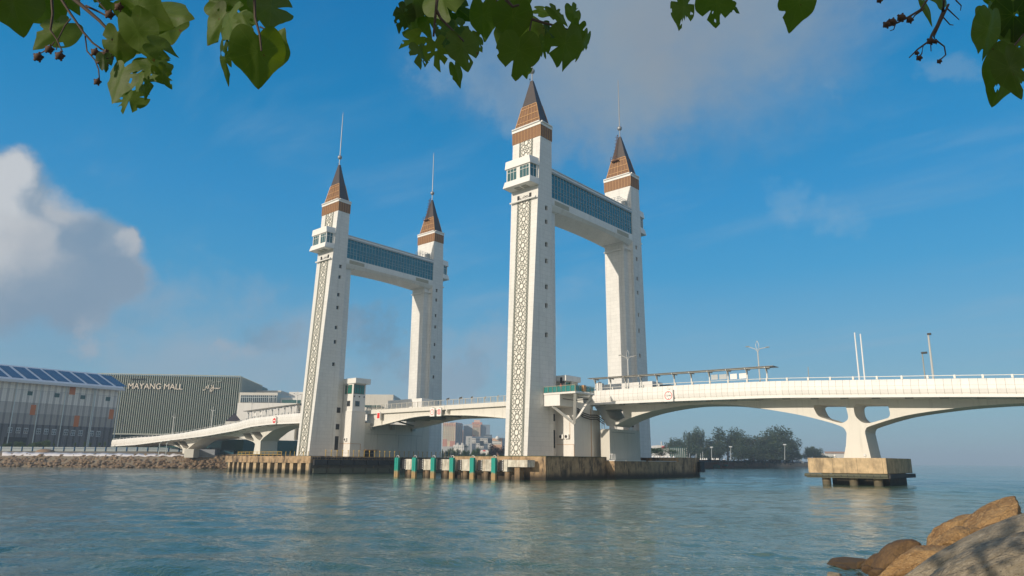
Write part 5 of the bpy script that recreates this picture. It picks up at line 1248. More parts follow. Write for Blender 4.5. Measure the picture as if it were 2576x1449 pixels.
for nm, st, r_ in (('jawi_lettering', jawi, .22), ('small_jawi_lettering', small, .16)):
    mb = MB()
    for s in st:
        pts = []
        for (x, y) in s: (px, py) = v6(x, y); pts.append(W(ucol(px), zat(px, py), .4))
        mb.tube(pts, r_, 6)
    mb.build(nm, M['letter'] if nm[0] == 'j' else M['fin'], t)
mb = MB()
for i in range(14): (px, py) = v5(1522+i*14, 232+(i % 3)*4); mb.sphere(W(ucol(px), zat(px, py), .4), .28, 6, 4)
mb.build('small_sign_row', M['black'], t)
# ---- white and grey buildings right of the mall ----
def blk(name, label, p0, p1, ytop, D, depth=30, mat='white2', ybot=None, cat='building', Dr=None, zb=None, group=None):
    """box whose front runs between sight lines p0 and p1 at depth D..Dr"""
    a, b = PD(p0, 1150, D), PD(p1, 1150, Dr or D); pa = PD((p0+p1)/2, ytop, (D+(Dr or D))/2); z1 = pa.z
    z0 = (g0-2) if ybot is None else PD((p0+p1)/2, ybot, (D+(Dr or D))/2).z
    if zb is not None: z0 = zb
    v = Vector((b.x-a.x, b.y-a.y, 0)); n_ = Vector((v.y, -v.x, 0)).normalized()
    if n_.dot(Vector((a.x, a.y, 0))) < 0: n_ = -n_
    t = thing(name, ((a.x+b.x)/2, (a.y+b.y)/2, z0), label, cat, group); mb = MB(); c = n_*depth
    q = [(a.x, a.y), (b.x, b.y), (b.x+c.x, b.y+c.y), (a.x+c.x, a.y+c.y)]; mb.hexa([(*e, z0) for e in q]+[(*e, z1) for e in q]); mb.build('wall', M[mat], t)
    t['_x'] = 0; del t['_x']
    fr = dict(a=Vector((a.x, a.y, 0)), u=v.normalized(), L=v.length, n=-n_, z0=z0, z1=z1)
    return t, fr
def absorb(par, t2, name):
    for ch in list(t2.children):
        ch.parent = par; ch.location = Vector(t2.location)-Vector(par.location)
        if ch.name.split('.')[0] == 'wall': ch.name = name
        WL[ch.name] = Vector(par.location)
    bpy.data.objects.remove(t2)
def fpatch(t, fr, u0, u1, z0, z1, mat, nm, o=.15, par=None):
    mb = MB(); P = lambda u, z, q: tuple(fr['a']+fr['u']*u+fr['n']*q+Vector((0, 0, z))); mb.hexa([P(u0, z0, 0), P(u1, z0, 0), P(u1, z0, o), P(u0, z0, o), P(u0, z1, 0), P(u1, z1, 0), P(u1, z1, o), P(u0, z1, o)]); return mb.build(nm, M[mat], par or t)
X6 = lambda x: v6(x, 0)[0]; Y6 = lambda y: v6(0, y)[1]
t, fr = blk('white_hall', 'long white wall with glazed strip above, right of the striped mall', X6(1075), X6(1850), Y6(438), 300, 40, 'white2')
t, fr = blk('glazed_block', 'grey block with a long ribbon window behind the white hall', X6(1085), X6(1590), Y6(298), 345, 30, 'grey_wall')
L_ = fr['L']; zt = PD(900, Y6(345), 345).z; zb_ = PD(900, Y6(442), 345).z; g_ = fpatch(t, fr, L_*.05, L_*.98, zb_, zt, 'darkwin', 'ribbon_window', .3)
for k in range(19): fpatch(t, fr, L_*(.05+.93*k/18)-.1, L_*(.05+.93*k/18)+.1, zb_, zt, 'mull2', 'mullion', .4, g_)
fpatch(t, fr, L_*.05, L_*.98, (zb_+zt*2)/3, (zb_+zt*2)/3+.25, 'mull2', 'transom', .4, g_)
absorb(t, blk('plant_room', 'grey roof block on top behind the ribbon window', X6(1285), X6(1632), Y6(270), 375, 20, 'grey_wall', Y6(330)-0)[0], 'plant_room')
t, fr = blk('low_white_block', 'white block with dark slot beside the far front tower', X6(1632), X6(2010), Y6(368), 350, 30, 'white2')
absorb(t, blk('dark_slot_block', 'dark recessed storey behind the left canopy', X6(1655), X6(2010), Y6(398), 340, 20, 'malldark')[0], 'recessed_storey')
blk('stair_block', 'pale tall block behind the lamp left of the far front tower', X6(1742), X6(1940), Y6(290), 380, 20, 'white2')
t = thing('pyramid_roof', PY(*v6(1090, 690), 135), 'dark pyramid roof peeking over the left approach', 'roof')
a = PD(*v6(985, 690), 235); b = PD(*v6(1190, 690), 235); c = PD(*v6(1105, 582), 240); dd = Vector((a.x, a.y, 0)).normalized()*12
mb = MB(); q = [a, b, b+dd, a+dd]
for i in range(4): mb.face([q[i], q[(i+1) % 4], c])
mb.build('tiles', M['slate'], t); mb = MB(); mb.hexa([(*e.xy, e.z-6) for e in q]+[(*e.xy, e.z-.003) for e in q]); mb.build('wall', M['grey_wall'], t)
# things under the left approach
blk('dark_pavilion', 'dark slatted pavilion wall under the left approach', X6(915), X6(1200), Y6(925), 232, 20, 'malldark', Dr=222)
blk('glass_kiosk', 'low block with blue glass panels under the left approach', X6(800), X6(1085), Y6(1060), 224, 6, 'bluegl')
blk('low_hut', 'small grey flat roofed hut on the rock slope', X6(445), X6(565), Y6(1048), 216, 8, 'grey_wall')
blk('long_shed', 'long dark shed beside the small grey hut', X6(566), X6(840), Y6(1052), 220, 8, 'wallg')
t, fr = blk('distant_white_wall', 'white building seen between the left approach columns', X6(1205), X6(1400), Y6(930), 300, 10, 'white2', Y6(1005))
blk('distant_dark_wall', 'dark lower wall seen between the left approach columns', X6(1205), X6(1360), Y6(1005), 299, 9, 'malldark')
t, fr = blk('podium', 'dark podium with white upper storey between the column and the far front tower', X6(1700), X6(1960), Y6(1000), 280, 30, 'malldark'); absorb(t, blk('podium_top', 'x', X6(1730), X6(1860), Y6(925), 281, 20, 'white2', Y6(1000))[0], 'upper_storey')
X3 = lambda x: v3(x, 0)[0]; Y3 = lambda y: v3(0, y)[1]
t, fr = blk('long_white_building', 'long plain white building behind the lifting span', X3(880), X3(1172), Y3(400), 300, 60, 'white2')
absorb(t, blk('shaded_gable_end', 'x', X3(1172), X3(1280), Y3(396), 300, 40, 'grey_wall', Dr=330)[0], 'end_wall')  # shaded side of the white building, its shade given as a greyer wall colour
t, fr = blk('lower_white_building', 'lower white building in front of the long one behind the lifting span', X3(1088), X3(1370), Y3(462), 270, 20, 'white2')
t, fr = blk('dark_eave', 'dark projecting roof by the control house', X3(860), X3(1025), Y3(480), 262, 10, 'malldark', Y3(500))
# ================= TREES =================
def crown_mesh(name, mat, rad, n, leaf, seed, lobes=9, up=.0, gap=.5, vert=0):
    rr = random.Random(seed); mb = MB(); L = []
    for k in range(lobes):
        d = Vector((rr.gauss(0, 1), rr.gauss(0, 1), rr.gauss(0, 1))).normalized(); f = rr.uniform(.25, .75)
        L.append((Vector((d.x*rad[0]*f, d.y*rad[1]*f, d.z*rad[2]*f)), rr.uniform(.28, .5)))
    for i in range(n):
        c, s = L[rr.randrange(lobes)]; d = Vector((rr.gauss(0, 1), rr.gauss(0, 1), rr.gauss(0, 1))).normalized(); q = d*(rr.random()**.45)
        p = c+Vector((q.x*rad[0]*s, q.y*rad[1]*s, q.z*rad[2]*s)); a = rr.uniform(0, 6.28); sz = leaf*rr.uniform(.6, 1.4)
        u = Vector((math.cos(a), math.sin(a), rr.uniform(-.6, .6)+vert)).normalized(); w_ = u.cross(Vector((rr.gauss(0, 1), rr.gauss(0, 1), rr.gauss(0, 1)))).normalized()
        mb.face([tuple(p-u*sz), tuple(p-w_*sz*.45), tuple(p+u*sz*1.1), tuple(p+w_*sz*.45)])
    me = bpy.data.meshes.new(name); me.from_pydata(mb.v, [], mb.f); me.materials.append(M[mat]); return me
CM = [crown_mesh('crown', 'casu', (1, 1, 1), 2600, .055, 20+k, 14, vert=.5) for k in range(4)]
CS = [crown_mesh('crown', 'casu', (1, 1, 1), 1500, .075, 40+k, 11, vert=1.2) for k in range(2)]
CB = [crown_mesh('crown', 'bush', (1, 1, 1), 1500, .075, 60+k, 10) for k in range(3)]
CR = [crown_mesh('crown', 'redbush', (1, 1, 1), 1800, .065, 80, 10)]
def tree(name, label, px, pyb, pyt, wpx, D, me, cat='tree', group=None, zb=None, trunk=True, cf=.85):
    base = PD(px, pyb, D); top_ = PD(px, pyt, D); z0 = base.z if zb is None else zb; hgt = top_.z-z0; w_ = wpx*D/F_PX/2
    t = thing(name, (base.x, base.y, z0), label, cat, group)
    o = bpy.data.objects.new('crown', me); scene.collection.objects.link(o); o.parent = t; o.location = (0, 0, hgt*(1-cf/2)); o.scale = (w_*1.28, w_*1.28, hgt*cf*.64); o.rotation_euler = (0, 0, px % 6.28)
    if trunk:
        mb = MB(); r = hgt*.025; mb.tube([(base.x, base.y, z0-.5), (base.x+r, base.y, z0+hgt*.4), (base.x-r*2, base.y, z0+hgt*.8)], [r*1.3, r, r*.4], 7)
        for k in range(4): a = k*1.7+px; zz = z0+hgt*(.3+.1*k); mb.tube([(base.x, base.y, zz), (base.x+math.cos(a)*w_*.6, base.y+math.sin(a)*w_*.6, zz+hgt*.2)], [r*.5, r*.15], 5)
        mb.build('trunk', M['trunk'], t)
    return t
Xd = lambda x: vd(x, 0)[0]; Yd = lambda y: vd(0, y)[1]
DS = 430
# right shore ground and wall
a0 = [PD(x, 1150, D) for x, D in ((1600, 400), (1790, 424), (2020, 545), (2160, 640))]
mb = MB(); b0 = [Vector((p.x, p.y, 0))+Vector((p.x, p.y, 0)).normalized()*260 for p in a0]
for i in range(3): mb.face([(a0[i].x, a0[i].y, 3.1), (a0[i+1].x, a0[i+1].y, 3.1), (b0[i+1].x, b0[i+1].y, 3.4), (b0[i].x, b0[i].y, 3.4)])
struct(mb.build('far_shore', M['earth'], recalc=False))
M['rwall'] = concrete_mat('river_wall', (.50, .34, .22), .5, -.5, 1.2, (.16, .11, .07)); M['rwall2'] = plain('red_brown_boom', (.26, .12, .09), .8, var=.3)
mb = MB()
for i in range(3):
    a, b = a0[i], a0[i+1]; mb.hexa([(a.x, a.y, -1), (b.x, b.y, -1), (b.x*1.01, b.y*1.01, -1), (a.x*1.01, a.y*1.01, -1), (a.x, a.y, 3.2), (b.x, b.y, 3.2), (b.x*1.01, b.y*1.01, 3.2), (a.x*1.01, a.y*1.01, 3.2)])
tag(mb.build('river_wall', M['rwall']), 'stained river wall below the trees on the far shore', 'wall')
mb = MB(); e, g = PD(Xd(800), 1150, 402), PD(Xd(1215), 1150, 425); mb.hexa([(e.x, e.y, 0), (g.x, g.y, 0), (g.x*1.005, g.y*1.005, 0), (e.x*1.005, e.y*1.005, 0), (e.x, e.y, 3.0), (g.x, g.y, 3.2), (g.x*1.005, g.y*1.005, 3.2), (e.x*1.005, e.y*1.005, 3.0)])
tag(mb.build('brown_quay', M['rwall2']), 'dark red brown quay wall left of the stained river wall', 'wall')
mb = MB()
for i in range(3): a, b = a0[i]*1.012, a0[i+1]*1.012; mb.bar((a.x, a.y, 3.65), (b.x, b.y, 3.65), .3, .9)
tag(mb.build('shore_hoarding', M['blue2']), 'low blue grey hoarding along the top of the river wall', 'fence')
mb = MB(); e, g = PD(Xd(795), 1150, 408), PD(Xd(955), 1150, 410); mb.bar((e.x, e.y, 3.7), (g.x, g.y, 3.7), .3, 1.2); tag(mb.build('blue_barrier', M['blue3']), 'bright blue barrier in front of the white tents', 'barrier')
tr = [(480, 305, 60, 'slim casuarina tree standing alone at the left of the grove', 1), (560, 300, 110, 'casuarina tree second from the left of the grove', 0), (640, 290, 100, 'dark tree below the twin pointed tops', 0), (715, 215, 90, 'pointed casuarina tree left of the tall twin tops', 1), (800, 165, 95, 'tall ragged tree with twin tops above the grove', 0), (850, 185, 60, 'narrow tree right of the twin tops', 1),
      (935, 285, 130, 'low tree in the dip left of the middle group', 0), (1050, 240, 120, 'left tree of the middle group in the grove', 0), (1150, 172, 190, 'broad tall tree of the middle group in the grove', 0), (1270, 195, 130, 'right tree of the middle group in the grove', 0), (1400, 235, 150, 'tree leaning left in the right hand group', 0), (1540, 195, 170, 'tall tree at the left of the right hand group', 0), (1680, 165, 180, 'tallest tree of the right hand group', 0), (1810, 180, 190, 'big tree at the right end of the grove', 0), (1880, 260, 120, 'outermost lower tree at the right of the grove', 0),
      (1440, 320, 220, 'round brighter tree low in front of the grove', 2), (1300, 380, 160, 'low round tree in front of the middle group', 0), (1000, 370, 160, 'low tree at the foot of the middle group', 0), (1700, 330, 220, 'low bushy tree before the tallest tree', 0), (860, 330, 150, 'low bushy tree before the twin tops', 0), (720, 340, 150, 'low tree behind the boats on the far shore', 0), (1580, 380, 180, 'dark low tree between the round tree and the tallest one', 0)]
for i, (x, y, w_, lab, k) in enumerate(tr):
    me = CS[i % 2] if k == 1 else (CM[i % 4])
    tree('casuarina_tree', lab, Xd(x), Yd(530), Yd(y), w_*.3*1.35, DS+25+(i*13 % 40)-(30 if y > 310 else 0), me, group='trees of the grove on the far shore', zb=3.2, cf=.97)
for i, (x, y, w_, lab) in enumerate(((1970, 420, 110, 'small dark tree right of the grove'), (2070, 385, 100, 'left of the small pointed trees near the white column'), (2130, 375, 110, 'middle of the small pointed trees near the white column'), (2200, 400, 100, 'right of the small pointed trees near the white column'), (1880, 470, 160, 'pale green bush at the right foot of the grove'), (2300, 475, 120, 'low bushes left of the white column'))):
    tree('casuarina_tree' if i < 4 else 'bush', lab, Xd(x), Yd(535), Yd(y), w_*.3*.9, 520, (CS[i % 2] if 0 < i < 4 else CB[0]), cat='tree' if i < 4 else 'bush', zb=3.2)
tree('rain_tree', 'flat topped green tree right of the near rear tower', Xd(400), Yd(530), Yd(375), 78, 330, CB[1], zb=4.5)
for i, (x, yt, yb, h_) in enumerate(((865, 435, 540, 0), (965, 385, 540, 0), (1183, 380, 540, 0), (1797, 355, 540, 1), (840, 455, 540, 0), (715, 455, 540, 0), (790, 460, 540, 0))):
    a, b = PD(Xd(x), Yd(yb), 412), PD(Xd(x), Yd(yt), 412); t = thing('light_mast', (a.x, a.y, 4.2), ('short mast beside the left tents', 'white light mast above the middle tents', 'faint light mast before the middle trees', 'tall light mast before the right hand trees', 'thin mast above the first tents', 'thin mast left of the tents', 'thin short mast left of the first tents')[i], 'mast')
    mb = MB(); mb.tube([(a.x, a.y, 4.2), tuple(b)], [.22, .14], 6); mb.build('pole', M['ghost'], t)
    if i in (1, 2, 3): mb = MB(); mb.box(b.x-.9, b.x+.9, b.y-.3, b.y+.3, b.z-.3, b.z+.3); mb.build('lamp_bar', M['ghost'], t)
def tent(px, pyt, pyb, wpx, D, i, grp):
    b = PD(px, pyb, D); tp = PD(px, pyt, D); w_ = wpx*D/F_PX/2; t = thing('tent', (b.x, b.y, b.z-1.5), ORD[i]+' '+grp+', counted from the left', 'tent', grp.replace('white peaked tent', 'white peaked tents'))
    mb = MB(); c = Vector((tp.x, tp.y, tp.z)); q = [(b.x-w_, b.y-w_, b.z), (b.x+w_, b.y-w_, b.z), (b.x+w_, b.y+w_, b.z), (b.x-w_, b.y+w_, b.z)]; m_ = [tuple(Vector(e).lerp(Vector((c.x, c.y, b.z)), .6)+Vector((0, 0, (tp.z-b.z)*.32))) for e in q]
    for k in range(4): mb.face([q[k], q[(k+1) % 4], m_[(k+1) % 4], m_[k]]); mb.face([m_[k], m_[(k+1) % 4], tuple(c)])
    mb.build('roof', M['signw'], t); mb = MB()
    for e in q: mb.bar(e, (e[0], e[1], b.z-2.2), .12)
    mb.build('leg', M['ghost'], t)
for i, x in enumerate((842, 866, 888, 910)): tent(Xd(x), Yd(505), Yd(537), 10, 409, i, 'white peaked tent in the left row on the far quay')
for i, (x, w_) in enumerate(((975, 14), (995, 9), (1022, 12), (1040, 14), (1106, 16))): tent(Xd(x), Yd(505 if i < 4 else 515), Yd(543), w_, 414, i, 'white peaked tent in the right group on the far quay')
for i, x in enumerate((295, 340, 365, 405, 450, 490, 535)): tent(Xd(x), Yd(484), Yd(506), 14, 320, i, 'white peaked tent behind the near pier')
# far boats
def boat(x0, x1, y, D, mats, label):
    a, b = PD(Xd(x0), 1170, D), PD(Xd(x1), 1170, D); t = thing('fishing_boat', ((a.x+b.x)/2, (a.y+b.y)/2, 0), label, 'boat'); L_ = (b-a); L_.z = 0; n = 10; mb = MB(); s = Vector((L_.y, -L_.x, 0)).normalized(); rings = []
    for i in range(n+1):
        f = i/n; w_ = 1.1*math.sin(math.pi*min(1, f*.9+.1))**.6; z1 = .9+.9*(abs(f-.45)*1.6)**2; p = Vector((a.x, a.y, 0))+L_*f; rings.append([p-s*w_+Vector((0, 0, z1)), p-s*w_*.5+Vector((0, 0, -.3)), p+s*w_*.5+Vector((0, 0, -.3)), p+s*w_+Vector((0, 0, z1))])
    for i in range(n):
        for k in range(3): mb.face([rings[i][k], rings[i][k+1], rings[i+1][k+1], rings[i+1][k]])
        mb.face([rings[i][0]-Vector((0, 0, .25)), rings[i][3]-Vector((0, 0, .25)), rings[i+1][3]-Vector((0, 0, .25)), rings[i+1][0]-Vector((0, 0, .25))])
    mb.build('hull', mats, t); p = Vector((a.x, a.y, 0))+L_*.4; mb = MB(); mb.box(p.x-1, p.x+1, p.y-.7, p.y+.7, .7, 1.9); mb.build('cabin', M['teal2'], t)
M['teal2'] = plain('sea_green_paint', (.03, .25, .18), .5); M['brownb'] = plain('boat_brown', (.20, .08, .05), .6)
boat(985, 1060, 610, 398, M['teal2'], 'small green fishing boat moored under the far quay'); boat(1075, 1200, 608, 400, M['brownb'], 'brown fishing boat with raised bow moored under the far quay')
t, fr = blk('far_white_block', 'white multi storey building behind the flat topped tree', Xd(480), Xd(690), Yd(395), 440, 20, 'ghostw', zb=3)
for r_ in range(3):
    for c_ in range(9): fpatch(t, fr, fr['L']*(.04+c_*.105), fr['L']*(.04+c_*.105)+.8, 5.5+r_*(fr['z1']-5)/3.2, 7.9+r_*(fr['z1']-5)/3.2, 'malldark', 'window')
t, fr = blk('far_hotel', 'pale building with red sign rising left of the grove', Xd(350), Xd(445), Yd(362), 470, 20, 'ghostw', zb=3)
fpatch(t, fr, fr['L']*.55, fr['L']*.98, fr['z1']-2.6, fr['z1']-.6, 'pink', 'red_sign'); mb = MB(); p = PD(Xd(396), Yd(320), 470); mb.bar((p.x, p.y, fr['z1']), tuple(p), .8); mb.build('chimney', M['ghost'], t)
t, fr = blk('far_low_hall', 'long low pale hall left of the white column', Xd(2255), Xd(2500), Yd(455), 560, 20, 'ghostw', zb=3)
fpatch(t, fr, 0, fr['L'], fr['z1'], fr['z1']+1.4, 'pinkroof', 'roof', .6)
# bushes on the shore wall
for i, (x, y, w_) in enumerate(((1370, 535, 70), (1565, 545, 40))): tree('bush', ('green bush growing out of the stained river wall', 'small bush growing on the river wall further right')[i], Xd(x), Yd(592), Yd(y), w_*.3*.9, (436, 452)[i], CB[2], 'bush', trunk=False, cf=1)
# little white craft and clutter on the quay
for i, (x, y) in enumerate(((1665, 530), (1880, 530))):
    p = PD(Xd(x), Yd(y+12), (470, 500)[i]); t = thing('white_shelter', tuple(p), ('small white upturned boat on the far quay', 'white curved shelter on the far quay')[i], 'shelter'); mb = MB()
    if i: mb.tube([(p.x-6, p.y, p.z-1), (p.x-3, p.y, p.z+1.6), (p.x+1, p.y, p.z+2.4), (p.x+6, p.y, p.z+.3), (p.x+8, p.y, p.z-1.4)], .7, 8)
    else: mb.sphere((p.x, p.y, p.z), 1.2, 10, 6, (3, 1, .8)); mb.bar((p.x-3, p.y, p.z), (p.x-3.6, p.y, p.z+2.6), .3)
    mb.build('canopy', M['signw'], t)

# ================= CITY BETWEEN THE TOWERS =================
Xe = lambda x: ve(x, 0)[0]; Ye = lambda y: ve(0, y)[1]
def wins(t, fr, nx, z0, z1, nz, w_, h_, mat, u0=.04, u1=.96, nm='window_grid', skip=None, pane=True):
    mb = MB(); P = lambda u, z, q: tuple(fr['a']+fr['u']*u+fr['n']*q+Vector((0, 0, z)))
    for i in range(nx):
        for k in range(nz):
            if skip and skip(i, k): continue
            u = fr['L']*(u0+(u1-u0)*(i+.5)/nx); z = z0+(z1-z0)*(k+.5)/nz
            mb.hexa([P(u-w_/2, z-h_/2, 0), P(u+w_/2, z-h_/2, 0), P(u+w_/2, z-h_/2, .25), P(u-w_/2, z-h_/2, .25), P(u-w_/2, z+h_/2, 0), P(u+w_/2, z+h_/2, 0), P(u+w_/2, z+h_/2, .25), P(u-w_/2, z+h_/2, .25)])
    return mb.build(nm, M[mat], t)
DC = 760
def zed(x, y, D): return PD(Xe(x), Ye(y), D).z
def hotel(p0, p1, p2, ytop, label, D, ylo):
    t, fr = blk('pink_tower', label, Xe(p0), Xe(p1), Ye(ytop), D, 24, 'cream2', zb=4); Lf = fr['L']; z1 = fr['z1']; Ht = z1-4; zl = zed(p0, ylo, D); n_ = max(5, int(Lf/1.7))
    for i in range(n_+1): fpatch(t, fr, max(0, Lf*i/n_-.11), Lf*i/n_+.11, 4, z1, 'pinkw', 'rib', .5)
    for k in range(9): z = zl+(z1-zl)*k/9; fpatch(t, fr, 0, Lf, z-.1, z+.1, 'pinkw', 'band', .3)
    wins(t, fr, n_*2, zl, z1-2.5, 18, .3, .6, 'hazewin')
    for i in range(n_): fpatch(t, fr, Lf*(i+.3)/n_, Lf*(i+.7)/n_, z1-3.5, z1-.4, 'pinkd', 'arch_panel', .2); fpatch(t, fr, Lf*(i+.35)/n_, Lf*(i+.65)/n_, z1, z1+.9, 'pinkd', 'crest', -1)
    fpatch(t, fr, 0, Lf*.35, 4, zl+1.5, 'pinkd', 'base', .4); fpatch(t, fr, Lf*.6, Lf, 4, zl-.5, 'pinkd', 'base', .4)
    t2, f2 = blk('side', 'x', Xe(p1), Xe(p2), Ye(ytop), D, 20, 'shadeblue', Dr=D+20, zb=4)  # same tower as the cream front; its shaded side is coloured blue-grey
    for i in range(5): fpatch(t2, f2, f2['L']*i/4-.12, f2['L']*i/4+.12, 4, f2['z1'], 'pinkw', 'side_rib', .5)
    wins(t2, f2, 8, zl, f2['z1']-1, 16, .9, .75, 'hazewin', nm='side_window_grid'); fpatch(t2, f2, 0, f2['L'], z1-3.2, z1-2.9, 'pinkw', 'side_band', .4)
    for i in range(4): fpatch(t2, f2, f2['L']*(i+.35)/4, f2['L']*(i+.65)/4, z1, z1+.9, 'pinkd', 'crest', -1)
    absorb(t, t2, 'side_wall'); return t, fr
hotel(415, 748, 938, 318, 'left of the two pink towers, its sunlit front crossed by pale ribs', DC, 800)
PT, fr = hotel(1225, 1420, 1590, 368, 'right of the two pink towers, with stepped red roof', DC+20, 690)
t, f3 = blk('wing', 'x', Xe(1090), Xe(1225), Ye(368), DC+40, 20, 'shadeblue', Dr=DC+20, zb=4)
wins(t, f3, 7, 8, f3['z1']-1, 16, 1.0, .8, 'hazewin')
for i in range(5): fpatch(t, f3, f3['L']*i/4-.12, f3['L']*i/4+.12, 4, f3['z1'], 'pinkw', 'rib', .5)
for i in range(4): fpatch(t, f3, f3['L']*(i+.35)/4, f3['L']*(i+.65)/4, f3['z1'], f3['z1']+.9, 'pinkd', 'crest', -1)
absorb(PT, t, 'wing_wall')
t, f3 = blk('rooftop_block', 'x', Xe(1200), Xe(1470), Ye(300), DC+30, 8, 'pinkd', Ye(370)); fpatch(t, f3, f3['L']*.2, f3['L']*.8, f3['z1'], f3['z1']+2.6, 'pinkw', 'penthouse', -1.5)
for i in range(6): fpatch(t, f3, f3['L']*(i+.3)/6, f3['L']*(i+.6)/6, f3['z1']-2, f3['z1']-.6, 'pinkw', 'arch_window', .2)
absorb(PT, t, 'rooftop_storey')
t, fr = blk('pale_annexe', 'pale annexe between the two pink towers', Xe(935), Xe(1085), Ye(520), DC+60, 20, 'pinkw', zb=4); wins(t, fr, 5, 15, fr['z1']-1, 8, .7, .7, 'hazewin')
GH, fr = blk('grey_end', 'x', Xe(1040), Xe(1205), Ye(680), 600, 12, 'hazegrey', zb=4); wins(GH, fr, 1, zed(1120, 930, 600), zed(1120, 720, 600), 3, .5, 1.1, 'malldark', .35, .75)
t, fr = blk('dark_hotel', 'dark blue block with checkered white window panels and grey end wall', Xe(1205), Xe(1742), Ye(690), 600, 12, 'hoteld', zb=4); Lf, z1 = fr['L'], fr['z1']; absorb(t, GH, 'end_wall')
ztp, zbt = zed(1450, 740, 600), zed(1450, 1012, 600); rh = (ztp-zbt)/4
fpatch(t, fr, Lf*.60, Lf, z1, zed(1600, 655, 600), 'hotelm', 'parapet', .2); fpatch(t, fr, Lf*.59, Lf*1.01, zed(1600, 655, 600), zed(1600, 642, 600), 'hoteld', 'coping', .5); fpatch(t, fr, 0, Lf, ztp, z1, 'hotelm', 'upper_band', .15)
mb = MB(); p = PD(Xe(1635), Ye(690), 598.5)                # faint row of raised letters, too small to read
for i in range(7): q = PD(Xe(1550+i*26), Ye(690), 598.8); mb.bar((q.x, q.y, q.z-.45), (q.x+.1, q.y, q.z+.45), .18); mb.bar((q.x-.3, q.y, q.z+(.4 if i % 2 else -.4)), (q.x+.3, q.y, q.z+(.4 if i % 2 else -.4)), .15)
mb.build('raised_letters', M['hazegrey'], t)
rowsz = [(ztp-(i+1)*rh, ztp-i*rh) for i in range(4)]
for (r_, c_) in ((0, 0), (1, 0), (0, 2), (0, 3), (1, 3), (2, 1), (3, 1), (3, 2), (2, 4), (3, 4)):
    fpatch(t, fr, Lf*(c_*.2+.005), Lf*(c_*.2+.195), rowsz[r_][0]+.08, rowsz[r_][1]-.05, 'ghostw', 'white_panel', .25)
for (r_, c_) in ((0, 1), (1, 1), (2, 0), (3, 0), (2, 3), (3, 3)): fpatch(t, fr, Lf*(c_*.2+.005), Lf*(c_*.2+.195), rowsz[r_][0]+.05, rowsz[r_][1]-.05, 'hotelm', 'blue_panel', .2)
fpatch(t, fr, Lf*.405, Lf*.595, rowsz[2][0], rowsz[1][1], 'hoteldd', 'dark_panel', .3); fpatch(t, fr, Lf*.805, Lf*.995, rowsz[1][0], rowsz[0][1], 'hoteldd', 'dark_panel', .3)
mb = MB(); P = lambda u, z, q: tuple(fr['a']+fr['u']*u+fr['n']*q+Vector((0, 0, z)))
for r_ in range(4):
    for c_ in range(5):
        if (r_, c_) in ((1, 2), (2, 2), (0, 4), (1, 4)): continue
        for k in (.055, .145):
            u = Lf*(c_*.2+k); z = sum(rowsz[r_])/2; a_, b_ = .42, rh*.22; mb.hexa([P(u-a_, z-b_, 0), P(u+a_, z-b_, 0), P(u+a_, z-b_, .4), P(u-a_, z-b_, .4), P(u-a_, z+b_, 0), P(u+a_, z+b_, 0), P(u+a_, z+b_, .4), P(u-a_, z+b_, .4)])
mb.build('window_grid', M['hoteldd'], t)
t, fr = blk('peach_building', 'peach building with two rows of small windows and a roof dome', Xe(1745), Xe(2020), Ye(745), 640, 12, 'peach', zb=4)
fpatch(t, fr, fr['L']*.03, fr['L']*.92, zed(1880, 905, 640), zed(1880, 808, 640), 'ghostw', 'white_band', .15); wins(t, fr, 7, zed(1880, 905, 640), zed(1880, 800, 640), 2, .5, .7, 'malldark', .04, .9)
absorb(t, blk('peach_side', 'x', Xe(2020), Xe(2110), Ye(730), 640, 10, 'hazegrey', zb=4, Dr=652)[0], 'side_wall')
p = PD(Xe(1900), Ye(735), 642); mb = MB(); mb.sphere((p.x, p.y, p.z), 1.9, 16, 10); mb.build('dome', M['ghostw'], t, smooth=True); mb = MB()
for x in (1920, 1970, 2005, 2030, 2060): e = PD(Xe(x), Ye(600+(x*7 % 50)), 642); mb.bar((e.x, e.y, fr['z1']), tuple(e), .13)
mb.build('antenna', M['ghost'], t)
t, fr = blk('white_villa', 'white villa with two square roof towers above the hedge', Xe(705), Xe(992), Ye(915), 480, 8, 'ghostw', zb=3.5)
for u in (.3, .74): fpatch(t, fr, fr['L']*u, fr['L']*(u+.2), fr['z1'], fr['z1']+1.3, 'ghostw', 'roof_tower', -1.2)
wins(t, fr, 5, 4, fr['z1'], 3, .45, .6, 'hazewin')
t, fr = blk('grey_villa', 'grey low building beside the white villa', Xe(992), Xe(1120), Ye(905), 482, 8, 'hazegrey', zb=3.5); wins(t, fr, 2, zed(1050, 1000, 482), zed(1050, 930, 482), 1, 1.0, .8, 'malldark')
t, fr = blk('shop_row', 'low white shop with small red sign behind the hedge', Xe(1420), Xe(1720), Ye(1050), 470, 8, 'ghostw', zb=3.5); fpatch(t, fr, fr['L']*.28, fr['L']*.52, fr['z1']-.95, fr['z1']-.25, 'red', 'shop_sign')
t, fr = blk('low_roofs', 'low pale roofs left of the white villa', Xe(415), Xe(705), Ye(960), 500, 8, 'hazegrey', zb=3.5)
mb = MB(); p = [PD(x, 1150, 330) for x in (1085, 1300)]; mb.face([(p[0].x, p[0].y, 3.2), (p[1].x, p[1].y, 3.2), (p[1].x*2.6, p[1].y*2.6, 4), (p[0].x*2.6, p[0].y*2.6, 4)]); struct(mb.build('city_ground', M['earth'], recalc=False))
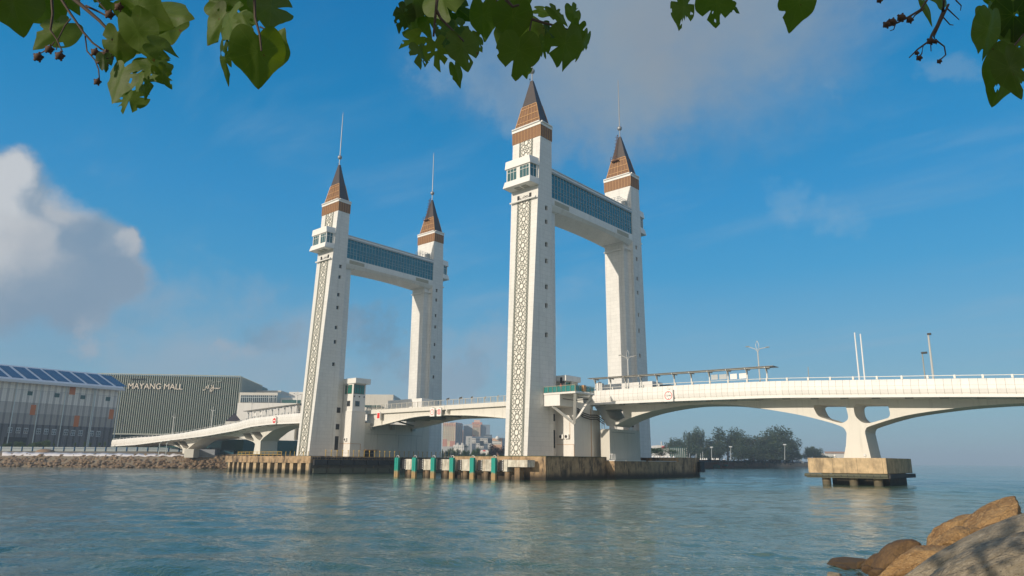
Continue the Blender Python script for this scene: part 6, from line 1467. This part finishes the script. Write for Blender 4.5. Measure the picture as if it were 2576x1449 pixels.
mb = MB(); mb.hexa([(p[0].x, p[0].y, -1), (p[1].x, p[1].y, -1), (p[1].x*1.02, p[1].y*1.02, -1), (p[0].x*1.02, p[0].y*1.02, -1), (p[0].x, p[0].y, 3.1), (p[1].x, p[1].y, 3.1), (p[1].x*1.02, p[1].y*1.02, 3.1), (p[0].x*1.02, p[0].y*1.02, 3.1)]); tag(mb.build('far_quay', M['rwall2']), 'low quay under the hedge seen between the towers', 'wall')
hg = [(440, 1010, 60), (520, 1055, 90), (610, 1030, 90), (670, 960, 70), (760, 1040, 110), (850, 1050, 110), (940, 1035, 110), (1040, 1045, 110), (1130, 1080, 90), (1210, 1030, 120), (1300, 1020, 120), (1390, 1015, 120), (1470, 1100, 100), (1560, 1120, 100)]
for i, (x, y, w_) in enumerate(hg): tree('hedge_tree', ORD[i]+' round green tree from the left in the hedge seen under the lifting span', Xe(x), Ye(1205), Ye(y), w_*.094*1.5, 400+(i*17 % 30), CB[i % 3], group='round green trees in the hedge seen under the lifting span', zb=3.3, cf=.95)
tree('rusty_tree', 'large rusty red tree left of the patterned tower', Xe(1850), Ye(1205), Ye(905), 40, 395, CR[0], zb=3.3, cf=.95); tree('hedge_tree', 'dark green tree left of the rusty red tree', Xe(1680), Ye(1205), Ye(985), 20, 400, CB[0], zb=3.3, cf=.95); tree('hedge_tree', 'dark green tree right of the rusty red tree', Xe(2010), Ye(1205), Ye(1010), 20, 400, CB[1], zb=3.3, cf=.95)
for i, (x, yt) in enumerate(((680, 940), (968, 560), (848, 870), (1165, 930))):
    a, b = PD(Xe(x), Ye(1210), 380), PD(Xe(x), Ye(yt), 380); t = thing('distant_street_lamp', (a.x, a.y, 3.2), ('white lamp post left of the white villa', 'tall thin lamp post before the pink towers', 'street lamp before the white villa', 'street lamp before the grey hotel end')[i], 'street lamp')
    mb = MB(); mb.tube([(a.x, a.y, 3.2), tuple(b)], [.12, .07], 6); mb.build('pole', M['ghost'], t)
    if i: mb = MB(); mb.bar((b.x-1.0, b.y, b.z-.2), (b.x+1.0, b.y, b.z-.5), .12); mb.build('arm', M['ghost'], t)
# bank vegetation at left
for i, (x, y, w_) in enumerate(((60, 1030, 90), (210, 1018, 70), (275, 1040, 80), (430, 1030, 70), (510, 1012, 110), (580, 1018, 90), (350, 1040, 50))):
    (px, py), (_, pb) = v5(x, y), v5(x, 1120); tree('bush', ORD[i]+' leafy shrub listed along the hoarding before the solar roof building' if 0 else ('leafy shrub before the dark loading bay, leftmost', 'second shrub before the dark loading bay', 'third shrub at the right of the dark loading bay', 'small shrub right of the loading bay', 'large dark leafy shrub behind the sand heap, left half', 'large dark leafy shrub behind the sand heap, right half', 'low shrub just right of the loading bay')[i], px, pb, py, w_*.2*1.3, 250, CB[i % 3], 'bush', group='leafy shrubs growing between the hoarding and the solar roof building', zb=5.2, cf=.95)
for i, x in enumerate((680, 940, 1065, 1130, 1250, 1320)): (px, py), (_, pb) = v5(x, 1035), v5(x, 1120); tree('young_tree', ORD[i]+' young staked tree from the left before the solar roof building', px, pb, py, 6, 250, CB[i % 3], group='young staked trees along the front of the solar roof building', zb=5.2, cf=.5)
(px, py) = v6(1245, 1000); tree('young_tree', 'slim yellow green tree beside the left approach column', px, v6(0, 1120)[1], py, 24, 228, CB[1], zb=4.5, cf=.62)
(px, py) = v6(1838, 1045); tree('young_tree', 'small green tree left of the far front tower base', px, v6(0, 1125)[1], py, 8, 215, CB[0], zb=4.2, cf=.7)
(px, py) = v6(1878, 1010); tree('young_tree', 'bare thin sapling beside the far front tower base', px, v6(0, 1125)[1], py, 5, 215, CB[2], zb=4.2, cf=.5)
for i, (x0, y0, x1, y1, x2, y2) in enumerate(((125, 1060, 135, 980, 175, 950), (215, 1105, 225, 980, 280, 935), (1605, 1100, 1610, 985, 1655, 950))):
    pts = [PD(*v6(x0, y0), 205), PD(*v6(x1, y1), 205), PD(*v6((x1+x2)/2-8, y2+8), 205), PD(*v6(x2, y2), 205)]; t = thing('curved_lamp_post', tuple(pts[0]), ('curved lamp post left of two by the rock slope', 'curved lamp post right of two by the rock slope', 'dark curved lamp post in front of the left approach column')[i], 'street lamp'); mb = MB(); mb.tube([(pts[0].x, pts[0].y, 3.5)]+[tuple(q) for q in pts], .09, 6); mb.build('pole', M['pipe'] if i < 2 else M['under'], t, smooth=True)
    mb = MB(); mb.sphere(tuple(pts[-1]), .3, 8, 5, (1.8, .8, .4)); mb.build('lamp_head', M['under'], t)
# ================= FOREGROUND ROCKS =================
struct_m = MB()
struct_m.face([(-9, 20, -.6), (8, 24, -.6), (16, 8, .9), (14, -12, 1.2), (-14, -12, .9), (-6, 6, -.5), (-5, 12, -.6)])
struct(struct_m.build('near_bank', M['earth'], recalc=False))
def fore_rock(x, y, D, rx, ry, rot, seed, mat, label, dr=.8, rough=.34, facets=24, cat='rock', name='rock'):
    px, py = v9(x, y); s = .2083*D/F_PX; me = rockmesh(name, seed, 6, rough, mat, facets); o = bpy.data.objects.new(name, me); scene.collection.objects.link(o)
    a = R(rot); r_ = RT2*math.cos(a)+UP2*math.sin(a); u = -RT2*math.sin(a)+UP2*math.cos(a); f = r_.cross(u)
    m_ = Matrix((r_*rx*s*1.18, u*ry*s*1.12, f*(rx+ry)/2*s*dr*1.15)).transposed().to_4x4(); m_.translation = PD(px, py, D); o.matrix_world = m_
    return tag(o, label, cat)
fore_rock(2230, 560, 15, 450, 190, 36, 3, 'rock', 'tan boulder with the highest peak at the right edge, behind the others', .8, .25, 12)
fore_rock(1720, 700, 17, 430, 190, 40, 5, 'rock', 'long golden brown boulder sloping down to the water beside the peaked one', .8, .25)
fore_rock(1780, 790, 14.5, 300, 190, 5, 8, 'rock', 'pyramid shaped brown boulder in the middle of the rocks', .9, .3, 8)
fore_rock(2250, 660, 13.5, 270, 110, 25, 13, 'rock', 'low brown boulder wedged under the peaked boulder', .9, .3)
fore_rock(1330, 1010, 12.5, 520, 150, 20, 21, 'rock', 'long low brown boulder above the pale granite slab', .8, .25)
fore_rock(1060, 1010, 17, 300, 190, 42, 34, 'wetrock', 'smooth dark brown boulder at the edge of the water', .9, .2, 6)
fore_rock(860, 990, 18.5, 230, 100, 20, 17, 'wetrock', 'wet olive brown boulder half in the water', .9, .2)
fore_rock(450, 992, 19.5, 240, 28, 2, 19, 'wetrock', 'flat wet rock just breaking the water surface', 1.5, .3)
fore_rock(400, 1050, 18, 90, 20, -8, 23, 'wetrock', 'small wet stone in the shallows', 1.5, .3)
fore_rock(290, 1165, 15, 90, 55, 10, 29, 'granite', 'small pale granite stone at the bottom edge', 1, .3)
fore_rock(1950, 1010, 9, 1080, 200, 29, 31, 'granite', 'long sunlit pale granite slab behind the shaded rock', .5, .14, 4)
fore_rock(2450, 1260, 4.6, 1120, 430, 22, 37, 'granite', 'big grey granite boulder in shade at the bottom right corner', .6, .22, 4)
fore_rock(2700, 560, 13, 250, 200, 30, 41, 'rock', 'tan boulder cut by the right edge of the photo', .9, .3)
for i, (x, y, D, r) in enumerate(((1240, 800, 18, 60), (1420, 860, 15, 55), (2010, 640, 14, 70), (2130, 600, 14.5, 60), (1890, 860, 12, 60), (690, 1085, 17, 60), (800, 1120, 16, 70), (1480, 880, 13, 45), (600, 1020, 19, 45), (2360, 700, 11, 60), (1620, 905, 11, 50))):
    fore_rock(x, y, D, r*1.3, r*.8, (i*37) % 60-20, 50+i, 'rock' if i in (2, 3, 4, 7, 9, 10) else 'wetrock', 'small '+('dark wet', 'brown')[i in (2, 3, 4, 7, 9, 10)]+' stone wedged between the foreground boulders, '+ORD[i]+' of eleven from the waterline up', .9, .35, 14, 'stone', 'stone')
px, py = v9(1210, 840); px2, py2 = v9(1236, 912); mb = MB(); mb.tube([PD(px, py, 14.6), PD(px2, py2, 14.6)], .018, 5); tag(mb.build('stick', M['signw']), 'thin white stick leaning on the dark brown boulder', 'stick')

# ================= OVERHANGING TREE =================
def leafmat():
    mt, n, b = newmat('hibiscus_leaf'); uv = n.node('ShaderNodeUVMap').outputs[0]; s = n.node('ShaderNodeSeparateXYZ'); n.put(s.inputs[0], uv); p = coords(n)
    u, v = s.outputs[0], s.outputs[1]; oi = n.node('ShaderNodeNewGeometry').outputs['Random Per Island']
    rr_ = n.math('SQRT', n.math('ADD', n.math('MULTIPLY', u, u), n.math('MULTIPLY', v, v))); an = n.math('ARCTAN2', u, n.math('MULTIPLY', v, -1))
    vein = n.math('LESS_THAN', n.math('MULTIPLY', n.math('ABSOLUTE', n.math('SUBTRACT', n.math('FRACT', n.math('ADD', n.math('DIVIDE', an, .62), .5)), .5)), rr_), .013)
    base = n.mix(oi, (.018, .045, .005, 1), (.075, .125, .014, 1)); base = n.mix(n.math('MULTIPLY', n.ss(oi, .5, .8), .85), base, (.20, .23, .06, 1)); base = n.mix(n.math('MULTIPLY', n.ss(n.noise(p, 14, 5), .45, .7), .6), base, (.07, .10, .012, 1))
    base = n.mix(n.math('MULTIPLY', vein, .22), base, (.16, .20, .05, 1))
    edge = n.math('ADD', rr_, n.math('MULTIPLY', n.noise(p, 30, 4), .35)); base = n.mix(n.ss(edge, 1.12, 1.25), base, (.10, .045, .015, 1))
    base = n.mix(n.ss(n.noise(p, 45, 3), .70, .74), base, (.09, .04, .015, 1))
    n.put(b.inputs['Base Color'], base); b.inputs['Roughness'].default_value = .55; b.inputs['Specular IOR Level'].default_value = .3
    tr = n.node('ShaderNodeBsdfTranslucent'); n.put(tr.inputs[0], n.mix(1, base, (3.4, 3.2, .5, 1), 'MULTIPLY')); mx = n.node('ShaderNodeMixShader'); mx.inputs[0].default_value = .32
    n.l.new(b.outputs[0], mx.inputs[1]); n.l.new(tr.outputs[0], mx.inputs[2]); n.l.new(mx.outputs[0], n.n['Material Output'].inputs[0])
    bp = n.node('ShaderNodeBump'); bp.inputs['Strength'].default_value = .35; bp.inputs['Distance'].default_value = .004; n.put(bp.inputs['Height'], n.noise(p, 60, 4)); n.put(b.inputs['Normal'], bp.outputs[0]); return mt
M['leaf'] = leafmat(); M['twig'] = plain('twig_bark', (.10, .07, .05), .8); M['pod'] = plain('seed_pod', (.10, .055, .035), .8, var=.3, scale=30)
tree_root = thing('sea_hibiscus_tree', (.6, -3.2, 0), 'tree overhanging the view from above, with large heart shaped chewed leaves and seed pods', 'tree')
def leaf(mb, c, size, ang, tiltx, tilty, seed, ragged=.3, narrow=1.0, curl=.25, holes=3):
    rr = random.Random(seed); NA, NR = 64, 9; a = R(ang)
    r_ = RT2*math.cos(a)+UP2*math.sin(a); u = -RT2*math.sin(a)+UP2*math.cos(a); nn = -FW
    q = Matrix.Rotation(R(tiltx), 3, r_) @ Matrix.Rotation(R(tilty), 3, u); r_ = q @ r_; u = q @ u; nn = q @ nn
    bites = [(rr.uniform(-2.2, 2.2), rr.uniform(.05, .22), rr.uniform(.15, .6)) for _ in range(int(ragged*11))]
    hl = [(rr.uniform(-.6, .6), rr.uniform(-.8, .3), rr.uniform(.03, .085)) for _ in range(holes)]
    pts = []
    for i in range(NA):
        t_ = -math.pi+2*math.pi*i/NA                 # t=0 -> tip (down), +-pi -> the notch
        at = abs(t_); rad = .78+.22*math.cos(t_*1.0)**2*(1 if at < 1.57 else .0)
        rad = .76+.30*math.exp(-(at/.26)**1.3)-.03*math.cos(2*t_)-.06*math.exp(-((at-.75)/.4)**2); rad *= 1-.42*math.exp(-((math.pi-at)/.28)**2); rad += .06*math.exp(-((at-2.45)/.35)**2)
        rad *= 1+.025*noise.noise(Vector((i*.35, seed, 0)))
        for (bt, bw, bd) in bites:
            dt = abs((t_-bt+math.pi) % (2*math.pi)-math.pi)
            if dt < bw: rad *= 1-bd*(1-(dt/bw)**2)**.5*(1+.25*noise.noise(Vector((i*1.3, seed*2, 1))))
        if ragged: rad *= 1-.05*ragged*abs(noise.noise(Vector((i*.9, seed, 4))))
        pts.append((math.sin(t_)*rad*narrow, -math.cos(t_)*rad))
    base = len(mb.v); ph = rr.uniform(0, 6)
    def put(x, y):
        z = curl*(x*x*.8+.25*y*y)-.12*math.exp(-(x/.12)**2)*.3+.06*noise.noise(Vector((x*2+seed, y*2, 0)))+.05*math.sin(y*3+ph)*x
        p = c+(r_*x+u*(y+.35)+nn*(-z))*size; mb.v.append(tuple(p))
    uvs = []
    for k in range(NR+1):
        f = (k/NR)
        for (x, y) in pts: put(x*f, y*f); uvs.append((x*f, y*f))
    for k in range(NR):
        for i in range(NA):
            j = (i+1) % NA; id_ = (k*NA+i, k*NA+j, (k+1)*NA+j, (k+1)*NA+i); mx = sum(uvs[q][0] for q in id_)/4; my = sum(uvs[q][1] for q in id_)/4
            if any((mx-hx)**2+(my-hy)**2 < hr*hr for hx, hy, hr in hl): continue
            mb.f.append(tuple(base+q for q in id_)); mb.uv.append([uvs[q] for q in id_]); mb.mi.append(0); mb.has = True
ZA = lambda x, y: (x*.29166, y*.29166); ZBB = lambda x, y: (972.7+x*.20834, y*.20834); ZC = lambda x, y: (1663.7+x*.35417, y*.35417)
LV = [  # conv, x, y (centre), half size, image angle of the leaf axis (0 = tip down), narrow, ragged, D
 (ZA, 150, 60, 200, 10, 1, .1, 1.9), (ZA, 330, 20, 190, -60, .9, .1, 2.0), (ZA, 420, 250, 190, -35, .8, .5, 1.8), (ZA, 620, -20, 130, 30, .6, .2, 2.1),
 (ZA, 950, -10, 120, 60, .6, .4, 1.9), (ZA, 1300, 40, 240, 60, .95, .1, 1.7), (ZA, 1500, 60, 210, 80, .9, .05, 1.8), (ZA, 1440, 190, 190, 25, .95, .1, 1.9), (ZA, 1080, 240, 210, -80, 1, .2, 1.75), (ZA, 1240, 290, 190, 20, .9, .15, 1.6),
 (ZA, 1430, 400, 120, 65, .8, .3, 1.55), (ZA, 1010, 400, 160, -20, .9, .3, 1.7), (ZA, 1350, 560, 170, 40, .9, .5, 1.7), (ZA, 1430, 650, 100, 25, .7, .9, 1.65), (ZA, 1020, 690, 170, -15, .95, .3, 1.6), (ZA, 1250, 700, 150, 15, .75, .8, 1.65), (ZA, 1110, 850, 140, 0, 1, .8, 1.7), (ZA, 900, 530, 90, 10, .7, .8, 1.6),
 (ZA, 1960, -30, 160, 80, .8, .1, 1.8), (ZA, 2330, 60, 190, 5, .95, .3, 1.9), (ZA, 2180, -20, 190, -10, 1, .1, 2.0), (ZA, 1860, 200, 170, -40, .85, .5, 1.8), (ZA, 2010, 180, 180, 20, .9, .3, 1.7), (ZA, 1950, 530, 170, -6, .32, .6, 1.75), (ZA, 2225, 480, 270, -8, .95, .06, 1.55), (ZA, 2390, 310, 150, 150, .85, .1, 1.7), (ZA, 2130, 170, 130, 30, .7, .7, 1.65),
 (ZBB, 300, 0, 250, -30, .9, .2, 1.8), (ZBB, 700, 0, 300, 15, 1, .2, 1.7), (ZBB, 900, 60, 220, 60, .7, .3, 1.9), (ZBB, 190, 200, 170, -15, .8, .9, 1.8), (ZBB, 320, 330, 180, 10, .8, .9, 1.85), (ZBB, 260, 480, 160, -60, .7, 1, 1.75), (ZBB, 410, 650, 200, 12, .62, 1, 1.7), (ZBB, 520, 260, 200, 10, .7, .7, 1.8),
 (ZBB, 620, 640, 180, 10, .85, .8, 1.65), (ZBB, 720, 420, 240, -25, .8, .5, 1.7), (ZBB, 940, 590, 270, 12, .9, .35, 1.6), (ZBB, 860, 890, 140, 15, .55, .2, 1.7), (ZBB, 1170, 220, 230, 0, .8, .2, 1.75), (ZBB, 880, 330, 170, 20, .8, .5, 1.8), (ZBB, 1100, 480, 130, 30, .8, .6, 1.75),
 (ZBB, 1530, 240, 270, 5, 1, .1, 1.6), (ZBB, 1580, 650, 300, -6, 1, .35, 1.5), (ZBB, 1560, 20, 200, 10, 1, .2, 1.8), (ZBB, 1690, 840, 90, 5, 1, .4, 1.7), (ZBB, 1790, 400, 190, 30, .8, .5, 1.75), (ZBB, 1420, 430, 180, -20, .8, .2, 1.65),
 (ZBB, 1930, 110, 120, 70, .6, .4, 1.8), (ZBB, 2130, 560, 250, -8, .82, .4, 1.6), (ZBB, 2090, 160, 160, 40, .45, .4, 1.75), (ZBB, 2270, 170, 140, 15, .65, .5, 1.8), (ZBB, 2350, 520, 200, -22, .32, .3, 1.7), (ZBB, 1900, 560, 150, 0, .6, .9, 1.7), (ZBB, 1980, 380, 170, 30, .7, .7, 1.75), (ZBB, 2260, 420, 170, -20, .6, .3, 1.65),
 (ZC, 150, 70, 150, -5, .55, 1, 1.8), (ZC, 390, 40, 120, 5, 1.1, .7, 1.8), (ZC, 510, 20, 80, 60, .6, .9, 1.85), (ZC, 950, 40, 150, -8, .8, .15, 1.7), (ZC, 1985, -30, 90, 0, 1.1, .1, 1.9), (ZC, 1895, 70, 100, 22, .3, .1, 1.8), (ZC, 2340, -20, 60, 20, .7, .3, 1.8),
 (ZC, 2300, 230, 170, -8, .62, .2, 1.6), (ZC, 2350, 160, 130, 20, .8, .1, 1.75), (ZC, 2500, 130, 150, 10, .9, .3, 1.7), (ZC, 2540, 20, 130, 30, .9, .3, 1.8), (ZC, 2410, 520, 190, -14, .85, .35, 1.6), (ZC, 2500, 500, 170, 20, .6, .4, 1.55), (ZC, 2570, 280, 150, 10, .8, .4, 1.7)]
rr = random.Random(5)
groups = {}
for i, (cv_, x, y, hs_, an, nw, rg, D) in enumerate(LV):
    px, py = cv_(x, y); sc = {ZA: .29166, ZBB: .20834, ZC: .35417}[cv_]; g = 'a' if cv_ is ZA and x < 1650 else 'b' if cv_ is ZA else 'c' if cv_ is ZBB and x < 1150 else 'd' if cv_ is ZBB else 'e' if px < 2150 else 'f'
    D *= 1.0; mb = MB(); size = hs_*(1.0 if hs_ >= 265 else 1.2)*sc*D/F_PX/.86; rg = rg*.7; leaf(mb, PD(px, py, D)-UP2*size*.25, size, an+0, rr.uniform(-28, 28), rr.uniform(-30, 30), i+1, rg, nw, rr.uniform(.1, .45), int(rg*7))
    ob = mb.build('leaf', M['leaf'], tree_root, smooth=True, recalc=False)
def twig(conv, pts, r0, r1, D, name='twig', mat='twig'):
    p = [PD(*conv(x, y), D) for x, y in pts]; n = len(p); mb = MB(); mb.tube(p, [r0+(r1-r0)*i/(n-1) for i in range(n)], 6); return mb.build(name, M[mat], tree_root, smooth=True)
for (cv_, pts, r0, r1, D) in (
 (ZA, [(600, -40), (720, 60), (860, 180), (960, 290), (1110, 400)], .0055, .003, 1.72), (ZA, [(520, -20), (610, 120), (720, 280), (800, 370), (870, 420), (960, 470)], .0035, .002, 1.7), (ZA, [(735, 310), (750, 440), (820, 520), (850, 600), (858, 690)], .002, .0015, 1.68),
 (ZA, [(445, -20), (455, 120), (435, 260), (490, 340), (540, 450)], .0035, .0018, 1.75), (ZA, [(610, 160), (560, 220), (500, 340), (485, 430)], .002, .0015, 1.75), (ZA, [(470, 360), (430, 410), (350, 460)], .0018, .0014, 1.75), (ZA, [(740, 50), (850, 100), (960, 160)], .003, .002, 1.75), (ZA, [(2195, -20), (2200, 150), (2240, 300), (2255, 440)], .0035, .0022, 1.5), (ZA, [(2240, 230), (2320, 265), (2400, 300)], .002, .0014, 1.6), (ZA, [(820, -20), (930, 110), (960, 150)], .002, .0015, 1.8),
 (ZBB, [(610, -20), (590, 180), (565, 440)], .004, .0025, 1.6), (ZBB, [(600, 120), (650, 220), (760, 330), (930, 500)], .0035, .002, 1.6), (ZBB, [(1430, -20), (1520, 80), (1600, 60)], .004, .0025, 1.55), (ZBB, [(1750, 230), (1880, 270), (2030, 310), (2200, 360)], .0035, .002, 1.6), (ZBB, [(1750, 240), (1715, 440)], .002, .002, 1.6), (ZBB, [(1330, -10), (1325, 130)], .002, .0015, 1.7), (ZBB, [(300, 100), (600, 90)], .003, .002, 1.8),
 (ZC, [(2010, -20), (2000, 90), (1960, 180), (1920, 250), (1905, 290)], .0045, .003, 1.75), (ZC, [(2040, 30), (1985, 150), (1935, 260), (1950, 290)], .003, .002, 1.75), (ZC, [(1890, -5), (1840, 70), (1740, 130), (1680, 160), (1620, 185)], .003, .002, 1.75), (ZC, [(1870, 60), (1800, 110), (1780, 140)], .002, .0015, 1.75), (ZC, [(1905, 290), (1820, 350), (1760, 410)], .0025, .0014, 1.75), (ZC, [(1860, 320), (1850, 380), (1820, 420)], .0018, .0014, 1.75), (ZC, [(1950, 285), (2010, 330), (2020, 390), (1975, 430)], .0022, .0016, 1.75), (ZC, [(1912, 290), (1916, 365)], .0016, .001, 1.75), (ZC, [(2030, 60), (2115, 140)], .002, .0012, 1.75), (ZC, [(2000, 120), (2050, 175), (2075, 178)], .0018, .001, 1.75), (ZC, [(1665, 165), (1650, 210), (1625, 218)], .0016, .001, 1.75), (ZC, [(2090, 0), (2130, 40), (2125, 75)], .002, .001, 1.75), (ZC, [(2460, 390), (2510, 320), (2576, 240)], .003, .002, 1.6), (ZC, [(2500, 410), (2576, 360)], .003, .002, 1.6)):
    twig(cv_, pts, r0, r1, D)
for (cv_, x, y, r, D) in ((ZA, 330, 492, .0195, 1.75), (ZA, 425, 425, .018, 1.75), (ZA, 515, 482, .019, 1.75), (ZA, 945, 125, .018, 1.7), (ZA, 1025, 60, .017, 1.7), (ZA, 900, 500, .03, 1.65), (ZA, 840, 705, .014, 1.65), (ZA, 820, 450, .016, 1.65), (ZC, 1600, 175, .015, 1.75), (ZC, 1640, 155, .016, 1.75), (ZC, 1705, 125, .017, 1.75), (ZC, 1765, 142, .014, 1.75), (ZC, 1912, 292, .015, 1.75), (ZC, 1948, 296, .010, 1.75), (ZC, 1815, 378, .009, 1.75), (ZC, 1832, 412, .012, 1.75), (ZC, 1975, 436, .010, 1.75), (ZC, 1550, 2, .012, 1.75)):
    mb = MB(); c = PD(*cv_(x, y), D); r *= .58; mb.sphere(c, r, 10, 8, (1, .9, .85))
    for k in range(5): a = k*1.26; mb.bar(c, c+(RT2*math.cos(a)+UP2*math.sin(a))*r*1.18, r*.4)
    mb.build('seed_pod', M['pod'], tree_root, smooth=True)
# trunk, limbs and crown that carry these twigs (above and behind the camera)
mb = MB(); mb.tube([(1.6, -3.6, .5), (1.2, -3.0, 2.2), (.6, -1.8, 4.2), (-.2, -.6, 5.2), (-.8, .4, 5.4)], [.24, .2, .15, .09, .05], 10); mb.build('trunk', M['trunk'], tree_root, smooth=True)
for e in ((-1.6, .9, 4.3), (-.9, 1.3, 4.4), (-.3, 1.9, 4.3), (.3, 1.9, 4.4), (-2.2, .4, 4.5)):
    mb = MB(); mb.tube([(-.2, -.6, 5.2), ((e[0]-.2)/2, (e[1]-.6)/2, 5.2), e], [.05, .03, .012], 6); mb.build('branch', M['trunk'], tree_root)
GAPS = [(PD(290, 120, 1.65), .34), (PD(345, 225, 1.65), .22), (PD(570, 75, 1.7), .09), (PD(1110, 90, 1.7), .05)]
rr = random.Random(77); mb = MB()
for (c, r_, n) in (((-.6, -1.6, 5.0), (2.8, 1.3, 1.0), 900), ((1.4, -4.5, 5.4), (3.4, 2.2, 1.7), 2600), ((-3.0, -3.2, 5.6), (2.2, 2.0, 1.2), 300)):
    for i in range(n):
        d = Vector((rr.gauss(0, 1), rr.gauss(0, 1), rr.gauss(0, 1))).normalized()*rr.random()**.4; p = Vector((c[0]+d.x*r_[0], c[1]+d.y*r_[1], c[2]+d.z*r_[2]))
        if any((p-q).cross(sv).length < rad_ for q, rad_ in GAPS): continue      # gaps where the low sun comes through
        u = Vector((rr.gauss(0, 1), rr.gauss(0, 1), rr.gauss(0, .6))).normalized(); w_ = u.cross(Vector((rr.gauss(0, 1), rr.gauss(0, 1), rr.gauss(0, 1)))).normalized(); s = rr.uniform(.09, .16)
        mb.face([tuple(p-u*s*.6), tuple(p-u*s*.8+w_*s*.6), tuple(p+w_*s*.9), tuple(p+u*s*1.1), tuple(p-w_*s*.9), tuple(p-u*s*.8-w_*s*.6)], [(0, .2), (.5, .7), (.8, 0), (0, -.9), (-.8, 0), (-.5, .7)])
mb.build('crown', M['leaf'], tree_root, recalc=False)
# ================= AIR =================
def haze():
    mt = bpy.data.materials.new('haze_air'); mt.use_nodes = True; nt = mt.node_tree; nt.nodes.clear(); o = nt.nodes.new('ShaderNodeOutputMaterial')
    v = nt.nodes.new('ShaderNodeVolumePrincipled'); v.inputs['Color'].default_value = (.66, .84, 1, 1); v.inputs['Density'].default_value = HAZE_DENSITY; v.inputs['Anisotropy'].default_value = .0
    nt.links.new(v.outputs[0], o.inputs['Volume'])
    mb = MB(); mb.box(-9500, 9500, -400, 14500, -2.2, 92); ob = mb.build('haze', mt); tag(ob, None, None, None, 'stuff')
HAZE_DENSITY = .00038
haze()
